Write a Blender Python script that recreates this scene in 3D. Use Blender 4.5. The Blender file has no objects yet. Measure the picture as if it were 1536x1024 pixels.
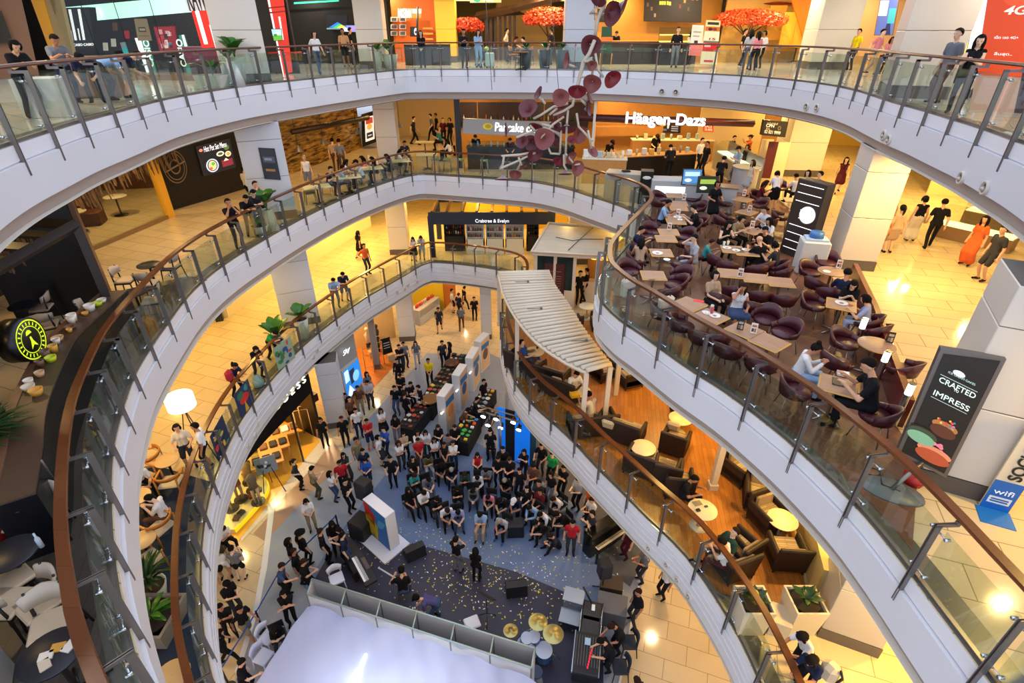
import bpy,bmesh,math,random
from mathutils import Vector,Matrix,Euler
random.seed(7)
C=bpy.context.scene.collection
SC=bpy.context.scene
VN,YH=1864.0,42.0
FPX=math.sqrt((VN-512)*(512-YH));PITCH=math.atan((512-YH)/FPX)
Z0,Z1,Z2,Z3,Z4=0.0,4.7,9.4,14.1,18.8
CZ=Z3+1.66
cp,sp=math.cos(PITCH),math.sin(PITCH)
CAM=Vector((0,0,CZ))
cam=bpy.data.cameras.new('camera');co=bpy.data.objects.new('camera',cam);C.objects.link(co)
cam.sensor_width=36;cam.lens=FPX/1536*36;cam.clip_start=0.1;cam.clip_end=200
co.location=CAM;co.rotation_euler=(math.pi/2-PITCH,0,0);SC.camera=co
def ray(px,py):
 a=(px-768)/FPX;b=(512-py)/FPX
 return Vector((a,cp+b*sp,-sp+b*cp))
def P(px,py,z):
 r=ray(px,py);t=(z-CZ)/r.z
 return Vector((r.x*t,r.y*t,z))
def PL(px,py,A,B):
 r=ray(px,py);n=Vector((-(B[1]-A[1]),B[0]-A[0]))
 t=(n.x*A[0]+n.y*A[1])/(n.x*r.x+n.y*r.y)
 return Vector((r.x*t,r.y*t,CZ+r.z*t))
def PY(px,py,y):
 r=ray(px,py);t=y/r.y
 return Vector((r.x*t,y,CZ+r.z*t))
def HT(py,x,y):
 b=(512-py)/FPX
 dz=(b*y*cp-y*sp)/(cp+b*sp)
 return CZ+dz
MATS={}
def lin(c):
 if isinstance(c,str):
  c=c.lstrip('#');c=''.join(x*2 for x in c)if len(c)==3 else c;c=[int(c[i:i+2],16)/255 for i in(0,2,4)]
  c=[x/12.92 if x<=0.04045 else((x+0.055)/1.055)**2.4 for x in c]
 return(c[0],c[1],c[2],1)
def mat(name,col,rough=0.6,metal=0.0,emit=0.0,ecol=None,spec=0.5,noise=0.0,nscale=30,coat=0.0):
 if name in MATS:return MATS[name]
 m=bpy.data.materials.new(name);m.use_nodes=True;nt=m.node_tree
 b=nt.nodes['Principled BSDF']
 b.inputs['Base Color'].default_value=lin(col);b.inputs['Roughness'].default_value=rough
 b.inputs['Metallic'].default_value=metal;b.inputs['Specular IOR Level'].default_value=spec
 b.inputs['Coat Weight'].default_value=coat
 if noise:
  tc=nt.nodes.new('ShaderNodeTexCoord');nz=nt.nodes.new('ShaderNodeTexNoise');nz.inputs['Scale'].default_value=nscale
  nz.inputs['Detail'].default_value=4
  hs=nt.nodes.new('ShaderNodeHueSaturation');mr=nt.nodes.new('ShaderNodeMapRange')
  mr.inputs['To Min'].default_value=1-noise;mr.inputs['To Max'].default_value=1+noise
  nt.links.new(tc.outputs['Object'],nz.inputs['Vector']);nt.links.new(nz.outputs['Fac'],mr.inputs['Value'])
  nt.links.new(mr.outputs['Result'],hs.inputs['Value']);hs.inputs['Color'].default_value=lin(col)
  nt.links.new(hs.outputs['Color'],b.inputs['Base Color'])
 if emit:
  b.inputs['Emission Color'].default_value=lin(ecol or col);b.inputs['Emission Strength'].default_value=emit
 MATS[name]=m;return m
def nodes(name):
 m=bpy.data.materials.new(name);m.use_nodes=True;MATS[name]=m
 return m,m.node_tree,m.node_tree.nodes['Principled BSDF']
def mat_glass(name,tint,refl=0.06,rough=0.02,gain=.45):
 if name in MATS:return MATS[name]
 m=bpy.data.materials.new(name);m.use_nodes=True;nt=m.node_tree;nt.nodes.clear()
 out=nt.nodes.new('ShaderNodeOutputMaterial');mix=nt.nodes.new('ShaderNodeMixShader')
 tr=nt.nodes.new('ShaderNodeBsdfTransparent');gl=nt.nodes.new('ShaderNodeBsdfGlossy');fr=nt.nodes.new('ShaderNodeLayerWeight');fr.inputs[0].default_value=.12;mu=nt.nodes.new('ShaderNodeMath');mu.operation='MULTIPLY_ADD';mu.inputs[1].default_value=gain;mu.inputs[2].default_value=refl*.5
 tr.inputs['Color'].default_value=lin(tint);gl.inputs['Roughness'].default_value=rough;gl.inputs['Color'].default_value=(.9,.95,.95,1)
 nt.links.new(fr.outputs['Facing'],mu.inputs[0]);nt.links.new(mu.outputs[0],mix.inputs[0]);nt.links.new(tr.outputs[0],mix.inputs[1]);nt.links.new(gl.outputs[0],mix.inputs[2])
 nt.links.new(mix.outputs[0],out.inputs[0]);MATS[name]=m;return m
def mat_tile(name,c1,c2,sx=1.2,sy=0.6,rough=0.15,rot=0.0,offset=0.5,mortar='#8a7a66',msize=0.008,mix=0.25):
 if name in MATS:return MATS[name]
 m,nt,b=nodes(name)
 tc=nt.nodes.new('ShaderNodeTexCoord');mp=nt.nodes.new('ShaderNodeMapping');mp.inputs['Rotation'].default_value=(0,0,rot)
 br=nt.nodes.new('ShaderNodeTexBrick');br.inputs['Scale'].default_value=1.0;br.inputs['Brick Width'].default_value=sx;br.inputs['Row Height'].default_value=sy
 br.offset=offset;br.inputs['Mortar Size'].default_value=msize;br.inputs['Color1'].default_value=lin(c1);br.inputs['Color2'].default_value=lin(c2);br.inputs['Mortar'].default_value=lin(mortar)
 br.inputs['Bias'].default_value=mix-.5
 nz=nt.nodes.new('ShaderNodeTexNoise');nz.inputs['Scale'].default_value=1.3;nz.inputs['Detail'].default_value=6
 hs=nt.nodes.new('ShaderNodeHueSaturation');mr=nt.nodes.new('ShaderNodeMapRange');mr.inputs['To Min'].default_value=.9;mr.inputs['To Max'].default_value=1.1
 L=nt.links.new
 L(tc.outputs['Object'],mp.inputs['Vector']);L(mp.outputs[0],br.inputs['Vector']);L(mp.outputs[0],nz.inputs['Vector']);L(nz.outputs['Fac'],mr.inputs['Value'])
 L(br.outputs['Color'],hs.inputs['Color']);L(mr.outputs[0],hs.inputs['Value']);L(hs.outputs[0],b.inputs['Base Color'])
 b.inputs['Roughness'].default_value=rough
 return m
def mat_plank(name,c1,c2,c3,w=1.3,h=0.14,rough=0.35,rot=0.0,grain=0.25):
 if name in MATS:return MATS[name]
 m,nt,b=nodes(name);L=nt.links.new
 tc=nt.nodes.new('ShaderNodeTexCoord');mp=nt.nodes.new('ShaderNodeMapping');mp.inputs['Rotation'].default_value=(0,0,rot)
 br=nt.nodes.new('ShaderNodeTexBrick');br.inputs['Scale'].default_value=1.0;br.inputs['Brick Width'].default_value=w;br.inputs['Row Height'].default_value=h
 br.inputs['Mortar Size'].default_value=0.003;br.inputs['Color1'].default_value=lin(c1);br.inputs['Color2'].default_value=lin(c2);br.inputs['Mortar'].default_value=lin(c3);br.offset=.37
 m2=nt.nodes.new('ShaderNodeMapping');m2.inputs['Scale'].default_value=(1.2,14,1)
 nz=nt.nodes.new('ShaderNodeTexNoise');nz.inputs['Scale'].default_value=2.2;nz.inputs['Detail'].default_value=5
 hs=nt.nodes.new('ShaderNodeHueSaturation');mr=nt.nodes.new('ShaderNodeMapRange');mr.inputs['To Min'].default_value=1-grain;mr.inputs['To Max'].default_value=1+grain
 L(tc.outputs['Object'],mp.inputs['Vector']);L(mp.outputs[0],br.inputs['Vector']);L(mp.outputs[0],m2.inputs['Vector']);L(m2.outputs[0],nz.inputs['Vector'])
 L(nz.outputs['Fac'],mr.inputs['Value']);L(br.outputs['Color'],hs.inputs['Color']);L(mr.outputs[0],hs.inputs['Value']);L(hs.outputs[0],b.inputs['Base Color'])
 b.inputs['Roughness'].default_value=rough
 return m
def col(c,rough=.65,**k):
 return mat('tint_'+c.strip('#')+('_%d'%int(rough*100))+('e%d'%int(k['emit']*100)if 'emit' in k else '')+('m' if k.get('metal')else ''),c,rough,**k)
def glow(c,s):return col(c,.5,emit=s)
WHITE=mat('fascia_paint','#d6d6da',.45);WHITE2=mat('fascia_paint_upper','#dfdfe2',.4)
LIP=mat('soffit_lip_shade','#a8978c',.5);CEIL=mat('ceiling_paint','#e8e0d0',.7)  # lip colour includes the shade of its inset and the warm light
STEEL=mat('brushed_steel','#8a8580',.38,.85);CHROME=mat('chrome','#c4ccd4',.18,1.0);DSTEEL=mat('post_steel','#7d7672',.42,.6)
RAILW=mat_plank('handrail_wood','#5c3119','#67391c','#3f2110',w=2.4,h=.5,rough=.28,grain=.15)
GLASS=mat_glass('balustrade_glass','#eef5f0');SHOPGLASS=mat_glass('shop_glass','#e6efec',.02,gain=.15)
PANEL=mat('column_panel','#d9cfbf',.35);PANELG=mat('column_panel_grey','#c6c8cb',.35);DARKBASE=mat('dark_plinth','#5b534c',.4)
BLACK=mat('black_paint','#141211',.45);BLACKM=mat('matte_black','#191718',.8);DWOOD=mat('dark_wood','#3a2418',.45,noise=.2,nscale=8)
SKIN=mat('skin_light','#d9a582',.55);SKIN2=mat('skin_tan','#b97f5c',.55);SKIN3=mat('skin_pale','#e5bda0',.55)
EYE=mat('eye_dark','#1a1210',.3);LIPM=mat('lips','#a85a4e',.5)
HAIRB=mat('hair_black','#120d0b',.8,spec=.15);HAIRBR=mat('hair_brown','#2c1a13',.8,spec=.15);HAIRG=mat('hair_grey','#8c8680',.5)
TILE=mat_tile('mall_tile','#d2bd94','#ccb48a',1.2,.6,.12,rot=.35,mortar='#8f7a5a')
TILEC=mat_tile('mall_tile_cool','#d6d0c2','#d0cabc',1.2,.6,.1,rot=.6,mortar='#96907f')
BORDER=mat('floor_border_stone','#5e5a52',.3,noise=.06,nscale=10)
CARPET=mat('grey_blue_floor','#8b93a0',.45,noise=.05,nscale=6)
class MB:
 def __init__(s):s.v=[];s.f=[];s.m=[];s.sm=[]
 def add(s,vs,fs,m=0,smooth=False):
  o=len(s.v);s.v+=[tuple(v)for v in vs];s.f+=[tuple(i+o for i in f)for f in fs]
  s.m+=[m]*len(fs);s.sm+=[smooth]*len(fs);return s
 def box(s,c,d,rz=0,m=0,tilt=None,bev=0):
  x,y,z=d[0]/2,d[1]/2,d[2]/2
  if bev:
   b=min(bev,x*.9,y*.9,z*.9)
   vs=[]
   for sx in(-1,1):
    for sy in(-1,1):
     for sz in(-1,1):
      vs+=[(sx*x,sy*(y-b),sz*(z-b)),(sx*(x-b),sy*y,sz*(z-b)),(sx*(x-b),sy*(y-b),sz*z)]
   bm=bmesh.new();[bm.verts.new(v)for v in vs]
   r=bmesh.ops.convex_hull(bm,input=bm.verts);bm.verts.index_update()
   bmesh.ops.dissolve_limit(bm,angle_limit=.02,verts=bm.verts,edges=bm.edges)
   bm.verts.index_update();vs=[v.co.copy()for v in bm.verts];fs=[[v.index for v in f.verts]for f in bm.faces];bm.free()
  else:
   vs=[Vector((sx*x,sy*y,sz*z))for sz in(-1,1)for sx,sy in((-1,-1),(1,-1),(1,1),(-1,1))]
   fs=[(3,2,1,0),(4,5,6,7),(0,1,5,4),(1,2,6,5),(2,3,7,6),(3,0,4,7)]
  R=Matrix.Rotation(rz,3,'Z')
  if tilt:R=R@Euler(tilt).to_matrix()
  return s.add([R@Vector(v)+Vector(c)for v in vs],fs,m)
 def quad(s,a,b,c,d,m=0):return s.add([a,b,c,d],[(0,1,2,3)],m)
 def tube(s,pts,r,n=8,m=0,caps=True,smooth=True):
  pts=[Vector(p)for p in pts];N=len(pts);rs=r if isinstance(r,(list,tuple))else[r]*N
  vs=[];up=None
  for i,p in enumerate(pts):
   t=(pts[min(i+1,N-1)]-pts[max(i-1,0)]).normalized()
   if up is None:
    up=Vector((0,0,1))if abs(t.z)<.9 else Vector((1,0,0))
   sd=t.cross(up)
   if sd.length<1e-5:sd=t.orthogonal()
   sd.normalize();up=sd.cross(t).normalized()
   for k in range(n):
    a=2*math.pi*k/n;vs.append(p+(sd*math.cos(a)+up*math.sin(a))*rs[i])
  fs=[(i*n+k,i*n+(k+1)%n,(i+1)*n+(k+1)%n,(i+1)*n+k)for i in range(N-1)for k in range(n)]
  if caps:fs+=[tuple(range(n))[::-1],tuple((N-1)*n+k for k in range(n))]
  return s.add(vs,fs,m,smooth)
 def cyl(s,c,r,h,n=16,m=0,r2=None,smooth=True):
  c=Vector(c);r2=r if r2 is None else r2
  vs=[c+Vector((math.cos(2*math.pi*k/n)*r,math.sin(2*math.pi*k/n)*r,0))for k in range(n)]
  vs+=[c+Vector((math.cos(2*math.pi*k/n)*r2,math.sin(2*math.pi*k/n)*r2,h))for k in range(n)]
  s.add(vs,[(k,(k+1)%n,n+(k+1)%n,n+k)for k in range(n)],m,smooth)
  return s.add(vs,[tuple(range(n))[::-1],tuple(range(n,2*n))],m)
 def lathe(s,c,prof,n=20,m=0,smooth=True,sx=1,sy=1):
  c=Vector(c);vs=[];fs=[]
  for r,z in prof:vs+=[c+Vector((math.cos(2*math.pi*k/n)*r*sx,math.sin(2*math.pi*k/n)*r*sy,z))for k in range(n)]
  for i in range(len(prof)-1):fs+=[(i*n+k,i*n+(k+1)%n,(i+1)*n+(k+1)%n,(i+1)*n+k)for k in range(n)]
  return s.add(vs,fs,m,smooth)
 def prism(s,poly,z0,z1,m=0,mtop=None,mbot=None):
  n=len(poly)
  if sum(poly[i][0]*poly[(i+1)%n][1]-poly[(i+1)%n][0]*poly[i][1]for i in range(n))<0:poly=poly[::-1]
  vs=[(p[0],p[1],z0)for p in poly]+[(p[0],p[1],z1)for p in poly]
  s.add(vs,[(k,(k+1)%n,n+(k+1)%n,n+k)for k in range(n)],m)
  s.add(vs,[tuple(range(n,2*n))],m if mtop is None else mtop);s.add(vs,[tuple(range(n))[::-1]],m if mbot is None else mbot);return s
 def ell(s,c,r,n=12,k=8,m=0,R=None):
  c=Vector(c);vs=[];fs=[]
  for i in range(k+1):
   a=math.pi*i/k
   for j in range(n):
    b=2*math.pi*j/n;v=Vector((math.sin(a)*math.cos(b)*r[0],math.sin(a)*math.sin(b)*r[1],math.cos(a)*r[2]))
    vs.append((R@v if R else v)+c)
  for i in range(k):
   for j in range(n):fs.append((i*n+j,(i+1)*n+j,(i+1)*n+(j+1)%n,i*n+(j+1)%n))
  return s.add(vs,fs,m,True)
 def sweep(s,pts,prof,m=0,smooth=False,closed_ends=True):
  N=len(pts);n=len(prof);vs=[]
  for i in range(N):
   nx,ny=normal2(pts,i)
   vs+=[(pts[i][0]+nx*o,pts[i][1]+ny*o,h)for o,h in prof]
  fs=[(i*n+k,(i+1)*n+k,(i+1)*n+(k+1)%n,i*n+(k+1)%n)for i in range(N-1)for k in range(n)]
  if closed_ends:fs+=[tuple(range(n)),tuple((N-1)*n+k for k in range(n))[::-1]]
  return s.add(vs,fs,m,smooth)
 def build(s,name,mats,parent=None,off=None):
  me=bpy.data.meshes.new(name);vs=s.v
  if off is not None:vs=[(v[0]-off[0],v[1]-off[1],v[2]-off[2])for v in vs]
  me.from_pydata(vs,[],s.f);
  for m in(mats if isinstance(mats,(list,tuple))else[mats]):me.materials.append(m)
  me.polygons.foreach_set('material_index',s.m);me.polygons.foreach_set('use_smooth',s.sm);me.update()
  o=bpy.data.objects.new(name,me);C.objects.link(o)
  if parent:o.parent=parent
  return o
def normal2(pts,i):
 a=pts[max(i-1,0)];b=pts[min(i+1,len(pts)-1)];dx,dy=b[0]-a[0],b[1]-a[1];l=math.hypot(dx,dy)or 1
 return(-dy/l,dx/l)
def offset(pts,d):return[(p[0]+normal2(pts,i)[0]*d,p[1]+normal2(pts,i)[1]*d)for i,p in enumerate(pts)]
def spline(pts,step=.3):
 out=[];n=len(pts)
 for i in range(n-1):
  p0,p1,p2,p3=[Vector(pts[max(0,min(n-1,j))])for j in(i-1,i,i+1,i+2)]
  k=max(1,int((p2-p1).length/step))
  for j in range(k):
   t=j/k;out.append(tuple(.5*((2*p1)+(p2-p0)*t+(2*p0-5*p1+4*p2-p3)*t*t+(3*p1-p0-3*p2+p3)*t*t*t)))
 out.append(tuple(pts[-1]));return out
def along(pts,step,start=0.0):
 out=[];d=start;acc=0.0
 for i in range(len(pts)-1):
  a,b=Vector(pts[i][:2]),Vector(pts[i+1][:2]);l=(b-a).length
  while acc+l>=d and l>0:
   t=(d-acc)/l;out.append((a.lerp(b,t),(b-a).normalized(),d));d+=step
  acc+=l
 return out
def setp(o,label=None,cat=None,group=None,kind=None):
 if label:o['label']=label
 if cat:o['category']=cat
 if group:o['group']=group
 if kind:o['kind']=kind
 return o
def thing(name,label,cat,loc=(0,0,0),rz=0,group=None):
 o=bpy.data.objects.new(name,None);C.objects.link(o);o.location=loc;o.rotation_euler=(0,0,rz);o.empty_display_size=.2
 return setp(o,label,cat,group)
def struct(o):o['kind']='structure';return o
def copy_tree(o,parent=None):
 c=o.copy();C.objects.link(c);c.parent=parent
 for ch in o.children:copy_tree(ch,c)
 return c
def place(proto,used,loc,rz,label,group=None):
 o=proto if not used else copy_tree(proto);o.location=loc;o.rotation_euler=(0,0,rz);o['label']=label
 if group:o['group']=group
 return o
def text(name,s,mtl,A,right,up,height,parent=None,width=None,depth=.01,align='LEFT',bold=False,shear=0):
 cu=bpy.data.curves.new(name,'FONT');cu.body=s;cu.size=1;cu.extrude=depth;cu.align_x=align;cu.shear=shear
 if bold:cu.offset=.02
 o=bpy.data.objects.new(name,cu);C.objects.link(o)
 dg=bpy.context.evaluated_depsgraph_get();me=bpy.data.meshes.new_from_object(o.evaluated_get(dg));bpy.data.objects.remove(o)
 xs=[v.co.x for v in me.vertices]or[0];ys=[v.co.y for v in me.vertices]or[0]
 k=height/max(max(ys)-min(min(ys),0),.01)if True else 1
 kx=k if width is None else width/max(max(xs)-min(xs),.01)
 r=Vector(right).normalized();u=Vector(up).normalized();n=r.cross(u)
 x0=min(xs)if align=='LEFT' else(min(xs)+max(xs))/2
 for v in me.vertices:
  v.co=Vector(A)+r*((v.co.x-x0)*kx)+u*(v.co.y*k)+n*(v.co.z)
 me.materials.clear();me.materials.append(mtl)
 o=bpy.data.objects.new(name,me);C.objects.link(o);o.name=name
 if parent:
  o.parent=parent;o.matrix_parent_inverse=parent.matrix_basis.inverted()
 return o
LEFT2=[(-1.6,1.2),(-3.0,2.25),(-4.12,3.24),(-4.70,3.86),(-5.36,4.66),(-6.08,5.67),(-6.67,6.58),(-7.18,7.5),(-7.87,9.07),(-8.2,10.1),(-8.55,11.6),(-8.86,13.2),(-8.96,14.6),(-8.88,15.9),(-8.68,17.2),(-8.36,18.9),(-7.95,20.6),(-7.35,22.6),(-6.7,24.2),(-5.9,25.8),(-5.18,26.85),(-4.75,27.2),(-4.4,27.25)]
FAR2=[(-3.5,27.05),(-1.54,26.5),(0,26.05),(1.05,25.65),(1.82,25.1),(2.54,24.42),(3.41,23.21),(4.19,22.13),(4.72,21.2),(4.92,20.2),(4.75,19.1),(4.3,18.1),(3.4,16.3),(2.65,14.7),(2.42,13.8),(2.36,12.9),(2.66,11.85),(3.08,11.05),(3.70,9.75),(4.30,8.7),(4.73,7.7),(4.99,6.95),(5.26,5.85),(5.35,4.95),(5.37,4.1),(5.38,3.2),(5.3,2.2),(5.1,1.2)]
LEFT1=[(-3.4,3.0),(-4.6,4.2),(-5.3,4.95),(-6.01,5.84),(-6.52,6.6),(-6.98,7.42),(-7.57,8.6),(-8.05,9.8),(-8.4,10.98),(-8.68,12.4),(-8.82,13.7),(-8.80,15.0),(-8.62,16.8),(-8.3,18.7),(-7.62,20.9),(-6.9,22.8),(-6.2,24.15),(-5.5,25.5),(-4.85,26.8),(-4.45,27.2)]
FAR1=[(-3.86,27.15),(-2.6,26.85),(-.85,26.2),(.2,25.4),(.5,24.2),(.25,22.6),(-.25,21.4),(-.42,20.3),(-.45,19.2),(-.38,18.2),(-.2,17.1),(.1,15.75),(.74,14.34),(1.42,13.3),(1.91,12.5),(2.37,11.6),(2.96,10.58),(3.49,9.64),(4.0,8.82),(4.36,8.0),(4.70,6.71),(4.82,5.7),(4.84,4.7),(4.8,3.6)]
RING3=[(-6.6,5.6),(-7.5,7.3),(-8.09,8.75),(-8.46,10.2),(-8.75,11.5),(-8.95,13.1),(-9.2,14.8),(-9.26,15.9),(-9.15,17.3),(-8.9,18.8),(-8.42,20.25),(-7.88,21.4),(-7.1,23.1),(-5.74,25.75),(-5.2,26.8),(-4.77,27.3),(-4.2,27.42),(-3.27,27.45),(-.18,27.38),(2.54,27.1),(4.6,26.5),(7.08,25.2),(9.0,23.7),(10.2,21.7),(10.6,19.6),(10.45,17.7),(10.05,16.0),(9.72,14.6),(9.5,13.3),(9.2,12.0),(8.95,10.9),(8.55,9.6),(8.3,8.8),(7.6,7.2),(6.6,5.6)]
E2=spline(LEFT2+FAR2);E1=spline(LEFT1+FAR1);E3=spline(RING3)
OUT=[(40,-3),(40,75),(-40,75),(-40,-3)]
def slab(edge,z,tag,fl):
 a,b=edge[0],edge[-1]
 poly=list(edge)+[(b[0]+.05,-3),(40,-3),(40,75),(-40,75),(-40,-3),(a[0]-.05,-3)]
 from mathutils.geometry import delaunay_2d_cdt
 vs=[Vector(p)for p in poly];n=len(vs)
 r=delaunay_2d_cdt(vs,[],[list(range(n))],1,1e-5)
 fs=[]
 for f in r[2]:
  ar=sum(r[0][f[i]].x*r[0][f[(i+1)%len(f)]].y-r[0][f[(i+1)%len(f)]].x*r[0][f[i]].y for i in range(len(f)))
  fs.append(tuple(f)if ar>0 else tuple(f)[::-1])
 me=bpy.data.meshes.new('floor');me.from_pydata([(v.x,v.y,0)for v in r[0]],[],fs);me.materials.append(fl)
 o=bpy.data.objects.new('floor',me);C.objects.link(o);o.location=(0,0,z);struct(o)
 c=bpy.data.objects.new('ceiling',me.copy());C.objects.link(c);c.data.materials.clear();c.data.materials.append(CEIL);c.location=(0,0,z-1.2);struct(c)
 return o
floor3=slab(E3,Z3,3,TILEC);floor2=slab(E2,Z2,2,TILE);floor1=slab(E1,Z1,1,TILE)
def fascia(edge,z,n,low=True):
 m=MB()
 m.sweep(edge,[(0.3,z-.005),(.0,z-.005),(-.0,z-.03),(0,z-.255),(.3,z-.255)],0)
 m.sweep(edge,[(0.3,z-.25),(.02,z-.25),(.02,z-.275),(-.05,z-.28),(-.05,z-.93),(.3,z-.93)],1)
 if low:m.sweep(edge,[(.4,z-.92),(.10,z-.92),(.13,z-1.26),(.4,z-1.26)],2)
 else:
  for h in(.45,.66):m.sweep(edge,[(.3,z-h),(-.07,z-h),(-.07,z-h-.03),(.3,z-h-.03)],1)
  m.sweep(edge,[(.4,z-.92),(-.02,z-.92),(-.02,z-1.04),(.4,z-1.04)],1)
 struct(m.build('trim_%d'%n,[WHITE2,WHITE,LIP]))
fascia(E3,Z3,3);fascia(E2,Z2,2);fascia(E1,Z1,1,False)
def border(edge,z,w,mtl,nm,m0=.02):
 m=MB();m.sweep(edge,[(m0,z+.001),(w,z+.001),(w,z+.006),(m0,z+.006)],0);struct(m.build(nm,mtl))
border(E3,Z3,.45,BORDER,'trim_4');border(E2,Z2,.45,BORDER,'trim_5');border(E1,Z1,.45,BORDER,'trim_6')
g=MB();g.quad((-40,-3,0),(40,-3,0),(40,75,0),(-40,75,0));struct(g.build('floor',TILE))
r4=slab(E3,Z4,4,TILEC)
c4=MB();c4.sweep(E3,[(.0,Z4+.0),(.05,Z4+.0),(.05,Z4-1.2),(.0,Z4-1.2)]);struct(c4.build('trim_9',WHITE))
def post_mesh():
 m=MB()
 for s in(-1,1):m.box((s*.016,.0,.26),(.011,.085,1.52))
 for s in(-1,1):m.box((s*.016,.11,1.0),(.011,.30,.045))
 m.box((0,.24,1.03),(.05,.05,.05))
 return m
def clamp_mesh(z):
 m=MB();m.tube([(-.13,.07,z),(.13,.07,z)],.011,6)
 for s in(-1,1):m.tube([(s*.12,.045,z),(s*.12,.11,z)],.022,8)
 m.box((0,.03,z),(.03,.08,.03));return m
PM=post_mesh().build('post',DSTEEL);CM1=clamp_mesh(.86).build('glass_clamp',CHROME);CM2=clamp_mesh(.14).build('glass_clamp',CHROME)
CM1.parent=PM;CM2.parent=PM
def balustrade(edge,z,label,step,start,first=[0],group='glass balustrades round the atrium',railm=RAILW,i0=0,i1=None):
 ed=edge
 b=ed[len(ed)//2];root=thing('glass_balustrade',label,'railing',(b[0],b[1],z),0,group)
 rail=offset(ed,.26);m=MB()
 m.sweep(rail,[(-.06,z+1.06),(.06,z+1.06),(.075,z+1.085),(.065,z+1.12),(-.065,z+1.12),(-.075,z+1.085)],0)
 m.build('handrail',railm,root,root.location)
 s=along(ed,step,start)
 for k,(p,t,d)in enumerate(s):
  o=PM.copy()if first[0]else PM
  if first[0]:
   C.objects.link(o)
   for c in(CM1,CM2):
    q=c.copy();C.objects.link(q);q.parent=o
  first[0]=1
  o.parent=root;o.location=(p.x-b[0]-t.y*-.0+t.y*.02,p.y-b[1]-t.x*.02,0);o.rotation_euler=(0,0,math.atan2(t.y,t.x))
 L=[d for _,_,d in s]
 for k in range(len(s)-1):
  seg=[q for q,_,_ in along(ed,(L[k+1]-L[k]-.1)/3,L[k]+.05)if True][:4]
  seg=[(q.x,q.y)for q in seg]
  if len(seg)<2:continue
  g=MB();o2=offset(seg,.08)
  g.sweep(o2,[(-.006,z+.03),(.006,z+.03),(.006,z+.93),(-.006,z+.93)],0)
  g.build('glass_panel',[GLASS],root,root.location)
 ch=MB();ch.sweep(offset(ed,.08),[(-.03,z+.0),(.03,z+.0),(.03,z+.05),(-.03,z+.05)],0);ch.build('base_channel',STEEL,root,root.location)
 return root
balustrade(E3,Z3,'brown railed glass balustrade round the topmost gallery',1.22,.3)
balustrade(E2,Z2,'orange-brown railed glass balustrade round the restaurant gallery',1.25,.35)
balustrade(E1,Z1,'brown railed glass balustrade round the lowest gallery above the crowd',1.25,.55)
def fascia_lights():
 k=0
 def ringlight(px,py,z0,edge,lab,grp,small=False):
  best=None
  for p in edge:
   v=Vector((p[0],p[1],0));zz=HT(py,p[0],p[1])
   d=p[1]*cp-(zz-CZ)*sp;x=768+FPX*p[0]/d
   e=abs(x-px)
   if z0-1.1<zz<z0 and(best is None or e<best[0]):best=(e,p,zz)
  if not best:return
  e,p,zz=best;i=edge.index(p);nx,ny=normal2(edge,i)
  R=.13 if not small else.085
  t=thing('fascia_spotlight',lab,'light fixture',(p[0]-nx*.05,p[1]-ny*.05,zz),math.atan2(ny,nx)+math.pi/2,grp)
  m=MB();n=18;prof=[(R,0),(R,.04),(R*.72,.05),(R*.66,.0)]
  vs=[];fs=[]
  for r,h in prof:vs+=[(math.cos(2*math.pi*q/n)*r,h,math.sin(2*math.pi*q/n)*r)for q in range(n)]
  for a in range(len(prof)-1):fs+=[(a*n+q,a*n+(q+1)%n,(a+1)*n+(q+1)%n,(a+1)*n+q)for q in range(n)]
  m.add(vs,fs,0,True);m.build('ring',mat('ring_paint','#cfc6ba',.4),t)
  m=MB();m.ell((0,.0,0),(R*.68,.02,R*.68),14,8);m.build('recess',mat('recess_dark','#4a423c',.5),t)
  m=MB();m.tube([(0,.0,0),(.02,.06,-.05)],R*.36,10);m.build('lamp_head',mat('lamphead','#b8ada0',.35,.4),t)
 for i,(x,y)in enumerate([(994,137),(1017,138),(1210,160),(1227,162),(1326,203),(1340,210),(1449,267),(1479,282)]):
  ringlight(x,y,Z3,E3,'round spotlight in the top white fascia, %s from the hanging sculpture'%['first','second','third','fourth','fifth','sixth','seventh','eighth'][i],'spotlights in the top fascia')
 for i,(x,y)in enumerate([(594,438),(605,433),(614,427.5),(625,422),(507,536-45),(518,490),(468,535),(477,525),(385,636),(376,652),(366,668)]):
  ringlight(x,y,Z1,E1,'small round spotlight in the lowest gallery fascia, number %s from its far corner'%['four','three','two','one','six','five','eight','seven','nine','ten','eleven'][i],'spotlights in the lowest fascia',True)
 for i,(x,y)in enumerate([(980,820),(1000,845),(1023,868),(1040,893)]):
  ringlight(x,y,Z1,E1,'small round spotlight under the cafe terrace edge, %s down from the piano'%['first','second','third','fourth'][i],'spotlights under the cafe edge',True)
fascia_lights()
import numpy as np
COLS={'black':'#131317','dark grey':'#2f3036','grey':'#6d7078','light grey':'#a9acb2','white':'#dedee0','cream':'#d8cbb4','navy':'#1b2440','blue':'#2a55b0','light blue':'#8fb0d6','denim':'#3a4d70','red':'#b01f2b','dark red':'#5d1820','pink':'#d6828e','orange':'#d3622f','yellow':'#e0c713','green':'#1f9a4e','dark green':'#26443a','teal':'#2f8f92','beige':'#b79a7c','brown':'#5c4030','khaki':'#8b7d62','olive':'#4c4b36','lavender':'#98a2c8','peach':'#dba67e','purple':'#4c4a78','maroon':'#4b1420'}
def cm(n):return mat('cloth_'+n.replace(' ','_'),COLS[n],.85,spec=.2)
V3=Vector
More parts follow.
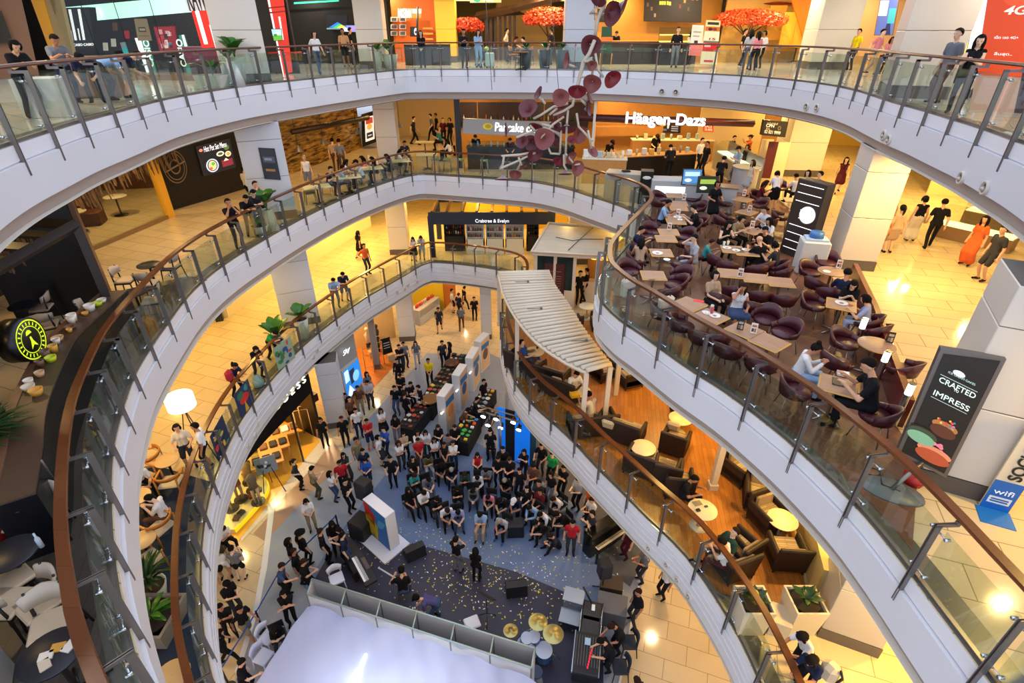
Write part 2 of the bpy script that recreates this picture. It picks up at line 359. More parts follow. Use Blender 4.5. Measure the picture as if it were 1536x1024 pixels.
def ik(a,c,l1,l2,pole):
 d=c-a;L=min(d.length,(l1+l2)*.999);d=d.normalized()if d.length>1e-6 else V3((0,0,-1));c=a+d*L
 x=(l1*l1-l2*l2+L*L)/(2*L);h=math.sqrt(max(l1*l1-x*x,0));p=V3(pole);p=p-d*p.dot(d)
 if p.length<1e-5:p=d.orthogonal()
 return a+d*x+p.normalized()*h,c
POSES={'stand':dict(w=[(-.26,.04,.80),(.26,.04,.80)]),'stand_wide':dict(w=[(-.25,.10,.82),(.27,.0,.80)],a=[(-.16,.05,.08),(.15,-.04,.08)]),'clasp':dict(w=[(-.05,.22,.90),(.05,.22,.90)]),'cross':dict(w=[(.13,.24,1.14),(-.13,.22,1.18)],ep=(0,.1,-1)),'phone':dict(w=[(-.07,.32,1.13),(.09,.34,1.18)],hp=18),'photo':dict(w=[(-.10,.40,1.43),(.10,.40,1.43)],ep=(0,.3,-1)),'hip':dict(w=[(-.26,.04,.80),(.2,.06,1.0)],ep=(0,-1,0)),'carry':dict(w=[(-.2,.3,1.05),(.2,.3,1.05)]),'mouth':dict(w=[(-.08,.16,1.42),(.08,.17,1.40)],ep=(0,.6,-1)),'lean':dict(pel=(0,-.05,.90),lean=24,w=[(-.10,.52,1.14),(.12,.52,1.14)],ep=(0,-.2,-1),hp=12,a=[(-.1,-.06,.08),(.12,-.22,.08)]),'lean_far':dict(pel=(0,-.12,.88),lean=42,w=[(-.16,.60,1.14),(.16,.60,1.14)],ep=(0,-.3,-1),hp=15,a=[(-.1,-.12,.08),(.12,-.3,.08)]),'walk':dict(lean=4,w=[(-.24,.22,.86),(.24,-.16,.84)],a=[(-.09,-.27,.11),(.09,.27,.08)]),'reach':dict(lean=10,w=[(-.24,.06,.84),(.18,.5,1.15)]),'bend':dict(pel=(0,-.12,.88),lean=78,w=[(-.16,.50,.62),(.16,.52,.55)],a=[(-.13,0,.08),(.13,-.08,.08)],hp=0),'work':dict(lean=28,w=[(-.16,.50,.95),(.16,.50,.95)],hp=15),'sit':dict(pel=(0,0,.52),lean=-4,w=[(-.09,.34,.66),(.09,.34,.66)],a=[(-.10,.44,.08),(.10,.44,.08)]),'sit_eat':dict(pel=(0,0,.52),lean=14,w=[(-.17,.42,.82),(.17,.42,.82)],ep=(0,-.3,-1),a=[(-.12,.40,.08),(.12,.34,.08)],hp=12),'sit_lean':dict(pel=(0,0,.50),lean=34,w=[(-.05,.50,.56),(.05,.50,.56)],ep=(0,-.4,-.4),a=[(-.14,.42,.08),(.14,.40,.08)],hp=8),'sit_phone':dict(pel=(0,0,.50),lean=10,w=[(-.06,.36,.84),(.07,.38,.84)],a=[(-.12,.44,.08),(.12,.42,.08)],hp=25),'sit_cheek':dict(pel=(0,0,.52),lean=6,w=[(-.14,.36,.68),(.10,.17,1.12)],ep=(.2,.6,-1),a=[(-.10,.44,.08),(.10,.44,.08)]),'sit_low':dict(pel=(0,0,.16),lean=26,w=[(-.08,.42,.40),(.08,.42,.40)],a=[(-.13,.46,.07),(.13,.46,.07)],hp=10),'recline':dict(pel=(0,0,.46),lean=-18,w=[(-.22,.22,.62),(.14,.24,.66)],a=[(-.12,.55,.08),(.14,.58,.08)]),'play':dict(pel=(0,0,.56),lean=18,w=[(-.26,.34,.86),(.12,.30,.80)],a=[(-.14,.42,.08),(.14,.40,.08)],hp=18),}
CACHE={}
def body(pose,leg='pants',sleeve='short',sex='m',vox=.021):
 key=(pose,leg,sleeve,sex,vox)
 if key in CACHE:return CACHE[key]
 q=POSES[pose];pel=V3(q.get('pel',(0,0,.91)));f=sex=='f'
 R=Matrix.Rotation(-math.radians(q.get('lean',0)),3,'X')
 T=lambda x,y,z:pel+R@V3((x,y,z))
 sw=.155 if f else.18;neck=T(0,-.005,.50);hd=Matrix.Rotation(-math.radians(q.get('hp',6)),3,'X')@R
 if pose in('bend',):hd=Matrix.Rotation(-math.radians(55),3,'X')
 head=neck+hd@V3((0,.025,.165))
 pr=[]
 sk,tp,bt,sh=0,1,2,3
 for s in(-1,1):
  pr.append((T(s*.055,0,.04),T(s*.05,0,.22),.105,.088 if f else.10,tp))
  pr.append((T(s*.05,0,.2),T(s*.075,.0,.36),.092,.105 if not f else.092,tp))
  if f:pr.append((T(s*.06,.055,.33),T(s*.06,.06,.30),.058,.058,tp))
  pr.append((T(s*.05,-.01,.40),T(s*sw*.95,-.01,.425),.085,.062,tp))
  hip=pel+V3((s*.09,0,-.03));pr.append((pel+V3((s*.03,-.01,0)),hip,.115,.11 if f else.105,bt))
  a=V3(q.get('a',[(-.10,0,.08),(.10,.02,.08)])[(s+1)//2]);kn,an=ik(hip,a,.43,.42,V3((s*.12,1,.2)))
  if leg=='pants':pr+=[(hip,kn,.088,.064,bt),(kn,an,.064,.05,bt)]
  elif leg=='shorts':pr+=[(hip,hip.lerp(kn,.8),.092,.085,bt),(hip.lerp(kn,.6),kn,.062,.052,sk),(kn,kn.lerp(an,.35),.052,.054,sk),(kn.lerp(an,.35),an,.054,.036,sk)]
  else:pr+=[(hip,kn,.08,.052,sk),(kn,kn.lerp(an,.35),.052,.054,sk),(kn.lerp(an,.35),an,.054,.036,sk)]
  if leg in('skirt','dress'):
   e=hip.lerp(kn,.85);pr.append((hip,e+V3((s*.02,0,0)),.105,.125,bt));pr.append((hip-V3((s*.05,0,0)),e-V3((s*.06,0,0)),.10,.12,bt))
  if leg=='longskirt':
   e=kn.lerp(an,.75);pr+=[(hip,kn,.11,.12,bt),(kn,e,.12,.13,bt),(hip-V3((s*.05,0,0)),kn-V3((s*.05,0,0)),.1,.11,bt),(kn-V3((s*.05,0,0)),e-V3((s*.05,0,0)),.11,.12,bt)]
  ft=V3((s*.25,1,0)).normalized();pr.append((an+V3((0,-.03,-.035)),an+ft*.14+V3((0,0,-.045)),.043,.034,sh))
  S=T(s*sw,-.01,.415);W=V3(q['w'][(s+1)//2]);
  if q.get('lean',0)and 'pel' not in q:pass
  el,wr=ik(S,W,.29,.255,V3(q.get('ep',(0,-1,-.3)))+V3((s*.45,0,0)))
  if sleeve=='long':pr+=[(S,el,.06,.05,tp),(el,el.lerp(wr,.93),.05,.041,tp),(el.lerp(wr,.8),wr,.033,.03,sk)]
  elif sleeve=='none':pr+=[(S,el,.05,.041,sk),(el,wr,.041,.03,sk)]
  else:pr+=[(S,S.lerp(el,.62),.062,.062,tp),(S,el,.046,.041,sk),(el,wr,.041,.03,sk)]
  dr=(wr-el).normalized();pr.append((wr,wr+dr*.07,.03,.034,sk))
  q.setdefault('_h',{})[s]=(wr,dr)
 pr.append((T(0,-.01,.44),neck+hd@V3((0,.01,.06)),.058,.052,sk))
 pr.append((head+hd@V3((0,-.012,.02)),head+hd@V3((0,.0,.025)),.092,.088,sk))
 pr.append((head+hd@V3((0,.01,-.01)),head+hd@V3((0,.035,-.075)),.078,.05,sk))
 pr.append((head+hd@V3((0,.085,.005)),head+hd@V3((0,.10,-.022)),.012,.017,sk))
 for s in(-1,1):pr.append((head+hd@V3((s*.086,-.01,.01)),head+hd@V3((s*.088,-.012,-.03)),.016,.013,sk))
 m=MB()
 for a,b,ra,rb,t in pr:
  d=b-a;L=max(d.length,1e-4);dz=d.normalized()if d.length>1e-6 else V3((0,0,1));n=10
  pts=[];rs=[]
  for k in(0,30,60,90):pts.append(a-dz*ra*math.cos(math.radians(k)));rs.append(max(ra*math.sin(math.radians(k)),.002))
  for k in(90,60,30,0):pts.append(b+dz*rb*math.cos(math.radians(k)));rs.append(max(rb*math.sin(math.radians(k)),.002))
  if L<.01:pts[4]=pts[3]+dz*.002
  m.tube(pts,rs,n)
 o=m.build('tmp_body',SKIN);md=o.modifiers.new('r','REMESH');md.mode='VOXEL';md.voxel_size=vox
 sm=o.modifiers.new('s','SMOOTH');sm.iterations=2;sm.factor=.5
 me=bpy.data.meshes.new_from_object(o.evaluated_get(bpy.context.evaluated_depsgraph_get()));bpy.data.objects.remove(o)
 nv=len(me.vertices);co_=np.empty(nv*3);me.vertices.foreach_get('co',co_);co_=co_.reshape(-1,3)
 nf=len(me.polygons);cen=np.empty(nf*3);me.polygons.foreach_get('center',cen);cen=cen.reshape(-1,3)
 best=np.full(nf,9.0);tag=np.zeros(nf,int)
 for a,b,ra,rb,t in pr:
  A=np.array(a);D=np.array(b-a);L2=max(D@D,1e-9);u=np.clip(((cen-A)@D)/L2,0,1)
  d=np.linalg.norm(cen-(A+u[:,None]*D),axis=1)-(ra+(rb-ra)*u)
  w=d<best;best[w]=d[w];tag[w]=t
 V=[tuple(c)for c in co_];F=[tuple(p.vertices)for p in me.polygons];M=list(tag);bpy.data.meshes.remove(me)
 e=MB();e.v,e.f,e.m,e.sm=V,F,[int(x)for x in M],[True]*len(F)
 for s in(-1,1):
  wr,dr=q['_h'][s];ax=dr.cross(V3((0,0,1)));
  if ax.length<.3:ax=V3((0,1,0))
  ax.normalize();dn=V3((0,0,-1));dn=(dn-dr*dn.dot(dr));dn=dn.normalized()if dn.length>.2 else V3((0,1,0))
  base=wr+dr*.075
  for k,l in enumerate((.062,.075,.07,.052)):
   p=base+ax*(-.026+.0175*k);e.tube([p-dr*.02,p+dr*l*.45-dn*.0,p+dr*l*.8+dn*.014,p+dr*l*.9+dn*.032],[.0095,.009,.008,.0065],5,0)
  p=wr+dr*.03+ax*(-s*.028);e.tube([p,p+ax*(-s*.03)+dr*.03,p+ax*(-s*.035)+dr*.06+dn*.015],[.012,.010,.008],5,0)
  e.ell(head+hd@V3((s*.033,.086,.008)),(.011,.005,.007),6,4,4,hd)
  e.ell(head+hd@V3((s*.034,.0875,.03)),(.016,.004,.0025),6,4,4,hd)
 e.ell(head+hd@V3((0,.088,-.055)),(.024,.006,.008),6,4,5,hd)
 me=e.build('person',[SKIN,cm('grey'),cm('grey'),BLACK,EYE,LIPM]);data=me.data;bpy.data.objects.remove(me)
 CACHE[key]=(data,head.copy(),hd.copy());return CACHE[key]
HAIR={}
def hair_mesh(style):
 if style in HAIR:return HAIR[style]
 m=MB();n,k=16,10;vs=[];fs=[];r=(.104,.116,.112)
 low={'short':-.02,'cropped':.02,'bald':.02}.get(style,-.05)
 for i in range(k+1):
  a=math.pi*i/k
  for j in range(n):
   b=2*math.pi*j/n;x,y,z=math.sin(a)*math.cos(b)*r[0],math.sin(a)*math.sin(b)*r[1],math.cos(a)*r[2]
   fq=max(0,min(1,(y+.03)/.08));lim=(low-.05)*(1-fq)+.062*fq
   if z<lim:x*=.88;y*=.9
   vs.append((x,y-.012,max(z,lim)+.022))
 for i in range(k):
  for j in range(n):fs.append((i*n+j,(i+1)*n+j,(i+1)*n+(j+1)%n,i*n+(j+1)%n))
 if style!='bald':m.add(vs,fs,0,True)
 if style in('long','longback'):
  m.tube([(0,-.04,.06),(0,-.075,-.03),(0,-.085,-.14),(0,-.07,-.27)],[.085,.09,.088,.05],12)
  for s in(-1,1):m.tube([(s*.075,.01,.06),(s*.092,.015,-.04),(s*.085,.03,-.15),(s*.075,.04,-.22)],[.03,.032,.03,.012],8)
 if style=='bob':
  m.tube([(0,-.03,.06),(0,-.06,-.03),(0,-.06,-.1)],[.09,.096,.07],12)
  for s in(-1,1):m.tube([(s*.078,.01,.06),(s*.094,.015,-.02),(s*.085,.025,-.09)],[.03,.032,.014],8)
 if style=='bun':m.ell((0,-.07,.13),(.055,.055,.05),10,8)
 if style=='tail':m.tube([(0,-.10,.05),(0,-.16,.02),(0,-.15,-.10),(0,-.12,-.22)],[.03,.04,.035,.01],8)
 if style in('cap','hat'):
  m.cyl((0,.0,.055),.118,.07,14,0,.09);m.ell((0,.11,.06),(.085,.09,.012),12,6)
 if style=='hat':m.cyl((0,0,.05),.18,.012,18,0)
 if style=='hijab':m.tube([(0,-.03,.12),(0,-.02,-.02),(0,.0,-.14),(0,.02,-.24)],[.09,.115,.13,.16],12)
 o=m.build('hair',HAIRB);d=o.data;bpy.data.objects.remove(o);HAIR[style]=d;return d
LABELS=[]
HWORD={'short':'','cropped':'short-haired ','long':'long-haired ','longback':'long-haired ','bun':'bun-haired ','tail':'ponytailed ','bob':'bob-haired ','bald':'bald ','cap':'capped ','hat':'hatted ','hijab':'scarfed '}
TOPW={'short':'T-shirt','long':'long sleeves','none':'sleeveless top'}
BOTW={'pants':'trousers','shorts':'shorts','skirt':'skirt','dress':'dress','longskirt':'long skirt'}
PROT={}
def person(px,py,zf,face,pose='stand',top='black',bot='black',hair='short',leg='pants',sl='short',sex='m',where='',label=None,group=None,s=None,haircol=None,shoe='black',vox=.021,skin=None,at=None,seat=None):
 data,head,hd=body(pose,leg,sl,sex,vox)
 rnd=random.Random(int(px*131+py*17));
 if s is None:s=(.97 if sex=='m' else.92)+rnd.uniform(-.02,.03)
 key=(id(data),hair);fr=math.radians(face)-math.pi/2;Rz=Matrix.Rotation(fr,3,'Z')
 hw=Rz@(head*s);dz=0 if seat is None else seat
 if at is None:p=P(px,py,zf+hw.z+dz);loc=V3((p.x-hw.x,p.y-hw.y,zf+dz+.014))
 else:loc=V3((at[0],at[1],zf+dz+.014))
 o=bpy.data.objects.new('person',data);C.objects.link(o);o.location=loc;o.rotation_euler=(0,0,fr);o.scale=(s,s,s)
 sk=skin or rnd.choice((SKIN,SKIN,SKIN2,SKIN3))
 ms=[sk,cm(top),cm(bot),cm(shoe),EYE,LIPM]
 for i,mm in enumerate(ms):o.material_slots[i].link='OBJECT';o.material_slots[i].material=mm
 if hair!='bald':
  h=bpy.data.objects.new('hair' if hair not in('cap','hat','hijab')else 'headwear',hair_mesh(hair));C.objects.link(h);h.parent=o;h.location=head;h.rotation_euler=hd.to_euler()
  h.material_slots[0].link='OBJECT';h.material_slots[0].material=haircol or(HAIRB if rnd.random()<.8 else HAIRBR)
 if label is None:
  cl=f"{top} {TOPW[sl]} and {bot} {BOTW[leg]}" if leg!='dress' else f"{bot} dress"
  if top==bot and leg=='pants':cl=f"all {top}"
  label=f"{HWORD[hair]}person in {cl} {where}".strip()
  if len(label.split())>16:label=f"{HWORD[hair]}person in {top} {where}"
  if len(label.split())>16:label=f"person in {top} {where}"
 setp(o,label,'person',group);LABELS.append(label);return o
def arcwall(m,r,a0,a1,zfun,th,n=18,mi=0,sx=1,sy=1,c=(0,0)):
 vs=[];fs=[]
 for i in range(n+1):
  a=a0+(a1-a0)*i/n;z0,z1,ex=zfun(i/n)
  for rr,z in((r+ex*.0,z0),(r+th,z0),(r+th+ex,z1),(r+ex,z1)):vs.append((c[0]+math.cos(a)*rr*sx,c[1]+math.sin(a)*rr*sy,z))
 for i in range(n):
  for k in range(4):fs.append((i*4+k,(i+1)*4+k,(i+1)*4+(k+1)%4,i*4+(k+1)%4))
 fs+=[(0,1,2,3),(n*4+3,n*4+2,n*4+1,n*4)]
 return m.add(vs,fs,mi,True)
MAROON=mat('maroon_leather','#471a24',.38);THINLEG=mat('thin_chrome_leg','#a39a90',.3,.9)
def tub_chair():
 t=thing('tub_chair','x','chair')
 m=MB();m.lathe((0,0,.40),[(.02,0),(.2,0),(.265,.03),(.275,.07),(.25,.10),(.02,.105)],18);m.build('seat',MAROON,t)
 m=MB();arcwall(m,.255,math.radians(190),math.radians(350),lambda u:(.43,.60+.17*math.sin(math.pi*u),.05),.045,16)
 arcwall(m,.258,math.radians(160),math.radians(192),lambda u:(.44,.56+.04*u,.05),.04,4);arcwall(m,.258,math.radians(348),math.radians(380),lambda u:(.44,.60-.04*u,.05),.04,4);m.build('backrest',MAROON,t)
 for sx in(-1,1):
  for sy in(-1,1):
   m=MB();m.tube([(sx*.17,sy*.17,.42),(sx*.25,sy*.25,0)],.012,6);m.build('leg',THINLEG,t)
 return t
def cafe_chair(seatm,backm,legm,label='x'):
 t=thing('cafe_chair',label,'chair')
 m=MB();m.box((0,0,.455),(.44,.42,.06),bev=.02);m.build('seat',seatm,t)
 m=MB();arcwall(m,.30,math.radians(228),math.radians(312),lambda u:(.62+.03*abs(u-.5),.86-.06*abs(u-.5)*2,.04),.035,10,c=(0,.10));m.build('backrest',backm,t)
 for sx in(-1,1):
  m=MB();m.tube([(sx*.19,.18,.44),(sx*.22,.22,0)],[.022,.015],6);m.build('leg',legm,t)
  m=MB();m.tube([(sx*.165,-.215,.84),(sx*.185,-.19,.44),(sx*.22,-.24,0)],[.016,.022,.015],6);m.build('leg',legm,t)
 m=MB();m.box((0,0,.41),(.40,.38,.04));m.build('seat_frame',legm,t)
 return t
def pedestal_table(top,edge,leg,w=.62,d=.62,round_=False,h=.74,name='dining_table',feet=4):
 t=thing(name,'x','table')
 m=MB()
 if round_:m.lathe((0,0,h-.035),[(.01,0),(w/2-.01,0),(w/2,.01),(w/2,.028)],26,1);m.lathe((0,0,h-.007),[(w/2,0),(w/2-.012,.007),(.005,.007)],26,0)
 else:
  m.box((0,0,h-.02),(w,d,.036),m=1,bev=.03);m.box((0,0,h-.0),(w-.05,d-.05,.004),m=0)
 m.build('tabletop',[top,edge],t)
 m=MB();m.cyl((0,0,.04),.032,h-.07,10);m.cyl((0,0,h-.06),.14,.02,12);m.build('pedestal',leg,t)
 m=MB()
 if feet:
  for k in range(feet):
   a=math.pi/4+k*2*math.pi/feet;m.tube([(0,0,.055),(math.cos(a)*.32,math.sin(a)*.32,.018)],[.028,.018],6)
 else:m.lathe((0,0,0),[(.24,0),(.24,.015),(.05,.04)],20)
 m.build('base',leg,t)
 return t
def leafmesh(rnd,n,h,spread,wid,base=(0,0,0),droop=.35,m=None,stem=True):
 m=m or MB()
 for k in range(n):
  a=rnd.uniform(0,6.283)if n<4 else 6.283*k/n+rnd.uniform(-.3,.3);L=h*rnd.uniform(.65,1.0);sp_=spread*rnd.uniform(.5,1.0);w=wid*rnd.uniform(.8,1.15)
  ca,sa=math.cos(a),math.sin(a);P0=Vector(base);pts=[]
  for i in range(8):
   u=i/7;r=sp_*u*(.4+.6*u);z=L*u-(droop*L*u*u*u);pts.append(P0+Vector((ca*r,sa*r,z)))
  vs=[];side=Vector((-sa,ca,0))
  for i,p in enumerate(pts):
   u=i/7;ww=w*(0.06 if u<.35 and stem else math.sin(math.pi*min(1,max(.03,(u-.3)/.72 if stem else u*.94+.05)))**.7)
   vs+=[p-side*ww,p+Vector((0,0,-.25*ww)),p+side*ww]
  m.add(vs,[(i*3+j,i*3+j+1,(i+1)*3+j+1,(i+1)*3+j)for i in range(7)for j in(0,1)],0,True)
 return m
LEAF=mat('leaf_green','#2f6b1e',.35,noise=.25,nscale=9);LEAFD=mat('leaf_dark','#17401c',.4,noise=.3,nscale=9);SOIL=mat('soil','#2c2018',.9)
POT=mat('pot_pale','#b9bcae',.5);
def potted_plant(label,loc,pot='taper',ph=.75,pr=.26,n=9,h=.9,spread=.5,wid=.13,seed=1,leafm=None,group=None,potm=None,droop=.35,cat='plant'):
 rnd=random.Random(seed);t=thing('potted_plant',label,cat,loc,0,group);m=MB()
 pm=potm or POT
 if pot=='taper':m.lathe((0,0,0),[(.005,0),(pr*.62,0),(pr,ph),(pr*.9,ph),(pr*.85,ph-.06)],22)
 elif pot=='up':m.lathe((0,0,0),[(.005,0),(pr,0),(pr*.62,ph),(pr*.55,ph),(pr*.52,ph-.06)],22)
 else:
  b=pr;m.add([(s*b*.8,q*b*.8,0)for s,q in((-1,-1),(1,-1),(1,1),(-1,1))]+[(s*b,q*b,ph)for s,q in((-1,-1),(1,-1),(1,1),(-1,1))]+[(s*b*.88,q*b*.88,ph)for s,q in((-1,-1),(1,-1),(1,1),(-1,1))]+[(s*b*.85,q*b*.85,ph-.07)for s,q in((-1,-1),(1,-1),(1,1),(-1,1))],[(3,2,1,0)]+[(i*4+k,i*4+(k+1)%4,(i+1)*4+(k+1)%4,(i+1)*4+k)for i in range(3)for k in range(4)])
 m.build('pot',pm,t)
 m=MB();m.cyl((0,0,ph-.075),pr*(.86 if pot!='up' else.54),.02,16);m.build('soil',SOIL,t)
 leafmesh(rnd,n,h,spread,wid,(0,0,ph-.05),droop).build('foliage',leafm or LEAF,t)
 return t
def card(name,label,cat,loc,rz,w,h,cols,group=None,lean=.18):
 t=thing(name,label,cat,loc,rz,group)
 for s in(1,-1):
  m=MB();d=h*math.tan(lean)
  m.add([(-w/2,s*d,0),(w/2,s*d,0),(w/2,s*.002,h),(-w/2,s*.002,h),(-w/2,s*(d-.004),0),(w/2,s*(d-.004),0),(w/2,s*.0,h),(-w/2,s*.0,h)],[(0,1,2,3),(7,6,5,4),(0,3,7,4),(1,5,6,2)],0)
  for i,(u0,u1,v0,v1)in enumerate(((.15,.85,.62,.82),(.15,.5,.2,.5),(.55,.85,.15,.52))):
   q=[(-w/2+w*u,s*(d*(1-v)+.002),h*v)for u,v in((u0,v0),(u1,v0),(u1,v1),(u0,v1))];m.add(q,[(0,1,2,3)],1+i%2)
  m.build('leaflet',[col(c,.5)for c in cols],t)
 return t
def picture(name,label,cat,corners,base,patches,frame='#141214',depth=.05,emit=0,group=None,fw=.03,framem=None):
 """a flat board with thickness: corners = bl, br, tr, tl in space; patches = (u0,v0,u1,v1,colour[,ell])"""
 bl,br,tr,tl=[Vector(c)for c in corners];r=(br-bl).normalized();u=(tl-bl).normalized();n=r.cross(u).normalized()
 t=thing(name,label,cat,(bl+br)/2,0,group);o=t.location.copy();m=MB()
 ex=lambda c,a,b,k:c+r*a*fw+u*b*fw+n*k
 f=[ex(bl,-1,-1,0),ex(br,1,-1,0),ex(tr,1,1,0),ex(tl,-1,1,0)];b=[v-n*depth for v in f]
 m.add(f+b,[(0,1,2,3),(7,6,5,4),(0,4,5,1),(1,5,6,2),(2,6,7,3),(3,7,4,0)]);m.build('frame',framem or col(frame,.4),t,o)
 m=MB();mats=[]
 def mm(c):
  q=glow(c,emit)if emit else col(c,.45)
  if q not in mats:mats.append(q)
  return mats.index(q)
 at=lambda a,b,k:bl+(br-bl)*a+(tl-bl)*b+((tr-br)-(tl-bl))*a*b+n*k
 m.add([at(0,0,.003),at(1,0,.003),at(1,1,.003),at(0,1,.003)],[(0,1,2,3)],mm(base))
 for i,p in enumerate(patches):
  k=.005+.0012*i
  if len(p)>5 and p[5]=='e':
   cx,cy,rx,ry=(p[0]+p[2])/2,(p[1]+p[3])/2,(p[2]-p[0])/2,(p[3]-p[1])/2;N=20
   m.add([at(cx+rx*math.cos(6.2832*j/N),cy+ry*math.sin(6.2832*j/N),k)for j in range(N)],[tuple(range(N))],mm(p[4]))
  elif len(p)>5 and p[5]=='t':
   m.add([at(p[0],p[1],k),at(p[2],p[1],k),at((p[0]+p[2])/2,p[3],k)],[(0,1,2)],mm(p[4]))
  else:m.add([at(p[0],p[1],k),at(p[2],p[1],k),at(p[2],p[3],k),at(p[0],p[3],k)],[(0,1,2,3)],mm(p[4]))
 m.build('picture_face',mats,t,o)
 t['_n']=0;del t['_n']
 return t,(lambda s,a,b,hgt,w=None,c='#ffffff',e=0,**kw:text('lettering',s,glow(c,e)if e else col(c,.4),at(a,b,.012),br-bl,tl-bl,hgt,t,w,.004,**kw))
def box_thing(name,label,cat,c,d,rz=0,mtl=None,group=None,bev=.01,m=0):
 o=MB().box((0,0,d[2]/2),d,bev=bev).build(name,mtl);o.location=c;o.rotation_euler=(0,0,rz);return setp(o,label,cat,group)
def wall(name,A,B,z0,z1,mtl,th=.12,joints=None):
 d=Vector((B[0]-A[0],B[1]-A[1],0));L=d.length;a=math.atan2(d.y,d.x);m=MB()
 m.box((L/2,0,(z1-z0)/2),(L,th,z1-z0));o=m.build(name,mtl);o.location=(A[0],A[1],z0);o.rotation_euler=(0,0,a);return struct(o)
def pt3(v,z=0):return(v[0],v[1],z)
def column(cx,cy,w,d,rz,z0,z1,m1=None,m2=None,step=1.3,plinth=True):
 m=MB();z=z0;m.box((0,0,(z1-z0)/2),(w-.03,d-.03,z1-z0),m=1)
 if plinth:m.box((0,0,.15),(w+.02,d+.02,.3),m=2);z=z0+.3
 while z<z1-.01:
  e=min(z+step,z1);m.box((0,0,(z+e)/2-z0),(w,d,e-z-.012),m=0,bev=.012);z=e
 o=m.build('column',[m1 or PANEL,m2 or DARKBASE,DARKBASE]);o.location=(cx,cy,z0);o.rotation_euler=(0,0,rz);return struct(o)
def ang(a,b):return math.atan2(b[1]-a[1],b[0]-a[0])
Z=Z2
ORD=['first','second','third','fourth','fifth','sixth','seventh','eighth','ninth','tenth','eleventh','twelfth','thirteenth','fourteenth','fifteenth','sixteenth','seventeenth','eighteenth','nineteenth','twentieth']
WOODP=mat_plank('restaurant_floor','#6b4632','#7c543c','#33211a',1.6,.16,.38,rot=1.0)
def deck(name,pts,z,mtl):
 from mathutils.geometry import delaunay_2d_cdt
 r=delaunay_2d_cdt([Vector(p[:2])for p in pts],[],[list(range(len(pts)))],1,1e-5)
 me=bpy.data.meshes.new(name);fs=[]
 for f in r[2]:
  ar=sum(r[0][f[i]].x*r[0][f[(i+1)%len(f)]].y-r[0][f[(i+1)%len(f)]].x*r[0][f[i]].y for i in range(len(f)));fs.append(tuple(f)if ar>0 else tuple(f)[::-1])
 me.from_pydata([(v.x,v.y,0)for v in r[0]],[],fs);me.materials.append(mtl);o=bpy.data.objects.new(name,me);C.objects.link(o);o.location=(0,0,z);return struct(o)
e2=offset(E2,.3)
part=[p for p in e2 if p[0]>1.5 and 4.9<p[1]<19.6]
deck('floor',part+[tuple(P(*q,Z)[:2])for q in((1378,690),(1345,640),(1298,490),(1272,440),(1232,402),(1205,330),(1150,285),(1060,262),(985,262))],Z+.012,WOODP)
deck('floor',[(-8.9,14.3),(-9.6,14.6),(-11,13.6),(-10.2,12.0),(-9.2,8.5),(-8.4,6.5),(-7.2,4),(-5.5,2),(-3,1),(-3.2,2.0)]+[p for p in offset(E2,.3)if p[0]<-3.4 and p[1]<14.2],Z+.012,mat_plank('grey_plank_floor','#453c34','#54493f','#241f1b',1.4,.18,.4,rot=1.2))
column(-9.245,20.45,1.5,1.0,math.radians(26),Z,Z+3.5,PANELG);column(-6.4,28.95,1.05,1.05,math.radians(4),Z,Z+3.5);column(14.4,27.8,1.8,1.8,-.1,Z,Z+3.5)
column(10.55,15.6,1.05,1.1,math.radians(-12),Z,Z+3.5,PANEL);column(7.3,6.5,1.1,1.1,math.radians(-28),Z,Z+3.5,PANEL)
YFRAME=mat('amber_frame_glow','#d99a26',.35,emit=.15);DARKROOM=mat('dark_room','#2a1c14',.5);BLK=mat('black_wall','#120e0c',.35)
wall('wall_left',(-13.9,21.0),(-11.7,26.0),Z,Z+3.5,BLK)
wall('wall_left',(-14.2,8.0),(-14.1,15.8),Z,Z+3.5,DARKROOM);wall('wall_left',(-14.1,15.8),(-13.35,20.2),Z,Z+.12,mat('threshold','#8b6d45',.4))
wall('wall_left',(-20,24),(-13.9,25.5),Z,Z+3.5,mat('brown_interior','#5d3a1f',.5));wall('wall_left',(-20,9),(-20,24),Z,Z+3.5,mat('brown_interior2','#4a2f1c',.6))
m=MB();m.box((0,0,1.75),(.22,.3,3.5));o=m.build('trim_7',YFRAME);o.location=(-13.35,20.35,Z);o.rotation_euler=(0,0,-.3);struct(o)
m=MB();a,b=(-14.1,15.8),(-13.4,20.2);m.add([(a[0],a[1],Z+.12),(b[0],b[1],Z+.12),(b[0],b[1],Z+3.5),(a[0],a[1],Z+3.5)],[(0,1,2,3)]);struct(m.build('window_1',SHOPGLASS))
lg=PL(262,250,a,b);t=thing('window_logo','round brown line emblem drawn on the dark restaurant window','sign',lg)
dx=Vector((b[0]-a[0],b[1]-a[1],0)).normalized();nn=Vector((dx.y,-dx.x,0))*.02;LOGO=mat('logo_tan','#7d6a56',.6)
for rr,w in((.62,.035),(.50,.03),(.28,.05)):
 m=MB();N=28
 vs=[nn+dx*(math.cos(6.283*i/N)*r_)+Vector((0,0,math.sin(6.283*i/N)*r_))for r_ in(rr,rr-w)for i in range(N)]
 m.add(vs,[(i,(i+1)%N,N+(i+1)%N,N+i)for i in range(N)]);m.build('emblem_ring',LOGO,t)
m=MB();m.add([nn+dx*x+Vector((0,0,z))for x,z in((-.6,-.12),(.6,.06),(.6,.12),(-.6,-.06))],[(0,1,2,3)]);m.build('emblem_bar',LOGO,t)
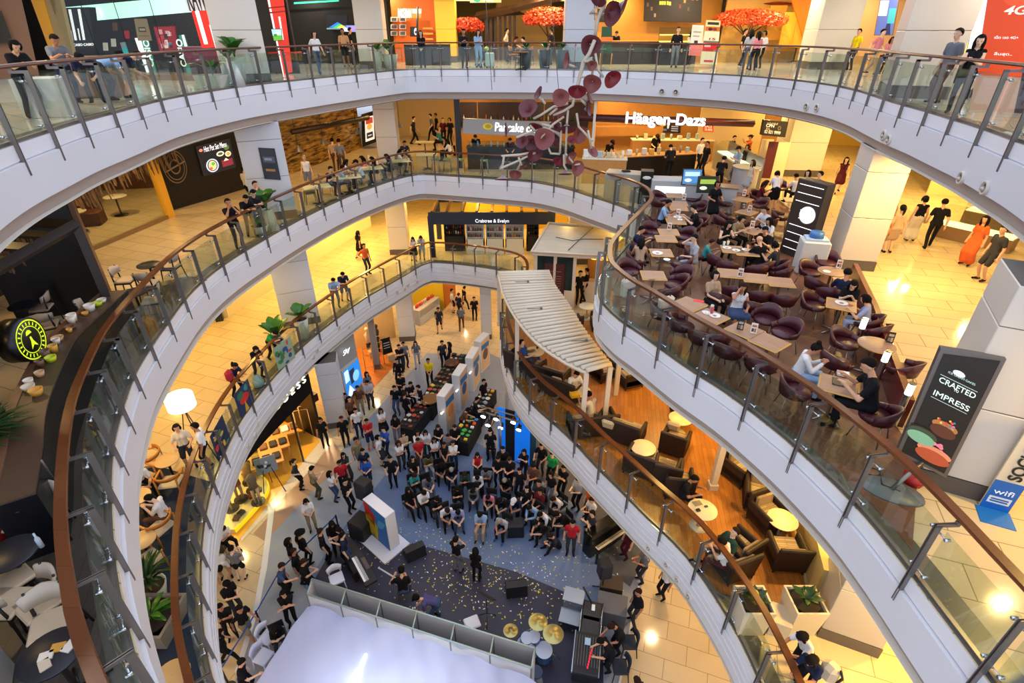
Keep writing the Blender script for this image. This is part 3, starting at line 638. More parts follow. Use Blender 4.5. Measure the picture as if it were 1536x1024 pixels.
for i,(x,y,lab)in enumerate([(-16.2,19.4,'brown booth seat behind the restaurant window, nearer the emblem'),(-17.3,17.6,'brown booth seat behind the restaurant window, under the straw fringe')]):
 t=thing('booth_seat',lab,'seat',(x,y,Z),.3,'booths behind the window');m=MB();m.box((0,0,.25),(1.6,.7,.5),bev=.05);m.build('seat',mat('booth_brown','#5a2a18',.5),t);m=MB();m.box((0,.35,.55),(1.6,.14,1.1),bev=.05);m.build('backrest',mat('booth_brown','#5a2a18',.5),t)
cafeT=pedestal_table(mat('pale_top','#d8cdb4',.3),mat('pale_top','#d8cdb4'),BLACK,.8,.8,True,name='cafe_table',feet=0)
tu=[0]
def put(proto,used,loc,rz,lab,grp=None):
 o=place(proto,used[0],(loc[0],loc[1],loc[2]+.014),rz,lab,grp);used[0]=1;return o
put(cafeT,tu,(-15.4,20.6,Z),0,'pale round table behind the dark restaurant window, beside the emblem','tables behind the window');put(cafeT,tu,(-15.6,18.6,Z),0,'pale round table behind the dark restaurant window, second from the emblem','tables behind the window')
A,B=(-13.9,21.0),(-11.7,26.0);off=Vector((B[1]-A[1],-(B[0]-A[0]),0)).normalized()*.13
A2,B2=(A[0]+off.x,A[1]+off.y),(B[0]+off.x,B[1]+off.y)
cs=[PL(x,y,A2,B2)for x,y in((306.5,263),(353,249.5),(344,209),(295,221))]
sc_,tx=picture('menu_screen','lit menu screen with bowls of food on the black wall','screen',cs,'#15171f',[(.12,.02,.5,.5,'#bcd2ea','e'),(.16,.06,.46,.46,'#25344e','e'),(.19,.09,.43,.43,'#e8c79a','e'),(.28,.25,.4,.38,'#56b03a','e'),(.2,.12,.3,.22,'#d8623a','e'),(.5,.5,.74,.68,'#e9e2d2','e'),(.54,.54,.70,.64,'#3d5a33','e'),(.76,.42,.95,.62,'#e8dcc0','e'),(.8,.46,.92,.58,'#d9963a','e'),(.76,.66,.93,.86,'#4d6b33','e'),(.60,.1,.95,.34,'#7c2733'),(.66,.3,.84,.4,'#d7d2c4','t'),(.03,.82,.14,.92,'#e88070','e')],'#3a3a40',.06,1.1,fw=.03)
tx('Hot Pot Set Menu',.17,.78,.22,1.15,'#e8ecf4',1.2,shear=.3)
A,B=(-9.94,20.83),(-8.96,21.33)
cA,cB=Vector((-9.245,20.45,0)),math.radians(26)
fa=Matrix.Rotation(cB,3,'Z')@Vector((-.75,-.54,0))+cA;fb=Matrix.Rotation(cB,3,'Z')@Vector((.75,-.54,0))+cA
cs=[PL(x,y,fa,fb)for x,y in((398,267),(420,268.5),(411,224),(389,223))]
picture('wall_poster','dark framed poster hung on the beige column face','poster',cs,'#22262c',[(.1,.55,.9,.75,'#4a525c'),(.2,.62,.7,.7,'#8b93a0'),(.15,.25,.8,.33,'#a8763f'),(.1,.36,.9,.5,'#15181c')],'#151210',.05)
RIP,nt,bs=nodes('gold_ripple');L_=nt.links.new
tcn=nt.nodes.new('ShaderNodeTexCoord');mp=nt.nodes.new('ShaderNodeMapping');mp.inputs['Scale'].default_value=(.8,.8,5);nz=nt.nodes.new('ShaderNodeTexNoise');nz.inputs['Scale'].default_value=1.6;nz.inputs['Detail'].default_value=5;nz.inputs['Distortion'].default_value=.8
cr=nt.nodes.new('ShaderNodeValToRGB');cr.color_ramp.elements[0].position=.35;cr.color_ramp.elements[0].color=lin('#3c2206');cr.color_ramp.elements[1].position=.68;cr.color_ramp.elements[1].color=lin('#e3b04a')
L_(tcn.outputs['Object'],mp.inputs[0]);L_(mp.outputs[0],nz.inputs[0]);L_(nz.outputs[0],cr.inputs[0]);L_(cr.outputs[0],bs.inputs['Base Color']);bs.inputs['Roughness'].default_value=.3;bs.inputs['Metallic'].default_value=.5
wall('wall_left',(-11.9,24.9),(-9.3,34.3),Z,Z+3.5,RIP);wall('wall_far',(-9.3,38.5),(0,38.5),Z,Z+3.5,mat('far_cream','#d9b878',.5))
cs=[PY(x,y,34.0)for x,y in((548.5,213),(562,208),(560,173),(547,176))]
picture('advert_lightbox','tall lit food advert in a black stand by the golden wall','advert',cs,'#e8e4da',[(.1,.7,.9,.95,'#b33b2a'),(.2,.45,.8,.7,'#d9a24a','e'),(.15,.1,.85,.35,'#2d2a26'),(.3,.2,.7,.24,'#e8e4da')],'#14110f',.3,.9,fw=.22)
t=thing('awning_beam','dark brown timber beam hanging over the rail-side tables','beam',(0,0,0));m=MB()
pa,pb=PY(437,198,27.0),PY(553,176,31.0);m.tube([pa,pb],.13,4);m.build('beam',DWOOD,t)
for i,(x,y,Yd)in enumerate([(447,222,27.5),(485,211,28.5),(535,196,29.5),(568,191,30),(599,186,30.5)]):
 q=PY(x,y,Yd);t=thing('pendant_lamp','small caged pendant lamp over the rail-side tables, %s from the dark poster'%['first','second','third','fourth','fifth'][i],'lamp',q,0,'caged pendant lamps')
 m=MB();m.lathe((0,0,-.16),[(.19,0),(.11,.17),(.03,.30)],10);m.build('cage',mat('cage_grey','#8d8a86',.4,.6),t);m=MB();m.ell((0,0,-.08),(.07,.07,.08),8,6);m.build('bulb',glow('#fff0d0',4),t);m=MB();m.tube([(0,0,.13),(0,0,max(.2,Z+3.5-q.z))],.012,5);m.build('cord',BLACK,t)
m=MB();t=thing('bar_counter','long black glass-fronted bar counter under the silver sign','counter',(0,28.8,Z));m.box((.45,0,.52),(5.5,.6,1.04));m.build('counter_body',mat('bar_black','#0f1014',.25),t)
m=MB();m.box((.45,0,1.07),(5.6,.7,.05));m.build('counter_top',mat('bar_top','#221d1b',.3),t);m=MB();m.box((.45,-.32,1.25),(5.4,.02,.32));m.build('glass_screen',SHOPGLASS,t)
rnd=random.Random(5)
for k in range(16):
 x=-2.1+k*.34;c=rnd.choice(['#c9ccd0','#d8d0a0','#8fa6b8','#b8c4cc','#d0a850']);h=rnd.uniform(.18,.3)
 o=MB().lathe((0,0,0),[(.001,0),(.05,0),(.055,h*.6),(.03,h*.8),(.03,h),(.001,h)],10).build('glass_jar',col(c,.2));o.location=(x,28.72,Z+1.095);setp(o,'small glass jar on the black bar, %s along from its left end'%['first','second','third','fourth','fifth','sixth','seventh','eighth','ninth','tenth','eleventh','twelfth','thirteenth','fourteenth','fifteenth','sixteenth'][k],'jar','jars on the bar')
cs=[PY(x,y,28.3)for x,y in((694,200),(842,206),(842,184.5),(695,178))]
bs_,tx=picture('bar_sign','silver bar sign with glowing white letters and a yellow emblem','sign',cs,'#a09c98',[(.2,.32,.30,.78,'#f0d21a','e'),(.225,.42,.285,.7,'#c9a010','e')],'#8b8784',.2,fw=.01)
tx('Pancake cafe',.325,.26,.40,2.25,'#ffffff',4)
wall('wall_far',(-3.2,31.5),(4.5,31.5),Z,Z+3.5,mat('bar_back_amber','#c98a2e',.5));
for i in range(6):
 q=MB();q.box((0,0,.65),(1.15,.25,.05));q.box((0,.1,.95),(1.15,.04,1.3));o=q.build('bar_shelf',DWOOD);o.location=(-2.5+i*1.22,31.25,Z+1.3);setp(o,'dark back-bar shelf behind the bar counter, %s along'%['first','second','third','fourth','fifth','sixth'][i],'shelf','back bar shelves')
 for j in range(4):
  h=rnd.uniform(.2,.34);o=MB().lathe((0,0,0),[(.001,0),(.045,0),(.045,h*.6),(.018,h*.75),(.018,h),(.001,h)],8).build('bottle',col(rnd.choice(['#7a3b12','#2f5a2a','#c8c2b4','#a8541c']),.2));o.location=(-2.9+i*1.22+j*.27,31.2,Z+1.976);setp(o,'%s bottle on the %s back-bar shelf behind the black bar'%(ORD[j],ORD[i]),'bottle','bottles on the back bar')
m=MB();m.box((0,0,1.75),(.28,.3,3.5));o=m.build('column',BLK);o.location=(-2.75,28.9,Z);struct(o)
GREENS=mat('green_seat','#8a9a3a',.5)
st=thing('bar_stool','x','stool');m=MB();m.box((0,0,.62),(.38,.38,.06),bev=.02);m.build('seat',GREENS,st)
for sx in(-1,1):
 for sy in(-1,1):m=MB();m.tube([(sx*.15,sy*.15,.6),(sx*.2,sy*.2,0)],.018,6);m.build('leg',THINLEG,st)
tu2=[0]
for i,(x,y)in enumerate([(-3.9,27.9),(-3.3,27.9),(-2.6,27.8),(-1.4,27.6)]):put(st,tu2,(x,y,Z),0,'green-cushioned stool near the black bar, %s from the far corner'%['first','second','third','fourth'][i],'green stools by the bar')
wt=pedestal_table(mat('pale_yellow_top','#d6cda0',.35),mat('pale_edge','#c9bb86'),BLACK,1.1,.7,name='dining_table');tu3=[0]
for i,(px,py,rz)in enumerate([(640,232,.1),(637,213,0),(599,241,.3),(556,252,.35),(522,265,.4),(475,280,.5)]):
 q=P(px,py,Z+.74);put(wt,tu3,(q.x,q.y,Z),rz,'pale table along the far rail, %s from the corner stools'%['first','second','third','fourth','fifth','sixth'][i],'pale rail-side tables')
gch=cafe_chair(mat('grey_chair','#77736c',.6),mat('grey_chair','#77736c',.6),THINLEG);gu=[0]
k=0
for px,py,f in[(590,246,200),(612,240,20),(548,258,200),(566,250,20),(512,272,200),(532,262,20),(464,288,210),(488,274,30)]:
 q=P(px,py,Z+.46);put(gch,gu,(q.x,q.y,Z),math.radians(f-90),'grey chair at the pale rail-side tables, %s from the far corner'%['first','second','third','fourth','fifth','sixth','seventh','eighth'][k],'grey rail-side chairs');k+=1
MAR=mat('maroon_paint','#4a1420',.4);IVORY=mat('ivory','#d9cdb2',.5);OAKL=mat('oak_light','#c08a4a',.45,noise=.15,nscale=5)
pa,pb=PY(866,176,27.2),PY(1131,185,27.2);m=MB();m.tube([pa,pb],.17,4);t=thing('sign_beam','long maroon beam carrying the white ice-cream shop letters','beam',(0,0,0));m.build('beam',MAR,t)
pa,pb=PY(938,184.5,26.9),PY(1057,188.5,26.9)
o=text('shop_sign','Häagen-Dazs',glow('#ffffff',1.5),pa,(pb-pa),(0,0,1),.66,None,(pb-pa).length,.05,bold=True);setp(o,'big white glowing ice-cream shop name letters','sign')
wall('wall_far',(4.3,34.2),(17.5,34.2),Z,Z+3.5,OAKL)
wall('wall_far',(3.9,27.0),(4.6,31.5),Z,Z+3.5,PANEL)
cs=[PY(x,y,33.9)for x,y in((986,197),(1020,199),(1021,183),(988,181))]
bd,tx=picture('menu_board','black ice-cream menu board hung behind the serving counter','board',cs,'#181a1e',[(.08,.5,.35,.9,'#e0b23a','e'),(.4,.3,.5,.8,'#d8d4cc','e'),(.6,.1,.9,.2,'#a8b0b8'),(.6,.3,.9,.4,'#a8b0b8'),(.6,.5,.9,.6,'#a8b0b8'),(.1,.1,.4,.3,'#5a7a9a')],'#241812',.05,.5)
cs=[PY(x,y,30)for x,y in((1055,197),(1070,198),(1070,186),(1055,185))]
t,tx=picture('sale_sign','small red sale sign beside the ice-cream shop letters','sign',cs,'#d83c1a',[],'#d83c1a',.03,.5,fw=.01);tx('SALE',.12,.5,.14,.4,'#ffe0b0',.8);tx('50-80%',.12,.12,.12,.42,'#ffe0b0',.8)
q=MB();q.box((0,0,.2),(5.2,.5,.5));o=q.build('wall_cabinet',OAKL);pt=PY(905,215,32.5);o.location=(pt.x+1.0,33.6,Z+.9);setp(o,'pale wood back cabinet in the ice-cream kitchen','cabinet')
def counter(name,lab,A,B,h,d,body,top,zb=Z,front=None):
 A,B=Vector(A[:2]),Vector(B[:2]);L=(B-A).length;t=thing(name,lab,'counter',(A.x,A.y,zb),math.atan2(B.y-A.y,B.x-A.x))
 m=MB();m.box((L/2,d/2,h/2),(L,d,h-.002));m.build('cabinet_body',body,t);m=MB();m.box((L/2,d/2,h+.02),(L+.06,d+.06,.04));m.build('worktop',top,t);return t
qa,qb=P(872,251,Z+.0),P(943,258,Z+0)
counter('serving_counter','pale wood serving counter cluttered with boxes, at the sculpture end',PY(874,241,25.6),PY(940,244,25.3),1.1,.7,OAKL,IVORY)
counter('serving_counter','long ivory prep counter in front of the ice-cream staff',P(938,268,Z),P(1040,262,Z),1.0,.7,BLK,OAKL)
counter('serving_counter','back ice-cream counter with ivory top along the rear wall',(6.6,30.6),(11.0,30.4),1.05,.7,OAKL,IVORY)
rnd=random.Random(11);names=[('paper_cup_stack','cup stack'),('carton','carton'),('tin','tin'),('coffee_machine','machine')]
for k in range(26):
 rowy,xs,zz=((25.75,4.3,1.14),(25.05,7.2,1.04),(30.8,6.8,1.09))[k%3];x=xs+(k//3)*(.27,.36,.45)[k%3]
 c=rnd.choice(['#e6dcc6','#c8b48a','#d8d4cc','#9fb8c0','#c03a2a','#e0a850','#7c7a76','#e8e4dc'])
 h=rnd.uniform(.14,.38);w=rnd.uniform(.14,.26)
 base={0:(A_:=PY(874,241,25.6),PY(940,244,25.3)),1:(P(938,268,Z),P(1040,262,Z)),2:(Vector((6.6,30.6,Z)),Vector((11,30.4,Z)))}[k%3]
 u=(k//3+.6)/9.5;v=base[0].lerp(base[1],u);dd=Vector((-(base[1]-base[0]).y,(base[1]-base[0]).x,0)).normalized()*.35;v=Vector((v.x,v.y,0))+dd
 nm,ct=names[k%2]if k%5 else names[3]
 mm=MB()
 if ct=='cup stack':mm.lathe((0,0,0),[(.001,0),(.05,0),(.065,h),(.001,h)],10)
 else:mm.box((0,0,h/2),(w,w*.8,h),bev=.02)
 o=mm.build(nm,col(c,.4));o.location=(v.x,v.y,Z+zz);setp(o,'%s %s on the %s, item %s from its left end'%({'#e6dcc6':'ivory','#c8b48a':'tan','#d8d4cc':'white','#9fb8c0':'pale blue','#c03a2a':'red','#e0a850':'amber','#7c7a76':'grey','#e8e4dc':'off-white'}[c],ct,['pale wood counter','ivory prep counter','rear counter'][k%3],['one','two','three','four','five','six','seven','eight','nine'][k//3]),ct,'goods on the ice-cream counters')
pa=P(906,300,Z);box_thing('fridge_cabinet','grey fridge cabinet with white top behind the curved rail','cabinet',(4.75,22.9,Z),(1.5,.8,1.15),-.35,mat('fridge_grey','#9a958c',.35))
o=box_thing('cloth_bundle','dark cloth lying on the grey fridge cabinet','cloth',(4.8,22.9,Z+1.151),(.35,.25,.06),.2,mat('dark_cloth','#1c1e28',.9),bev=.03)
pt=P(966,300,Z);t=box_thing('display_stand','black display stand with white oval badge by the rail','stand',(5.55,22.3,Z),(.5,.5,1.35),-.2,BLK)
m=MB();m.ell((0,-.255,1.1),(.17,.01,.07),16,8);m.build('oval_badge',mat('badge_white','#e8e4de',.4),t)
pt=P(1007,300,Z+0);t=thing('ice_cream_freezer','white ice-cream freezer counter with bright lid window','freezer',(6.45,22.0,Z),-.15);m=MB();m.box((0,0,.55),(1.5,.8,1.1),bev=.03);m.build('freezer_body',mat('freezer_grey','#b6babc',.3),t);m=MB();m.box((0,-.405,.72),(1.2,.02,.28));m.build('lit_window',glow('#e6f2ff',1.2),t)
for i,(x,lab)in enumerate([(7.35,'lit blue menu screen on the counter beside the freezer'),(8.1,'lit green-black menu screen beside the striped staff counter')]):
 v=P([1037,1060][i],[272,284][i],Z+1.1);picture('counter_screen',lab,'screen',[Vector((v.x-.35,v.y,Z+1.0)),Vector((v.x+.35,v.y-.05,Z+1.0)),Vector((v.x+.35,v.y-.0,Z+1.55)),Vector((v.x-.35,v.y+.05,Z+1.55))],['#4a8ac0','#1c2a1c'][i],[(.1,.55,.9,.85,['#bfe0f4','#9ab84a'][i]),(.1,.15,.5,.4,'#e8e8d8','e')],'#222',.06,.7)
counter('serving_counter','grey staff counter under the small menu screens',(6.9,21.3),(8.7,20.6),1.0,.6,mat('freezer_grey','#b6babc',.3),mat('steel_top','#9a9a9a',.3,.7))
A,B=P(1068,252,Z),P(1115,285,Z);d=(B-A);t=thing('cake_display','glass-fronted ice-cream cake display cabinet angled beside the queue','display cabinet',A,math.atan2(d.y,d.x));L=d.length;m=MB()
m.box((L/2,.35,.42),(L,.7,.84));m.build('cabinet_base',mat('display_base','#8c8578',.4),t);m=MB();m.add([(x,y,z)for x in(0,L)for y,z in((.02,.86),(-.02,1.15),(.25,1.38),(.7,1.38))],[(0,1,5,4),(1,2,6,5),(2,3,7,6)]);m.build('glass_front',SHOPGLASS,t)
m=MB();m.box((L/2,.66,1.1),(L,.05,.55));m.build('rear_panel',mat('steel_top','#9a9a9a',.3,.7),t);m=MB();m.box((L/2,.35,.87),(L-.1,.5,.04));m.build('lit_tray',glow('#f4f2dc',1.2),t)
q=P(1104,283,Z);t=thing('round_counter','round-ended grey counter at the end of the cake display','counter',(q.x+.2,q.y-.2,Z));m=MB();m.cyl((0,0,0),.55,1.0,24);m.build('counter_body',mat('freezer_grey','#b6babc',.3),t);m=MB();m.cyl((0,0,1.0),.6,.04,24);m.build('worktop',mat('grey_top','#9fa0a0',.3),t)
cs=[PY(x,y,26.0)for x,y in((1143,201.5),(1177,205),(1181.5,184),(1147,181))]
t,tx=picture('hanging_sign','black hanging sign with cream phone number lettering','sign',cs,'#1a1612',[(.62,.42,.76,.72,'#8a7a60','e'),(.65,.47,.73,.67,'#1a1612','e')],'#1a1310',.22,fw=.03)
tx('สนใจเช่าพื้นที่',.12,.78,.1,.5,'#d8c8a8',.3);tx('CPN',.1,.58,.13,.38,'#f0e6d0',.5,bold=True);tx('โทร.',.12,.38,.1,.2,'#d8c8a8',.3);tx('02 021 9999',.08,.12,.14,.75,'#f0e6d0',.5)
for sx in(0,1):m=MB();v=(cs[3],cs[2])[sx];m.tube([v,(v.x,v.y,Z+3.45)],.015,5);o=m.build('hanger_rod',BLACK,t,t.location)
wall('wall_far',(10.2,31.0),(13.4,30.2),Z,Z+3.5,mat('cream_wall','#e0c58a',.5));wall('wall_far',(16.5,36),(27,34),Z,Z+3.5,mat('yellow_wall','#edc25a',.5));wall('wall_right',(24,10),(27,34),Z,Z+3.5,mat('yellow_wall','#edc25a',.5))
for i,(px,py,c,lab)in enumerate([(1140,262,'#e8d8b0','cream promotional stand beside the maroon banner'),(1150,267,'#5a1a1c','narrow maroon banner stand near the beige column'),(1164,268,'#e8d8b0','tall cream leaning board against the beige column')]):
 v=P(px,py,Z);o=box_thing('banner_stand',lab,'banner',v,(.55,.06,1.7),-.2,col(c,.5))
t=thing('directory_totem','tall dark totem with white stripes and a round lit badge','totem',(9.2,16.25,Z),math.radians(-62));m=MB();m.box((0,0,1.2),(1.0,.38,2.4),bev=.02);m.build('totem_body',mat('totem_brown','#3b322c',.4),t)
for k in range(9):m=MB();m.box((0,-.195,.25+k*.25),(.8 if k not in(4,5)else.3,.01,.018));m.build('white_line',glow('#ffffff',1.0),t)
m=MB();m.tube([(.12,-.19,1.4),(.12,-.215,1.4)],.26,24);m.build('round_badge',glow('#dfe8ee',1.0),t)
v=P(1238,398,Z);t=thing('water_station','white station with a blue basin below the yellow column','kiosk',(8.95,15.0,Z),-.25);m=MB();m.box((0,0,.5),(.75,.6,1.0),bev=.03);m.build('cabinet_body',mat('kiosk_white','#d8d8d2',.35),t);m=MB();m.box((0,0,1.03),(.6,.45,.06));m.build('tray',mat('tray_blue','#b8cfe4',.3),t);m=MB();m.lathe((0,.05,1.06),[(.001,0),(.2,0),(.19,.16),(.001,.16)],18);m.build('basin',mat('basin_blue','#3f74b8',.3),t)
TT=mat_plank('table_top_wood','#a07c62','#a8846a','#8a6650',3,.08,.45,grain=.15);TE=mat('table_edge_oak','#d0a050',.4)
tb=pedestal_table(TT,TE,THINLEG,.64,.62);tbu=[0];tables=[]
def table(px,py,ax=None,rz=None,lab='',rnd_=False,proto=None,used=None):
 q=P(px,py,Z+.74)
 r=rz if rz is not None else 0
 put(proto or tb,used or tbu,(q.x,q.y,Z),r,lab,'restaurant tables');tables.append((q.x,q.y));return q
for i,(x,y,a)in enumerate([(1012,293,-.15),(1018,305,-.15),(1018,312,-.15),(1015,325,-.12),(1014,332,-.12),(1003,348,-.1),(999,358,-.1),(992,379,-.08),(980,413,-.08),(1034,456,-.93),(1066,475,-.93),(1117,495,-.93),(1154,513,-.93)]):
 table(x,y,rz=a,lab='oak-edged square table in the row along the curved rail, %s from the freezer'%ORD[i])
for i,(x,y,a)in enumerate([(1099,374,-.2),(1120,378,-.2),(1096,410,-.22),(1133,417,-.22),(1171,423,-.22)]):table(x,y,rz=a,lab=['oak-edged table laid with food before the child in teal','oak-edged table laid with food before the bald man','oak-edged table at the beige-top end of the empty middle row','oak-edged table in the middle of the empty middle row','oak-edged table at the lamp-lit end of the empty middle row'][i])
for i,(x,y,a)in enumerate([(1114,299,.75),(1120,318,.75),(1128,346,.6),(1190,300,-.25),(1200,319,-.25),(1212,345,-.25),(1262,457,-.5),(1257,578,-.55)]):table(x,y,rz=a,lab=['diamond-turned oak table beside the waitress with a tray','second diamond-turned oak table behind the family','oak table with a menu card behind the woman in a black vest','oak table nearest the standing queue by the yellow corridor','second oak table by the yellow corridor, in front of the couple','third oak table, beside the striped totem','small oak table between two women by the maroon partition','oak table with notebook between the white blouse and big black T-shirt'][i])
tr_=pedestal_table(TT,TE,THINLEG,.7,.7,True);tru=[0]
table(1248,407,lab='round oak table with a menu card below the yellow column',proto=tr_,used=tru);table(1315,517,lab='empty round oak table with a black menu card by the maroon partition',proto=tr_,used=tru)
tc_=tub_chair();tcu=[0]
CH=[(989,289),(991,299),(988,307),(1039,299),(1046,314),(980,336),(1047,336),(1036,343),(977,349),(971,357),(1026,356),(1022,366),(962,375),(955,392),(1042,385),(1014,396),(944,408),(1020,417),(1012,428),(1000,441),(1077,450),(1125,462),(1000,472),(1034,490),(1058,500),(1071,509),(1148,480),(1176,500),(1092,528),(1144,541),(1078,393),(1127,396),(1162,402),(1091,402),(1132,407),(1168,411),(1096,432),(1134,441),(1170,446),(1093,292),(1092,307),(1136,297),(1138,309),(1096,328),(1083,334),(1112,340),(1150,338),(1192,330),(1205,340),(1211,362),(1223,413),(1226,428),(1240,395),(1243,442),(1238,466),(1254,441),(1290,483),(1269,517),(1308,497),(1322,541),(1254,545),(1194,588),(1313,625),(1170,283),(1196,284)]
for i,(x,y)in enumerate(CH):
 q=P(x,y,Z+.46);b=min(tables,key=lambda t:(t[0]-q.x)**2+(t[1]-q.y)**2);dx_,dy_=b[0]-q.x,b[1]-q.y;l=math.hypot(dx_,dy_)
 if l<.58:q=Vector((b[0]-dx_/l*.58,b[1]-dy_/l*.58,0))
 zone='along the curved rail' if i<30 else 'in the middle of the dining room' if i<47 else 'on the corridor side'
 n=i if i<30 else i-30 if i<47 else i-47
 put(tc_,tcu,(q.x,q.y,Z),math.atan2(dy_,dx_)-math.pi/2,'maroon leather tub chair %s, %s from the far end'%(zone,(ORD+['twenty-%s'%w for w in ORD[:10]])[n]),'maroon tub chairs')
for i,(x,y,c)in enumerate([(1026,298,0),(1004,343,0),(1017,322,0),(1110,492,1),(1130,497,0),(1110,413,0),(1116,292,0),(1115,312,1),(1124,316,0),(1128,340,0),(1201,313,0),(1258,400,0),(1334,511,1)]):
 q=P(x,y,Z+.78);card('menu_card',('black menu card' if c else 'printed white menu card')+' standing on the restaurant tables, %s from the freezer'%ORD[i],'menu',(q.x,q.y,Z+.745),-.4,.13,.24,['#221d1b','#b8a890','#7a6a54']if c else['#e8e2d6','#b86a4a','#4a3a30'],'menu cards')
def flat(name,lab,cat,px,py,zz,d,c,rz=0,grp=None,ell=False):
 q=P(px,py,zz);m=MB()
 if ell:m.lathe((0,0,0),[(.001,0),(d[0]*.35,0),(d[0]*.5,d[2]),(d[0]*.42,d[2]*.7),(.001,d[2]*.4)],20,sy=d[1]/d[0])
 else:m.box((0,0,d[2]/2),d,bev=.004)
 o=m.build(name,col(c,.4));o.location=(q.x,q.y,zz);o.rotation_euler=(0,0,rz);return setp(o,lab,cat,grp)
TZ=Z+.743
flat('menu_book','black menu lying on the square table near the rail bend','menu',977,417,TZ,(.16,.24,.01),'#1d1a19',-.1);flat('red_folder','red bill folder on the rail-side table before the beige top','folder',1048,452,TZ,(.24,.16,.015),'#d3171e',-.5)
for i,(x,y,r,lab)in enumerate([(986,380,.32,'large white plate of food before the navy T-shirt'),(1000,390,.2,'small white saucer near the grey shirt, rail side'),(1060,470,.2,'white bowl on the table beside the red folder'),(1072,474,.26,'white plate with a blue-handled spoon before the denim vest'),(1058,469,.16,'small white cup plate by the teapot table'),(1090,372,.26,'white plate of salad before the black vest'),(1104,376,.24,'oval white plate before the child in teal'),(1118,375,.22,'dark-rimmed plate before the bald man'),(1240,408,.2,'white plate on the round table below the yellow column'),(1262,455,.3,'white paper tray between two seated women'),(1016,326,.3,'white plate before the light blue shirt'),(1020,330,.2,'small plate beside the stacked menu at the blue shirt table')]):
 flat('plate',lab,'plate',x,y,TZ,(r,r,.025),'#ecebe6',ell=True,grp='plates on the restaurant tables')
flat('notebook','black notebook with papers on the table before the big black T-shirt','notebook',1257,574,TZ,(.2,.26,.03),'#25282a',-.5);flat('paper_napkin','white folded paper beside the black notebook','napkin',1264,562,TZ,(.2,.14,.05),'#e8e8ea',-.4)
for i,(x,y)in enumerate([(1068,462),(1068,466),(1092,365),(1086,366)]):
 q=P(x,y,TZ+.08);o=MB().lathe((0,0,0),[(.001,0),(.03,0),(.04,.16),(.037,.16),(.028,.02)],12).build('drinking_glass',col(['#d8d8d0','#c84a5a','#e2d8b4','#d8d8d0'][i],.15));o.location=(q.x,q.y,TZ);setp(o,['tall clear glass by the beige top','pink drink glass by the beige top','pale drink with a straw before the black vest','water glass before the black vest'][i],'glass','glasses on the restaurant tables')
pp=[P(1273,425,Z),P(1300,490,Z),P(1348,640,Z)];m=MB();m.sweep([(v.x,v.y)for v in pp],[(-.06,Z),(.06,Z),(.06,Z+.62),(-.06,Z+.62)]);t=setp(m.build('low_partition',mat('partition_maroon','#5c1410',.35,coat=.4)),'low glossy maroon partition between the diners and the tiled walkway','partition')
for i,(x,y)in enumerate([(1366,582),(1296,484),(1330,533)]):
 q=P(x,y,Z+.85);t=thing('bollard_lamp','short lit cylinder lamp on the maroon partition, %s'%['nearest the dark sign','nearest the round-table end','between the other two'][i],'lamp',(q.x,q.y,Z),0,'partition lamps');m=MB();m.cyl((0,0,0),.06,.72,14);m.build('stem',CHROME,t);m=MB();m.cyl((0,0,.72),.058,.22,14);m.build('lit_shade',glow('#fff2cc',6),t);m=MB();m.cyl((0,0,.94),.062,.02,14);m.build('cap',CHROME,t)
q=P(1345,735,Z);base=Vector((6.15,6.1,Z));
bl,br=PL(1338,700,(5.95,6.35),(6.75,5.75)),None
Y0=Vector((6.02,6.42,0));Y1=Vector((7.0,5.98,0))
cs=[PL(x,y,Y0,Y1)for x,y in((1352,677),(1416,710),(1501,541),(1415,530))]
t,tx=picture('standing_advert','tall dark framed advert of decorated ice-cream cakes by the column','advert',cs,'#171514',[(.62,.90,.62,.9,'#171514')],'#6e6a6a',.10,.28,fw=.055,framem=mat('advert_frame','#75716f',.35,.6))
bl,br,tr,tl=cs
W_=(br-bl).length;H_=(tl-bl).length
def ellp(u,v,ru,rv,c,k,e=.35,n=24,parent=t):
 m=MB();r=(br-bl).normalized();up=(tl-bl).normalized();nn=r.cross(up);o=bl+r*u*W_+up*v*H_+nn*k
 m.add([o+r*math.cos(6.2832*i/n)*ru+up*math.sin(6.2832*i/n)*rv for i in range(n)],[tuple(range(n))]);m.build('print',glow(c,e),parent,parent.location)
for a in((.42,.905,.085,.045,'#e8eef0'),(.42,.905,.06,.022,'#8a8f92'),(.60,.37,.19,.10,'#5a3020'),(.60,.42,.19,.08,'#b0703a'),(.25,.26,.22,.10,'#3a4a38'),(.25,.22,.21,.10,'#7fb08a'),(.25,.30,.20,.05,'#30100e'),(.62,.10,.26,.11,'#b5502e'),(.62,.15,.26,.09,'#e38a68')):ellp(*a,.008+.001*len(a)+.0004*abs(hash(a[4]))%.003)
rn=random.Random(3)
for k in range(26):u=.6+rn.uniform(-.2,.2);ellp(u,.43+rn.uniform(-.05,.06),.018,.018,rn.choice(['#e87a8a','#3f7a8a','#e0c050','#c83a3a','#6ab06a']),.014,.5,10)
for k in range(9):ellp(.66+rn.uniform(-.12,.16),.19+rn.uniform(-.03,.05),.035,.03,rn.choice(['#f0a0b0','#e87a90','#3a1a14']),.015,.5,10)
tx('ICE CREAM CAKES',.22,.845,.03,W_*.56,'#9fc0c0',.6);tx('CRAFTED',.12,.755,.085,W_*.76,'#cfe4dc',.8);tx('TO',.45,.705,.04,W_*.1,'#cfe4dc',.6);tx('IMPRESS',.12,.63,.085,W_*.76,'#cfe4dc',.8)
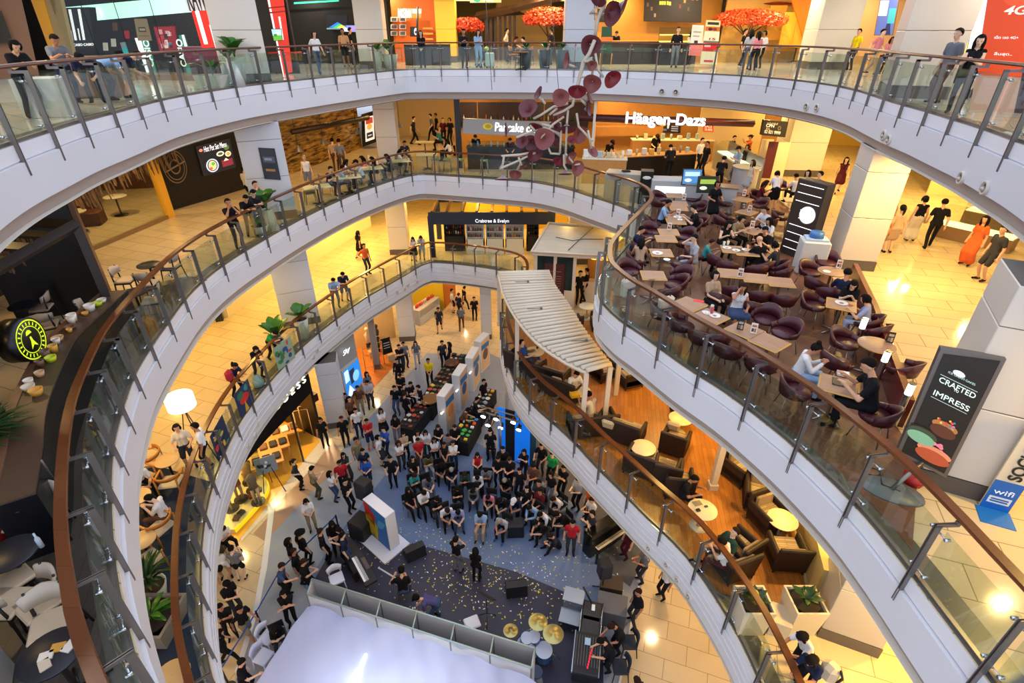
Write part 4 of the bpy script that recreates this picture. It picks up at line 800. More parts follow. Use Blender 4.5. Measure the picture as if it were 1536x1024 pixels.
for v in(.83,.615):m=MB();r=(br-bl).normalized();up=(tl-bl).normalized();nn=r.cross(up);o=bl+r*W_*.1+up*v*H_+nn*.012;m.add([o,o+r*W_*.78,o+r*W_*.78+up*.008,o+up*.008],[(0,1,2,3)]);m.build('rule',glow('#b8ccc8',.5),t,t.location)
f=P(1336,737,Z);m=MB();m.lathe((0,0,0),[(.001,0),(.46,0),(.44,.035),(.001,.05)],30,sy=.62);o=m.build('sign_foot',mat('foot_grey','#6a7076',.4));o.location=(f.x-t.location.x,f.y-t.location.y,Z+.006-t.location.z);o.rotation_euler=(0,0,-.5);o.parent=t
mc=(bl+br)/2;m=MB();m.tube([(f.x,f.y,Z+.05),(f.x*.6+mc.x*.4,f.y*.6+mc.y*.4,(Z+mc.z)/2),(mc.x,mc.y,mc.z)],.035,8);m.build('support_pole',STEEL,t,t.location)
f2=P(1308,708,Z);m=MB();m.tube([f2+Vector((math.cos(a_/10*6.283)*.13,math.sin(a_/10*6.283)*.09,.012))for a_ in range(11)]+[f+Vector((-.1,.1,.055)),f+Vector((.1,-.05,.06))],.012,6);o=m.build('power_cable',BLACK);setp(o,'coiled black power cable on the tiles by the advert foot','cable')
q=P(1368,724,Z);o=MB().lathe((0,0,0),[(.001,0),(.13,0),(.17,.16),(.001,.16)],14).build('red_bucket',mat('bucket_red','#a8161c',.4));o.location=(q.x,q.y,Z);setp(o,'small red object on the floor behind the rail near the column','bucket')
Y0=P(1466,752,Z);Y1=P(1500,762,Z);b0=Vector((Y0.x-.02,Y0.y-.1,0));
c0,c1=P(1463,757,Z),P(1496,766,Z);d=(c1-c0).normalized();up=Vector((0,0,1));w=.36
A0=c0+d*.04;cs=[A0,A0+d*w,A0+d*w+up*1.9,A0+up*1.9]
t,tx=picture('wifi_stand','cream and blue upright wifi stand with black lettering beside the column','sign',cs,'#e9d9b8',[(0,0,1,.30,'#1268c0'),(.12,.07,.88,.14,'#e8eef4'),(.2,.085,.8,.1,'#2a68a8'),(.2,.108,.8,.122,'#2a68a8')],'#d8c8a8',.03,fw=.0)
tx('wifi',.15,.17,.09,.24,'#e8f0f8',.2)
n_=d.cross(up)
text('lettering','SOCIAL',col('#1d1a18',.5),A0+d*.27+up*.62+n_*.012,up,-d,.17,t,.72,.004,bold=True)
for k,rr in enumerate((.04,.08,.12,.16)):
 m=MB();cc=A0+d*w*.5+up*1.48+n_*.012;N=10;vs=[]
 for i in range(N+1):
  a_=math.radians(50+80*i/N)
  for r_ in(rr,rr-.022):vs.append(cc+d*math.cos(a_)*r_+up*math.sin(a_)*r_)
 m.add(vs,[(2*i,2*i+2,2*i+3,2*i+1)for i in range(N)]);m.build('wifi_arc',col('#16557e',.4),t,t.location)
m=MB();m.add([A0+d*x+n_*y+up*.012 for x,y in((-.05,0),(w+.02,0),(w+.02,.36),(-.05,.36))]+[A0+d*x+n_*y+up*.0 for x,y in((-.05,0),(w+.02,0),(w+.02,.36),(-.05,.36))],[(0,1,2,3),(7,6,5,4),(0,3,7,4),(3,2,6,7),(2,1,5,6)]);m.build('foot',col('#1268c0',.4),t,t.location)
m=MB();m.ell(A0+d*w*.5+up*.47+n_*.012,(.001,.001,.001),4,3)
for i,(px,py,w,lab)in enumerate([(1436,368,2.2,'lit jewellery cabinet behind the couple in black, nearer the column'),(1478,345,2.2,'second lit jewellery cabinet, beyond the first')]):
 v=P(px,py,Z);t=thing('display_cabinet',lab,'cabinet',(v.x+.7,v.y+.3,Z),math.radians(-55),'lit jewellery cabinets');m=MB();m.box((0,0,.22),(w,.7,.44));m.build('cabinet_base',mat('cab_brown','#8a6a44',.4),t);m=MB();m.box((0,0,.46),(w-.06,.64,.04));m.build('lit_deck',glow('#ffe6a8',1.6),t);m=MB();m.box((0,0,.75),(w,.7,.55));m.build('glass_case',SHOPGLASS,t)
wall('wall_right',(15.5,14.0),(19,21.5),Z+2.4,Z+3.5,mat('yellow_wall','#edc25a',.5));wall('wall_right',(18.5,23.8),(23,21.8),Z,Z+3.5,mat('bright_shop','#f6dc96',.5))
for i in range(4):box_thing('shelf_box','small brown box on the far lit shop wall, %s along'%ORD[i],'box',(18.9+i*.8,23.2-i*.35,Z+1.0+.35*(i%2)),(.4,.3,.25),-.4,mat('shelf_box_brown','#9a7038',.5),'boxes on the lit shop wall')
THATCH,nt,bs=nodes('thatch');tcn=nt.nodes.new('ShaderNodeTexCoord');mp=nt.nodes.new('ShaderNodeMapping');mp.inputs['Scale'].default_value=(14,14,1.2);nz=nt.nodes.new('ShaderNodeTexNoise');nz.inputs['Scale'].default_value=2.2;cr=nt.nodes.new('ShaderNodeValToRGB');cr.color_ramp.elements[0].color=lin('#1c1008');cr.color_ramp.elements[1].color=lin('#8b6a45');cr.color_ramp.elements[0].position=.3;cr.color_ramp.elements[1].position=.75
nt.links.new(tcn.outputs['Object'],mp.inputs[0]);nt.links.new(mp.outputs[0],nz.inputs[0]);nt.links.new(nz.outputs[0],cr.inputs[0]);nt.links.new(cr.outputs[0],bs.inputs['Base Color']);bs.inputs['Roughness'].default_value=.9
rn=random.Random(2);m=MB();ln=[(-10.4,7.5),(-11.2,10.5),(-12.2,14.0),(-13.0,18.0),(-13.1,21.0)];pl=spline(ln,.12)
for i,(x,y)in enumerate(pl):
 for k in range(3):
  h=rn.uniform(.9,1.75);ox=rn.uniform(-.1,.25);m.add([(x+ox,y,Z+3.4),(x+ox,y+.16,Z+3.4),(x+ox+.12,y+.1+rn.uniform(-.05,.05),Z+3.4-h),(x+ox+.12,y+.03,Z+3.4-h*.96)],[(0,1,2,3),(3,2,1,0)])
o=m.build('straw_fringe',THATCH);setp(o,'brown straw fringe hanging under the gallery over the dark restaurant','thatch',kind='stuff')
m=MB();A,B=Vector((-12.4,11.8)),Vector((-10.75,12.75));wall('wall_left',A,B,Z,Z+3.4,BLK,.25)
m=MB();m.box((0,0,1.7),(.10,.3,3.4));o=m.build('trim_8',mat('bronze_edge','#6b4a38',.4));o.location=(-10.68,12.78,Z);o.rotation_euler=(0,0,.52);struct(o)
DFR=mat('dark_frame','#2b241f',.5)
t=thing('bar_pavilion','dark timber pavilion frame with slatted roof over the cafe bar','pavilion',(-9.6,9.5,Z))
def bar3(a,b,w,nm,mt=DFR):
 m=MB();m.tube([a,b],w,4,smooth=False);return m.build(nm,mt,t,t.location)
top=Z+2.75;c1=Vector((-9.3,11.0,top));c2=Vector((-8.7,6.9,top));c3=Vector((-12.5,11.6,top));c4=Vector((-12.0,7.0,top))
for a_,b_ in((c1,c2),(c1,c3),(c2,c4),(c3,c4)):bar3(a_,b_,.12,'roof_beam')
for c_ in(c1,c2):bar3(c_,Vector((c_.x,c_.y,Z)),.11,'post')
for k in range(1,6):u=k/6;bar3(c1.lerp(c2,u),c3.lerp(c4,u),.10,'roof_slat')
bar=[(-9.25,11.3),(-9.07,10.1),(-8.85,9.0),(-8.2,7.6),(-7.68,6.66),(-7.05,5.75),(-6.5,4.9)];pl=spline(bar,.2)
t=thing('cafe_bar','long black curved cafe bar with a brown rim beside the rail','counter',(-8.3,8.0,Z));m=MB();m.sweep(pl,[(-.25,Z),(.25,Z),(.25,Z+1.05),(-.25,Z+1.05)]);m.build('counter_body',mat('bar_black','#0f1014',.25),t,t.location);m=MB();m.sweep(pl,[(-.30,Z+1.05),(-.18,Z+1.05),(-.18,Z+1.10),(-.30,Z+1.10)]);m.build('counter_rim',mat('rim_brown','#6b4c36',.4),t,t.location);m=MB();m.sweep(pl,[(-.18,Z+1.05),(.24,Z+1.05),(.24,Z+1.08),(-.18,Z+1.08)]);m.build('worktop',mat('bar_top_tan','#4a382c',.4),t,t.location)
rn=random.Random(8)
for k in range(18):
 v=pl[3+int(k*1.05)%(len(pl)-8)];nx_,ny_=.9,.2;o_=rn.uniform(-.08,.14);c=rn.choice(['#d8cdb8','#c9a37a','#8a8f92','#e8e0d0','#c8d62a','#6b4a38','#d9a040']);h=rn.uniform(.06,.2)
 mm=MB();rr=rn.uniform(.05,.12);mm.lathe((0,0,0),[(.001,0),(rr*.7,0),(rr,h),(rr*.9,h),(rr*.6,.02)],12);o=mm.build('bar_bowl' if k%2 else 'bar_cup',col(c,.35));o.location=(v[0]-.02-o_,v[1]+rn.uniform(-.1,.1),Z+1.081);setp(o,'%s %s on the black cafe bar, %s along it'%({'#d8cdb8':'cream','#c9a37a':'tan','#8a8f92':'grey','#e8e0d0':'white','#c8d62a':'lime','#6b4a38':'brown','#d9a040':'amber'}[c],'bowl' if k%2 else 'cup',ORD[k]),'bowl' if k%2 else 'cup','crockery on the cafe bar')
ctr=P(47,509,Z+1.5);nrm=Vector((.98,.17,0)).normalized();t=thing('round_bar_sign','black drum sign with a lime round emblem standing on the cafe bar','sign',ctr);N=32
side=Vector((0,0,1)).cross(nrm)
def disc(r0,r1,k,nm,mt):
 m=MB();vs=[nrm*k+side*math.cos(6.2832*i/N)*r_+Vector((0,0,math.sin(6.2832*i/N)*r_))for r_ in(r0,max(r1,.0005))for i in range(N)];m.add(vs,[(i,(i+1)%N,N+(i+1)%N,N+i)for i in range(N)]);m.build(nm,mt,t)
m=MB();m.tube([nrm*-.32,nrm*0],.40,32);m.build('drum',mat('drum_black','#0d0d0f',.35),t);LIME=glow('#c8e020',.9)
disc(.37,.345,.004,'emblem_ring',LIME);disc(.25,.235,.004,'emblem_ring',LIME)
for k in range(22):
 a_=6.2832*k/22;m=MB();c_=nrm*.005+side*math.cos(a_)*.295+Vector((0,0,math.sin(a_)*.295));r_=side*math.cos(a_)+Vector((0,0,math.sin(a_)));tg=nrm.cross(r_);m.add([c_+r_*x*.03+tg*y*.018 for x,y in((-1,-1),(1,-1),(1,.4),(-1,.4))],[(0,1,2,3)]);m.build('emblem_mark',LIME,t)
m=MB();m.add([nrm*.006+side*x+Vector((0,0,z))for x,z in((-.02,.06),(.02,.06),(.03,-.02),(.09,-.16),(.0,-.10),(-.09,-.16),(-.03,-.02))],[(0,1,2,3,4,5,6)]);m.add([nrm*.006+side*x+Vector((0,0,z))for x,z in((-.08,.11),(.08,.11),(.05,.17),(0,.19),(-.05,.17))],[(0,1,2,3,4)]);m.build('emblem_figure',LIME,t)
m=MB();m.tube([(-nrm*.16)+Vector((0,0,-.39)),(-nrm*.16)+Vector((0,0,Z+1.09-ctr.z))],.03,8);m.build('stand',BLACK,t)
q=P(22,610,Z+1.0);box_thing('wooden_tray_table','slatted brown side table below the round lime sign','table',(-8.75,6.6,Z),(.9,.7,1.0),.5,mat_plank('slat_top','#6b4a34','#7a563e','#2a1a10',2,.05,.4))
CREAMS=mat('cream_pad','#bfa98c',.6);GREYB=mat('grey_back','#b8aa98',.55);LEGB=mat('chair_black','#16120f',.4)
cc_=cafe_chair(CREAMS,GREYB,LEGB);ccu=[0];bt_=pedestal_table(mat('black_top','#1c1e26',.35),mat('black_edge','#1b1c22',.3),LEGB,.6,.6,True,name='cafe_table');btu=[0]
for i,(x,y)in enumerate([(223,397),(201,438),(35,458),(77,980),(15,830)]):
 q=P(x,y,Z+.74);put(bt_,btu,(q.x,q.y,Z),0,['round navy-topped table standing clear on the cream tiles','round dark table right against the rail bend','round table under the dark pavilion frame','round black table with napkins in the near bottom corner','round black table behind the near rail, between cream chairs'][i],'round cafe tables')
for i,(x,y,f)in enumerate([(188,420,10),(256,400,180),(222,425,100),(228,450,200),(140,470,30),(62,462,200),(70,488,120),(62,770,-60),(15,870,60),(60,905,-120),(80,935,-60),(20,780,0),(10,905,90)]):
 q=P(x,y,Z+.46);put(cc_,ccu,(q.x,q.y,Z),math.radians(f-90),'black-legged chair with pale back at the rail-side cafe, %s from the far end'%ORD[i],'pale-backed cafe chairs')
q=P(77,975,Z+.745)
for i,(x,y,c,lab)in enumerate([(70,985,'#d9cdbb','crumpled cream napkin on the near black table'),(105,970,'#e2d6c8','folded white napkin on the near black table'),(68,998,'#c8b49a','small paper scrap on the near black table'),(88,972,'#c8923a','brass cutlery holder on the near black table')]):flat('napkin' if i<3 else 'cutlery_holder',lab,'napkin' if i<3 else 'holder',x,y,Z+.745,(.13,.10,.03),c,.4+i)
q=P(60,815,Z+.8);o=MB().lathe((0,0,0),[(.001,0),(.03,0),(.03,.14),(.012,.18),(.012,.24),(.001,.24)],10).build('water_bottle',col('#b8c8d4',.15));o.location=(q.x,q.y,Z+.745);setp(o,'small clear bottle on the dark table behind the near rail','bottle')
box_thing('grey_sofa','grey upholstered block in the near bottom corner','sofa',(-5.85,2.95,Z),(.7,.7,.8),.6,mat('sofa_grey','#8c8884',.7),bev=.06)
potted_plant('dark needle-leaved potted shrub at the left edge above the near rail',P(5,740,Z),'taper',.9,.3,130,.8,.95,.025,3,LEAFD,droop=.45,potm=BLACKM);potted_plant('second dark potted shrub below it at the left edge, in a red pot',P(0,830,Z),'taper',.6,.3,30,.8,.7,.045,4,LEAF,droop=.5,potm=mat('pot_red','#7a1216',.4))
m=MB();m.tube([P(62,690,Z+1.5),P(95,740,Z+.02)],.012,6);setp(m.build('thin_pole',STEEL),'thin grey pole standing behind the near left rail','pole')
wall('wall_left',(-14.2,8.0),(-9.0,2.0),Z,Z+3.4,mat('near_dark','#1c1714',.7))
potted_plant('potted fiddle-leaf plant with big leaves beside the pale column',P(408,346,Z),'up',.8,.30,10,1.15,.6,.2,6);potted_plant('low potted plant at the rail in front of the big-leaved one',P(392,352,Z),'taper',.35,.3,10,.35,.3,.08,7)
H=person
H(342,304,Z,-45,'mouth','black','black',where='hands at the mouth behind the rail beside four others');H(369,298,Z,-50,'lean','black','khaki',where='leaning on the rail next to the mouth-covering man');H(380,290,Z,-55,'lean','dark grey','grey',where='leaning on the rail between two friends');H(383,277,Z,-30,'mouth','grey','dark grey',where='raising a hand behind the leaning friends');H(366,254,Z,60,'carry','white','black',where='carrying an orange bag by the black wall');H(375,255,Z,200,'phone','cream','black','long',sex='f',where='facing the bag carrier by the black wall')
H(456,237,Z,-80,'stand','white','grey','short','shorts','none','f','walking past the golden rippled wall',haircol=HAIRG);H(498,211,Z,95,'stand','beige','brown',where='with back turned at the golden wall');H(508,212,Z,90,'stand','grey','brown',where='beside the other back-turned visitor at the golden wall')
for i,(x,y,tp,hr,f)in enumerate([(496,254,'navy','short',-20),(514,252,'light blue','short',30),(520,243,'white','long',30),(534,244,'white','cap',-150),(542,238,'pink','long',-150),(557,239,'black','long',210),(579,235,'dark grey','long',180),(601,227,'white','long',20),(607,215,'dark grey','short',-60),(666,209,'black','short',180),(670,212,'white','long',160)]):
 H(x,y,Z,f,'sit_eat',tp,'dark grey',hr,sex='f' if hr=='long' else 'm',where='at the far rail tables, %s from the golden wall'%ORD[i])
H(621,178,Z,0,'walk','dark grey','black',where='walking past the far tables with a tray');H(645,174,Z,200,'walk','grey','black',where='walking away near the bar');H(653,173,Z,200,'stand','black','black',where='standing next to the walker near the bar');H(664,180,Z,-90,'stand','dark red','black',sex='f',where='standing by the bar column');H(674,180,Z,-120,'stand','black','black','bob',where='next to the bar column, facing the diners');H(655,196,Z,200,'sit_eat','teal','black',where='seated at the far tables near the bar');H(686,203,Z,200,'sit_eat','dark red','black',where='seated at the bar end')
H(713,206,Z,-90,'work','black','black',where='working behind the black bar');H(765,211,Z,-90,'work','dark red','black',where='working behind the black bar, sculpture side')
H(918,214,Z,-60,'work','black','black','cap',where='at the pale wood counter of the ice-cream shop');H(986,205,Z,-90,'work','black','black','cap',where='under the menu board of the ice-cream shop');H(1006,221,Z,90,'work','black','black',where='with back turned at the ivory prep counter')
H(1054,211,Z,-60,'stand','white','black',where='behind the cake display');H(1061,216,Z,200,'stand','black','black',where='with back half turned behind the cake display');H(1102,207,Z,-60,'phone','dark grey','black','short',sex='f',where='waiting beyond the cake display');H(1126,206,Z,180,'photo','orange','black','hat',sex='f',where='photographing beyond the cake display');H(1108,224,Z,200,'phone','light blue','grey','cap',where='leaning over the cake display');H(1121,221,Z,210,'stand','black','beige','bob',sex='f',leg='skirt',where='queueing at the cake display');H(1086,239,Z,60,'work','black','black','cap',where='serving behind the cake display');H(1129,244,Z,190,'stand','cream','light grey','long','dress','none','f','in a pale dress queueing at the cake display',label='long-haired person in a pale dress queueing at the cake display')
H(1029,259,Z,190,'bend','black','black',where='bending over the freezer beside the menu screens');H(1076,277,Z,-85,'carry','black','black','bob','skirt',sex='f',where='carrying a tray between the maroon chairs');H(1150,275,Z,-20,'sit_eat','dark red','black','long',sex='f',where='seated behind the striped-top standing person');H(1166,261,Z,80,'work','white','black','bob','skirt',sex='f',where='leaning over a table with back turned');H(1194,265,Z,100,'sit_eat','white','black',where='seated with a bag strap near the yellow corridor');H(1212,260,Z,-150,'stand','teal','black','long','dress',sex='f',label='long-haired person in a teal top beside the standing grey shirt',where='');H(1230,262,Z,170,'stand','grey','black',where='standing in front of the yellow corridor');H(1270,240,Z,-110,'walk','maroon','maroon','long','dress','none','f',where='',label='person in a dark red dress walking in the far yellow corridor')
H(1146,315,Z,200,'sit_eat','white','black',where='in a black-patterned shirt turned to the family table');H(1153,332,Z,200,'sit_eat','white','black','long',sex='f',where='with white back to the aisle at the family table');H(1113,329,Z,-60,'sit_eat','khaki','black','bob',where='at the rear of the family table');H(1094,337,Z,-80,'sit_eat','black','black','long',sl='none',sex='f',where='facing plates at the family table');H(1147,346,Z,215,'sit_eat','black','black',where='with glasses bending to the family table');H(1068,364,Z,-10,'sit_eat','teal','black',s=.78,label='child in a teal T-shirt at the end of the family table');H(1139,360,Z,100,'sit_eat','black','black','bald',where='with back turned at the family table');H(1161,368,Z,130,'sit_eat','dark grey','black','bob',sex='f',where='beside the bald man')
H(1003,305,Z,-20,'sit_eat','light blue','black',where='eating in the rail-side row');H(1040,313,Z,170,'sit_eat','black','black',where='eating opposite the light blue shirt');H(963,345,Z,-20,'sit_eat','navy','navy',where='reaching over the rail-side table');H(962,362,Z,80,'sit_eat','beige','brown','long',sl='none',sex='f',where='in a patterned top with back to the rail');H(1041,358,Z,185,'sit_cheek','light grey','light grey','cropped',where='opposite the navy T-shirt')
H(1073,414,Z,-75,'sit','beige','black','bob',sex='f',vox=.016,where='beside the red folder at the rail-side row');H(1114,432,Z,-95,'sit_cheek','white','denim','long','skirt','none','f','touching the cheek at the rail-side row',vox=.016)
H(1271,410,Z,60,'sit_eat','navy','black',where='bending at the round table below the yellow column');H(1280,428,Z,-120,'sit_phone','black','black','long',sex='f',where='holding a phone by the maroon partition');H(1297,449,Z,140,'sit_eat','lavender','lavender','bob',sex='f',where='with back to the tiled walkway')
H(1224,524,Z,-25,'sit_phone','white','light blue','bun',sl='long',sex='f',vox=.014,where='typing at the near rail-side table');H(1302,549,Z,155,'sit_eat','black','black','cropped',s=1.16,vox=.014,where='broad-backed opposite the white blouse')
H(1341,297,Z,95,'stand','beige','beige','bob','skirt',sex='f',where='first of four before the lit jewellery cabinets');H(1334,314,Z,80,'stand','beige','beige','long','skirt',sex='f',where='before the lit jewellery cabinets, next to the ponytail');H(1354,313,Z,85,'stand','beige','beige','tail','skirt','none','f','before the lit jewellery cabinets');H(1388,299,Z,75,'stand','black','cream','bob','longskirt','none','f','before the lit jewellery cabinets');H(1417,304,Z,60,'walk','black','black',where='striding to the lit jewellery cabinets');H(1478,330,Z,200,'stand','orange','orange','long','longskirt',sex='f',where='at the lit shop under the fascia');H(1505,345,Z,180,'stand','dark grey','dark grey',leg='shorts',where='in shade at the lit shop under the fascia')
H(0,0,Z,175,'lean','black','navy',label='person at the picture edge resting an arm on the near rail',at=(6.55,3.62),vox=.014)
q=Vector((3.05,12.75,Z+.5));t=thing('white_tote_bag','large pale tote bag hanging on a chair behind the curved rail','bag',(q.x,q.y,Z+.25),.5);m=MB();m.box((0,0,.25),(.42,.2,.5),bev=.05);m.build('bag_body',mat('canvas_white','#c4bfb4',.8),t);m=MB();m.tube([(-.12,0,.48),(-.1,0,.66),(.1,0,.66),(.12,0,.48)],.014,6);m.build('handle',mat('strap_grey','#4a4a4a',.7),t)
q=P(1007,445,Z+.85);t=thing('handbag','cream handbag with black handles on the chair by the red folder','bag',(q.x-.1,q.y,Z+.55),.4);m=MB();m.box((0,0,.15),(.42,.18,.3),bev=.05);m.build('bag_body',mat('canvas_cream','#d4c8b4',.7),t);m=MB();m.tube([(-.1,0,.29),(-.08,0,.42),(.08,0,.42),(.1,0,.29)],.016,6);m.build('handle',BLACK,t)
Z=Z3
STAND={(4,83):(-10.0,12.1),(72,62):(-11.0,14.6),(108,79):(-10.5,14.7),(134,82):(-10.5,15.3),(152,85):(-10.45,15.9),(1441,26):(10.75,14.75),(1474,38):(9.9,12.9),(936,43):(5.6,33.2)}
FEET={(474,48):(480,112),(514,52):(521,101),(524,46):(531,98),(630,48):(635,103),(691,41):(697,103.5),(719,48):(718,102),(757,44):(760,93),(790,55):(790,96),(770,55):(769,95),(826,36):(826,98),(1012,38):(1010,102),(1031,45):(1030,97.5),(1114,36):(1108,99),(1122,45):(1117,105),(1131,44):(1128,106.5),(1140,46):(1137,103),(1286,37):(1273,106),(1312,34):(1303,112),(1325,53):(1321,112)}
def H(x,y,z,*a,**k):
 k['at']=STAND.get((x,y))or tuple(P(*FEET[(x,y)],z)[:2]);return person(x,y,z,*a,**k)
ORD=['first','second','third','fourth','fifth','sixth','seventh','eighth','ninth','tenth','eleventh','twelfth','thirteenth','fourteenth','fifteenth','sixteenth','seventeenth','eighteenth','nineteenth','twentieth']
column(-9.3,20.75,1.5,1.05,math.radians(26),Z,Z+4.6,PANEL);column(-6.6,28.9,1.25,1.25,math.radians(4),Z,Z+4.6,PANEL);column(-3.6,33.95,1.08,1.1,0,Z,Z+4.6,mat('yellow_column','#e6b83a',.4));column(3.05,28.3,1.3,1.2,0,Z,Z+4.6,PANELG);column(14.75,28.5,1.75,1.6,-.08,Z,Z+4.6,PANEL)
column(11.3,16.55,1.45,1.45,math.radians(-24),Z,Z+4.6,PANEL)
DK=mat('shop_dark','#17130f',.5);TEAL=mat('teal_panel','#1f5a50',.4)
def rect(name,lab,cat,pts,mtl,th=.04,group=None):
 """upright slab given by its four corners (bl, br, tr, tl)"""
 c=[Vector(p)for p in pts];n=(c[1]-c[0]).cross(c[3]-c[0]).normalized()*th;ctr=(c[0]+c[1])/2;m=MB()
 m.add(c+[v-n for v in c],[(0,1,2,3),(7,6,5,4),(0,4,5,1),(1,5,6,2),(2,6,7,3),(3,7,4,0)]);o=m.build(name,mtl,None,ctr);o.location=ctr;return setp(o,lab,cat,group)if lab else struct(o)
def onplane(A,B,pts):return[PL(x,y,A,B)for x,y in pts]
FA,FB=(-19.0,23.4),(-9.9,21.6);IA,IB=(-22,27.4),(-9.5,25.2)
wall('wall_left',(-24,27.8),(-9.0,25.2),Z,Z+4.6,mat('shop_dark2','#241d19',.5));wall('wall_left',(-26,20),(-24,28),Z,Z+4.6,DK)
rect('wall_left',None,None,onplane((-20.5,21.0),(-16.5,23.6),[(-30,130),(60,118),(18,-60),(-60,-60)]),mat('wood_cladding','#8a6650',.5,noise=.1,nscale=3),.1)
rect('niche_shade','flat dark sheet for recess shade in the wood-clad wall at the top corner','niche',onplane((-20.2,20.9),(-16.2,23.5),[(-14,65),(20,64),(2,16),(-14,16)]),DK,.02)  # thin dark sheet stands in for the recess's shade
for i,(pts,mt)in enumerate([([(92,124),(103,122),(59,-20),(39,-20)],mat('amber_frame_glow','#d99a26',.35,emit=.15)),([(100,121),(118,119),(86,-20),(62,-20)],mat('beige_pier','#a8946c',.45))]):rect('trim_%d'%(20+i),None,None,onplane(FA,FB,pts),mt,.15)  # yellow strip is a reflection, built as a faintly glowing frame
m=MB();a_,b_=PL(118,118,FA,FB),PL(330,110,FA,FB);m.add([(a_.x,a_.y,Z),(b_.x,b_.y,Z),(b_.x,b_.y,Z+4.6),(a_.x,a_.y,Z+4.6)],[(0,1,2,3)]);struct(m.build('window_2',SHOPGLASS))
for i,x in enumerate((150,198,250)):
 v=PL(x,90,FA,FB);m=MB();m.tube([(v.x,v.y,Z),(v.x,v.y,Z+4.6)],.012,5);struct(m.build('trim_%d'%(24+i),BLACK))
m=MB();d_=Vector((b_.x-a_.x,b_.y-a_.y,0));m.box((0,0,.09),(d_.length,.9,.18));o=m.build('trim_28',mat('plinth_wood','#8a6a4a',.4));o.location=((a_.x+b_.x)/2,(a_.y+b_.y)/2+.1,Z);o.rotation_euler=(0,0,math.atan2(d_.y,d_.x));struct(o)
TG=glow('#c4f4e4',1.1)
rect('light_cove','long pale-green lit band high in the watch shop','light',onplane(IA,IB,[(85,36),(300,17),(300,-8),(85,12)]),TG,.1)
rect('shop_logo','small white square logo panel on the lit green band','sign',onplane((IA[0],IA[1]-.1),(IB[0],IB[1]-.1),[(139,28),(152,26),(148,12),(134,13)]),glow('#f0fff8',1),.03)
M1,M2=(-20,24.9),(-9.8,23.2)
t,tx=picture('watch_display','black watch display with white light tubes and logo lettering','display',onplane(M1,M2,[(111,72),(141,71),(133,12),(98,13)]),'#171a1c',[(.12,.2,.24,.98,'#ffffff'),(.52,.2,.64,.98,'#ffffff'),(.0,.2,.06,.45,'#ffffff'),(.36,.2,.42,.5,'#ffffff')],'#101214',.3,.9)
tx('CASIO',.02,.05,.09,.42,'#ffffff',1.0,bold=True);tx('CASIO',.52,.05,.09,.46,'#ffffff',1.0,bold=True)
t,tx=picture('shop_banner','bright teal shop banner with vertical lettering','banner',onplane(M1,M2,[(196,112),(202,111),(187,63),(180,64)]),'#2aa0ac',[(.0,.85,1,1,'#7a8284')],'#2aa0ac',.05,.5,fw=0);tx('LOVE',.2,.4,.1,.6,'#e0ffff',.7)
for i,(p,lab)in enumerate([([(222,115),(236,114),(221,56),(202,57)],'white and green watch banner standing in the shop window'),([(281,111),(294,110),(276,52),(268,53)],'white and green watch banner next to the red shop')]):
 sw=i==1;t,tx=picture('watch_banner',lab,'banner',onplane(M1,M2,p),'#2c7a66',[((.0,0,.46,1,'#ffffff')if not sw else(.55,0,1,1,'#ffffff'))],'#2c7a66',.06,.8,fw=0,group='watch banners')
 b0,b1=onplane((M1[0],M1[1]-.1),(M2[0],M2[1]-.1),[p[0],p[3]]);q_=onplane((M1[0],M1[1]-.1),(M2[0],M2[1]-.1),[((p[0][0]*.35+p[1][0]*.65)-(9 if sw else 0),100),(p[2][0]-(4 if sw else-1),60),(p[1][0],p[1][1])])
 text('lettering','CASIO',glow('#ffffff',.8),q_[0],(q_[1]-q_[0]),(q_[0]-q_[2]).normalized()*-1 if False else Vector((-1,.18,0)),.26,t,.95,.004,bold=True)
picture('paper_poster','brown paper poster hung in the watch shop window','poster',onplane((-19,23.5),(-9.9,21.75),[(207,61),(228,61),(220,28),(201,28)]),'#a08868',[(.2,.4,.75,.62,'#4a3828'),(.27,.46,.7,.56,'#b8a488'),(.15,.2,.85,.24,'#7a6448')],'#a08868',.01,0,fw=0)
rn=random.Random(4);picture('collage_board','red board covered in small prints inside the watch shop','board',onplane(M1,M2,[(240,76),(266,74),(262,40),(231,41)]),'#a01c2c',[(x,y,x+rn.uniform(.12,.28),y+rn.uniform(.12,.25),rn.choice(['#e8e0d8','#2a2630','#d8a0b0','#4a6aa0','#c83a4a']))for x,y in[(rn.uniform(.02,.7),rn.uniform(.02,.75))for k in range(16)]],'#7a1420',.05,.3)
for i,(x,y,c)in enumerate([(158,70,'#f4f4f0'),(170,64,'#e8e8e0'),(190,52,'#c02030'),(172,40,'#6a4a3a')]):rect('shop_card','%s square card in the dark part of the watch shop'%['white narrow','white printed','red','brown'][i],'card',onplane(M1,M2,[(x-3,y+6),(x+4,y+6),(x+3,y-6),(x-4,y-6)]),col(c,.5),.02)
t,tx=picture('red_shopfront','bright red shop panel with two white light strips','panel',onplane(FA,FB,[(303,72),(345,70),(331,16),(287,16)]),'#d8261c',[(.12,.1,.26,1.0,'#ffffff'),(.48,-.02,.60,.62,'#ffffff'),(.86,0,1,.98,'#b01c20')],'#d8261c',.06,.9,fw=0)
t,tx=picture('shop_name_sign','white sign with large black capital letters above the red panel','sign',onplane(FA,FB,[(283,16),(335,15),(331,-6),(277,-5)]),'#e8e4ea',[],'#c8c4c8',.06,.3,fw=.01);tx('KAWA',.04,.02,.95,.93,'#1a1420',0,bold=True)
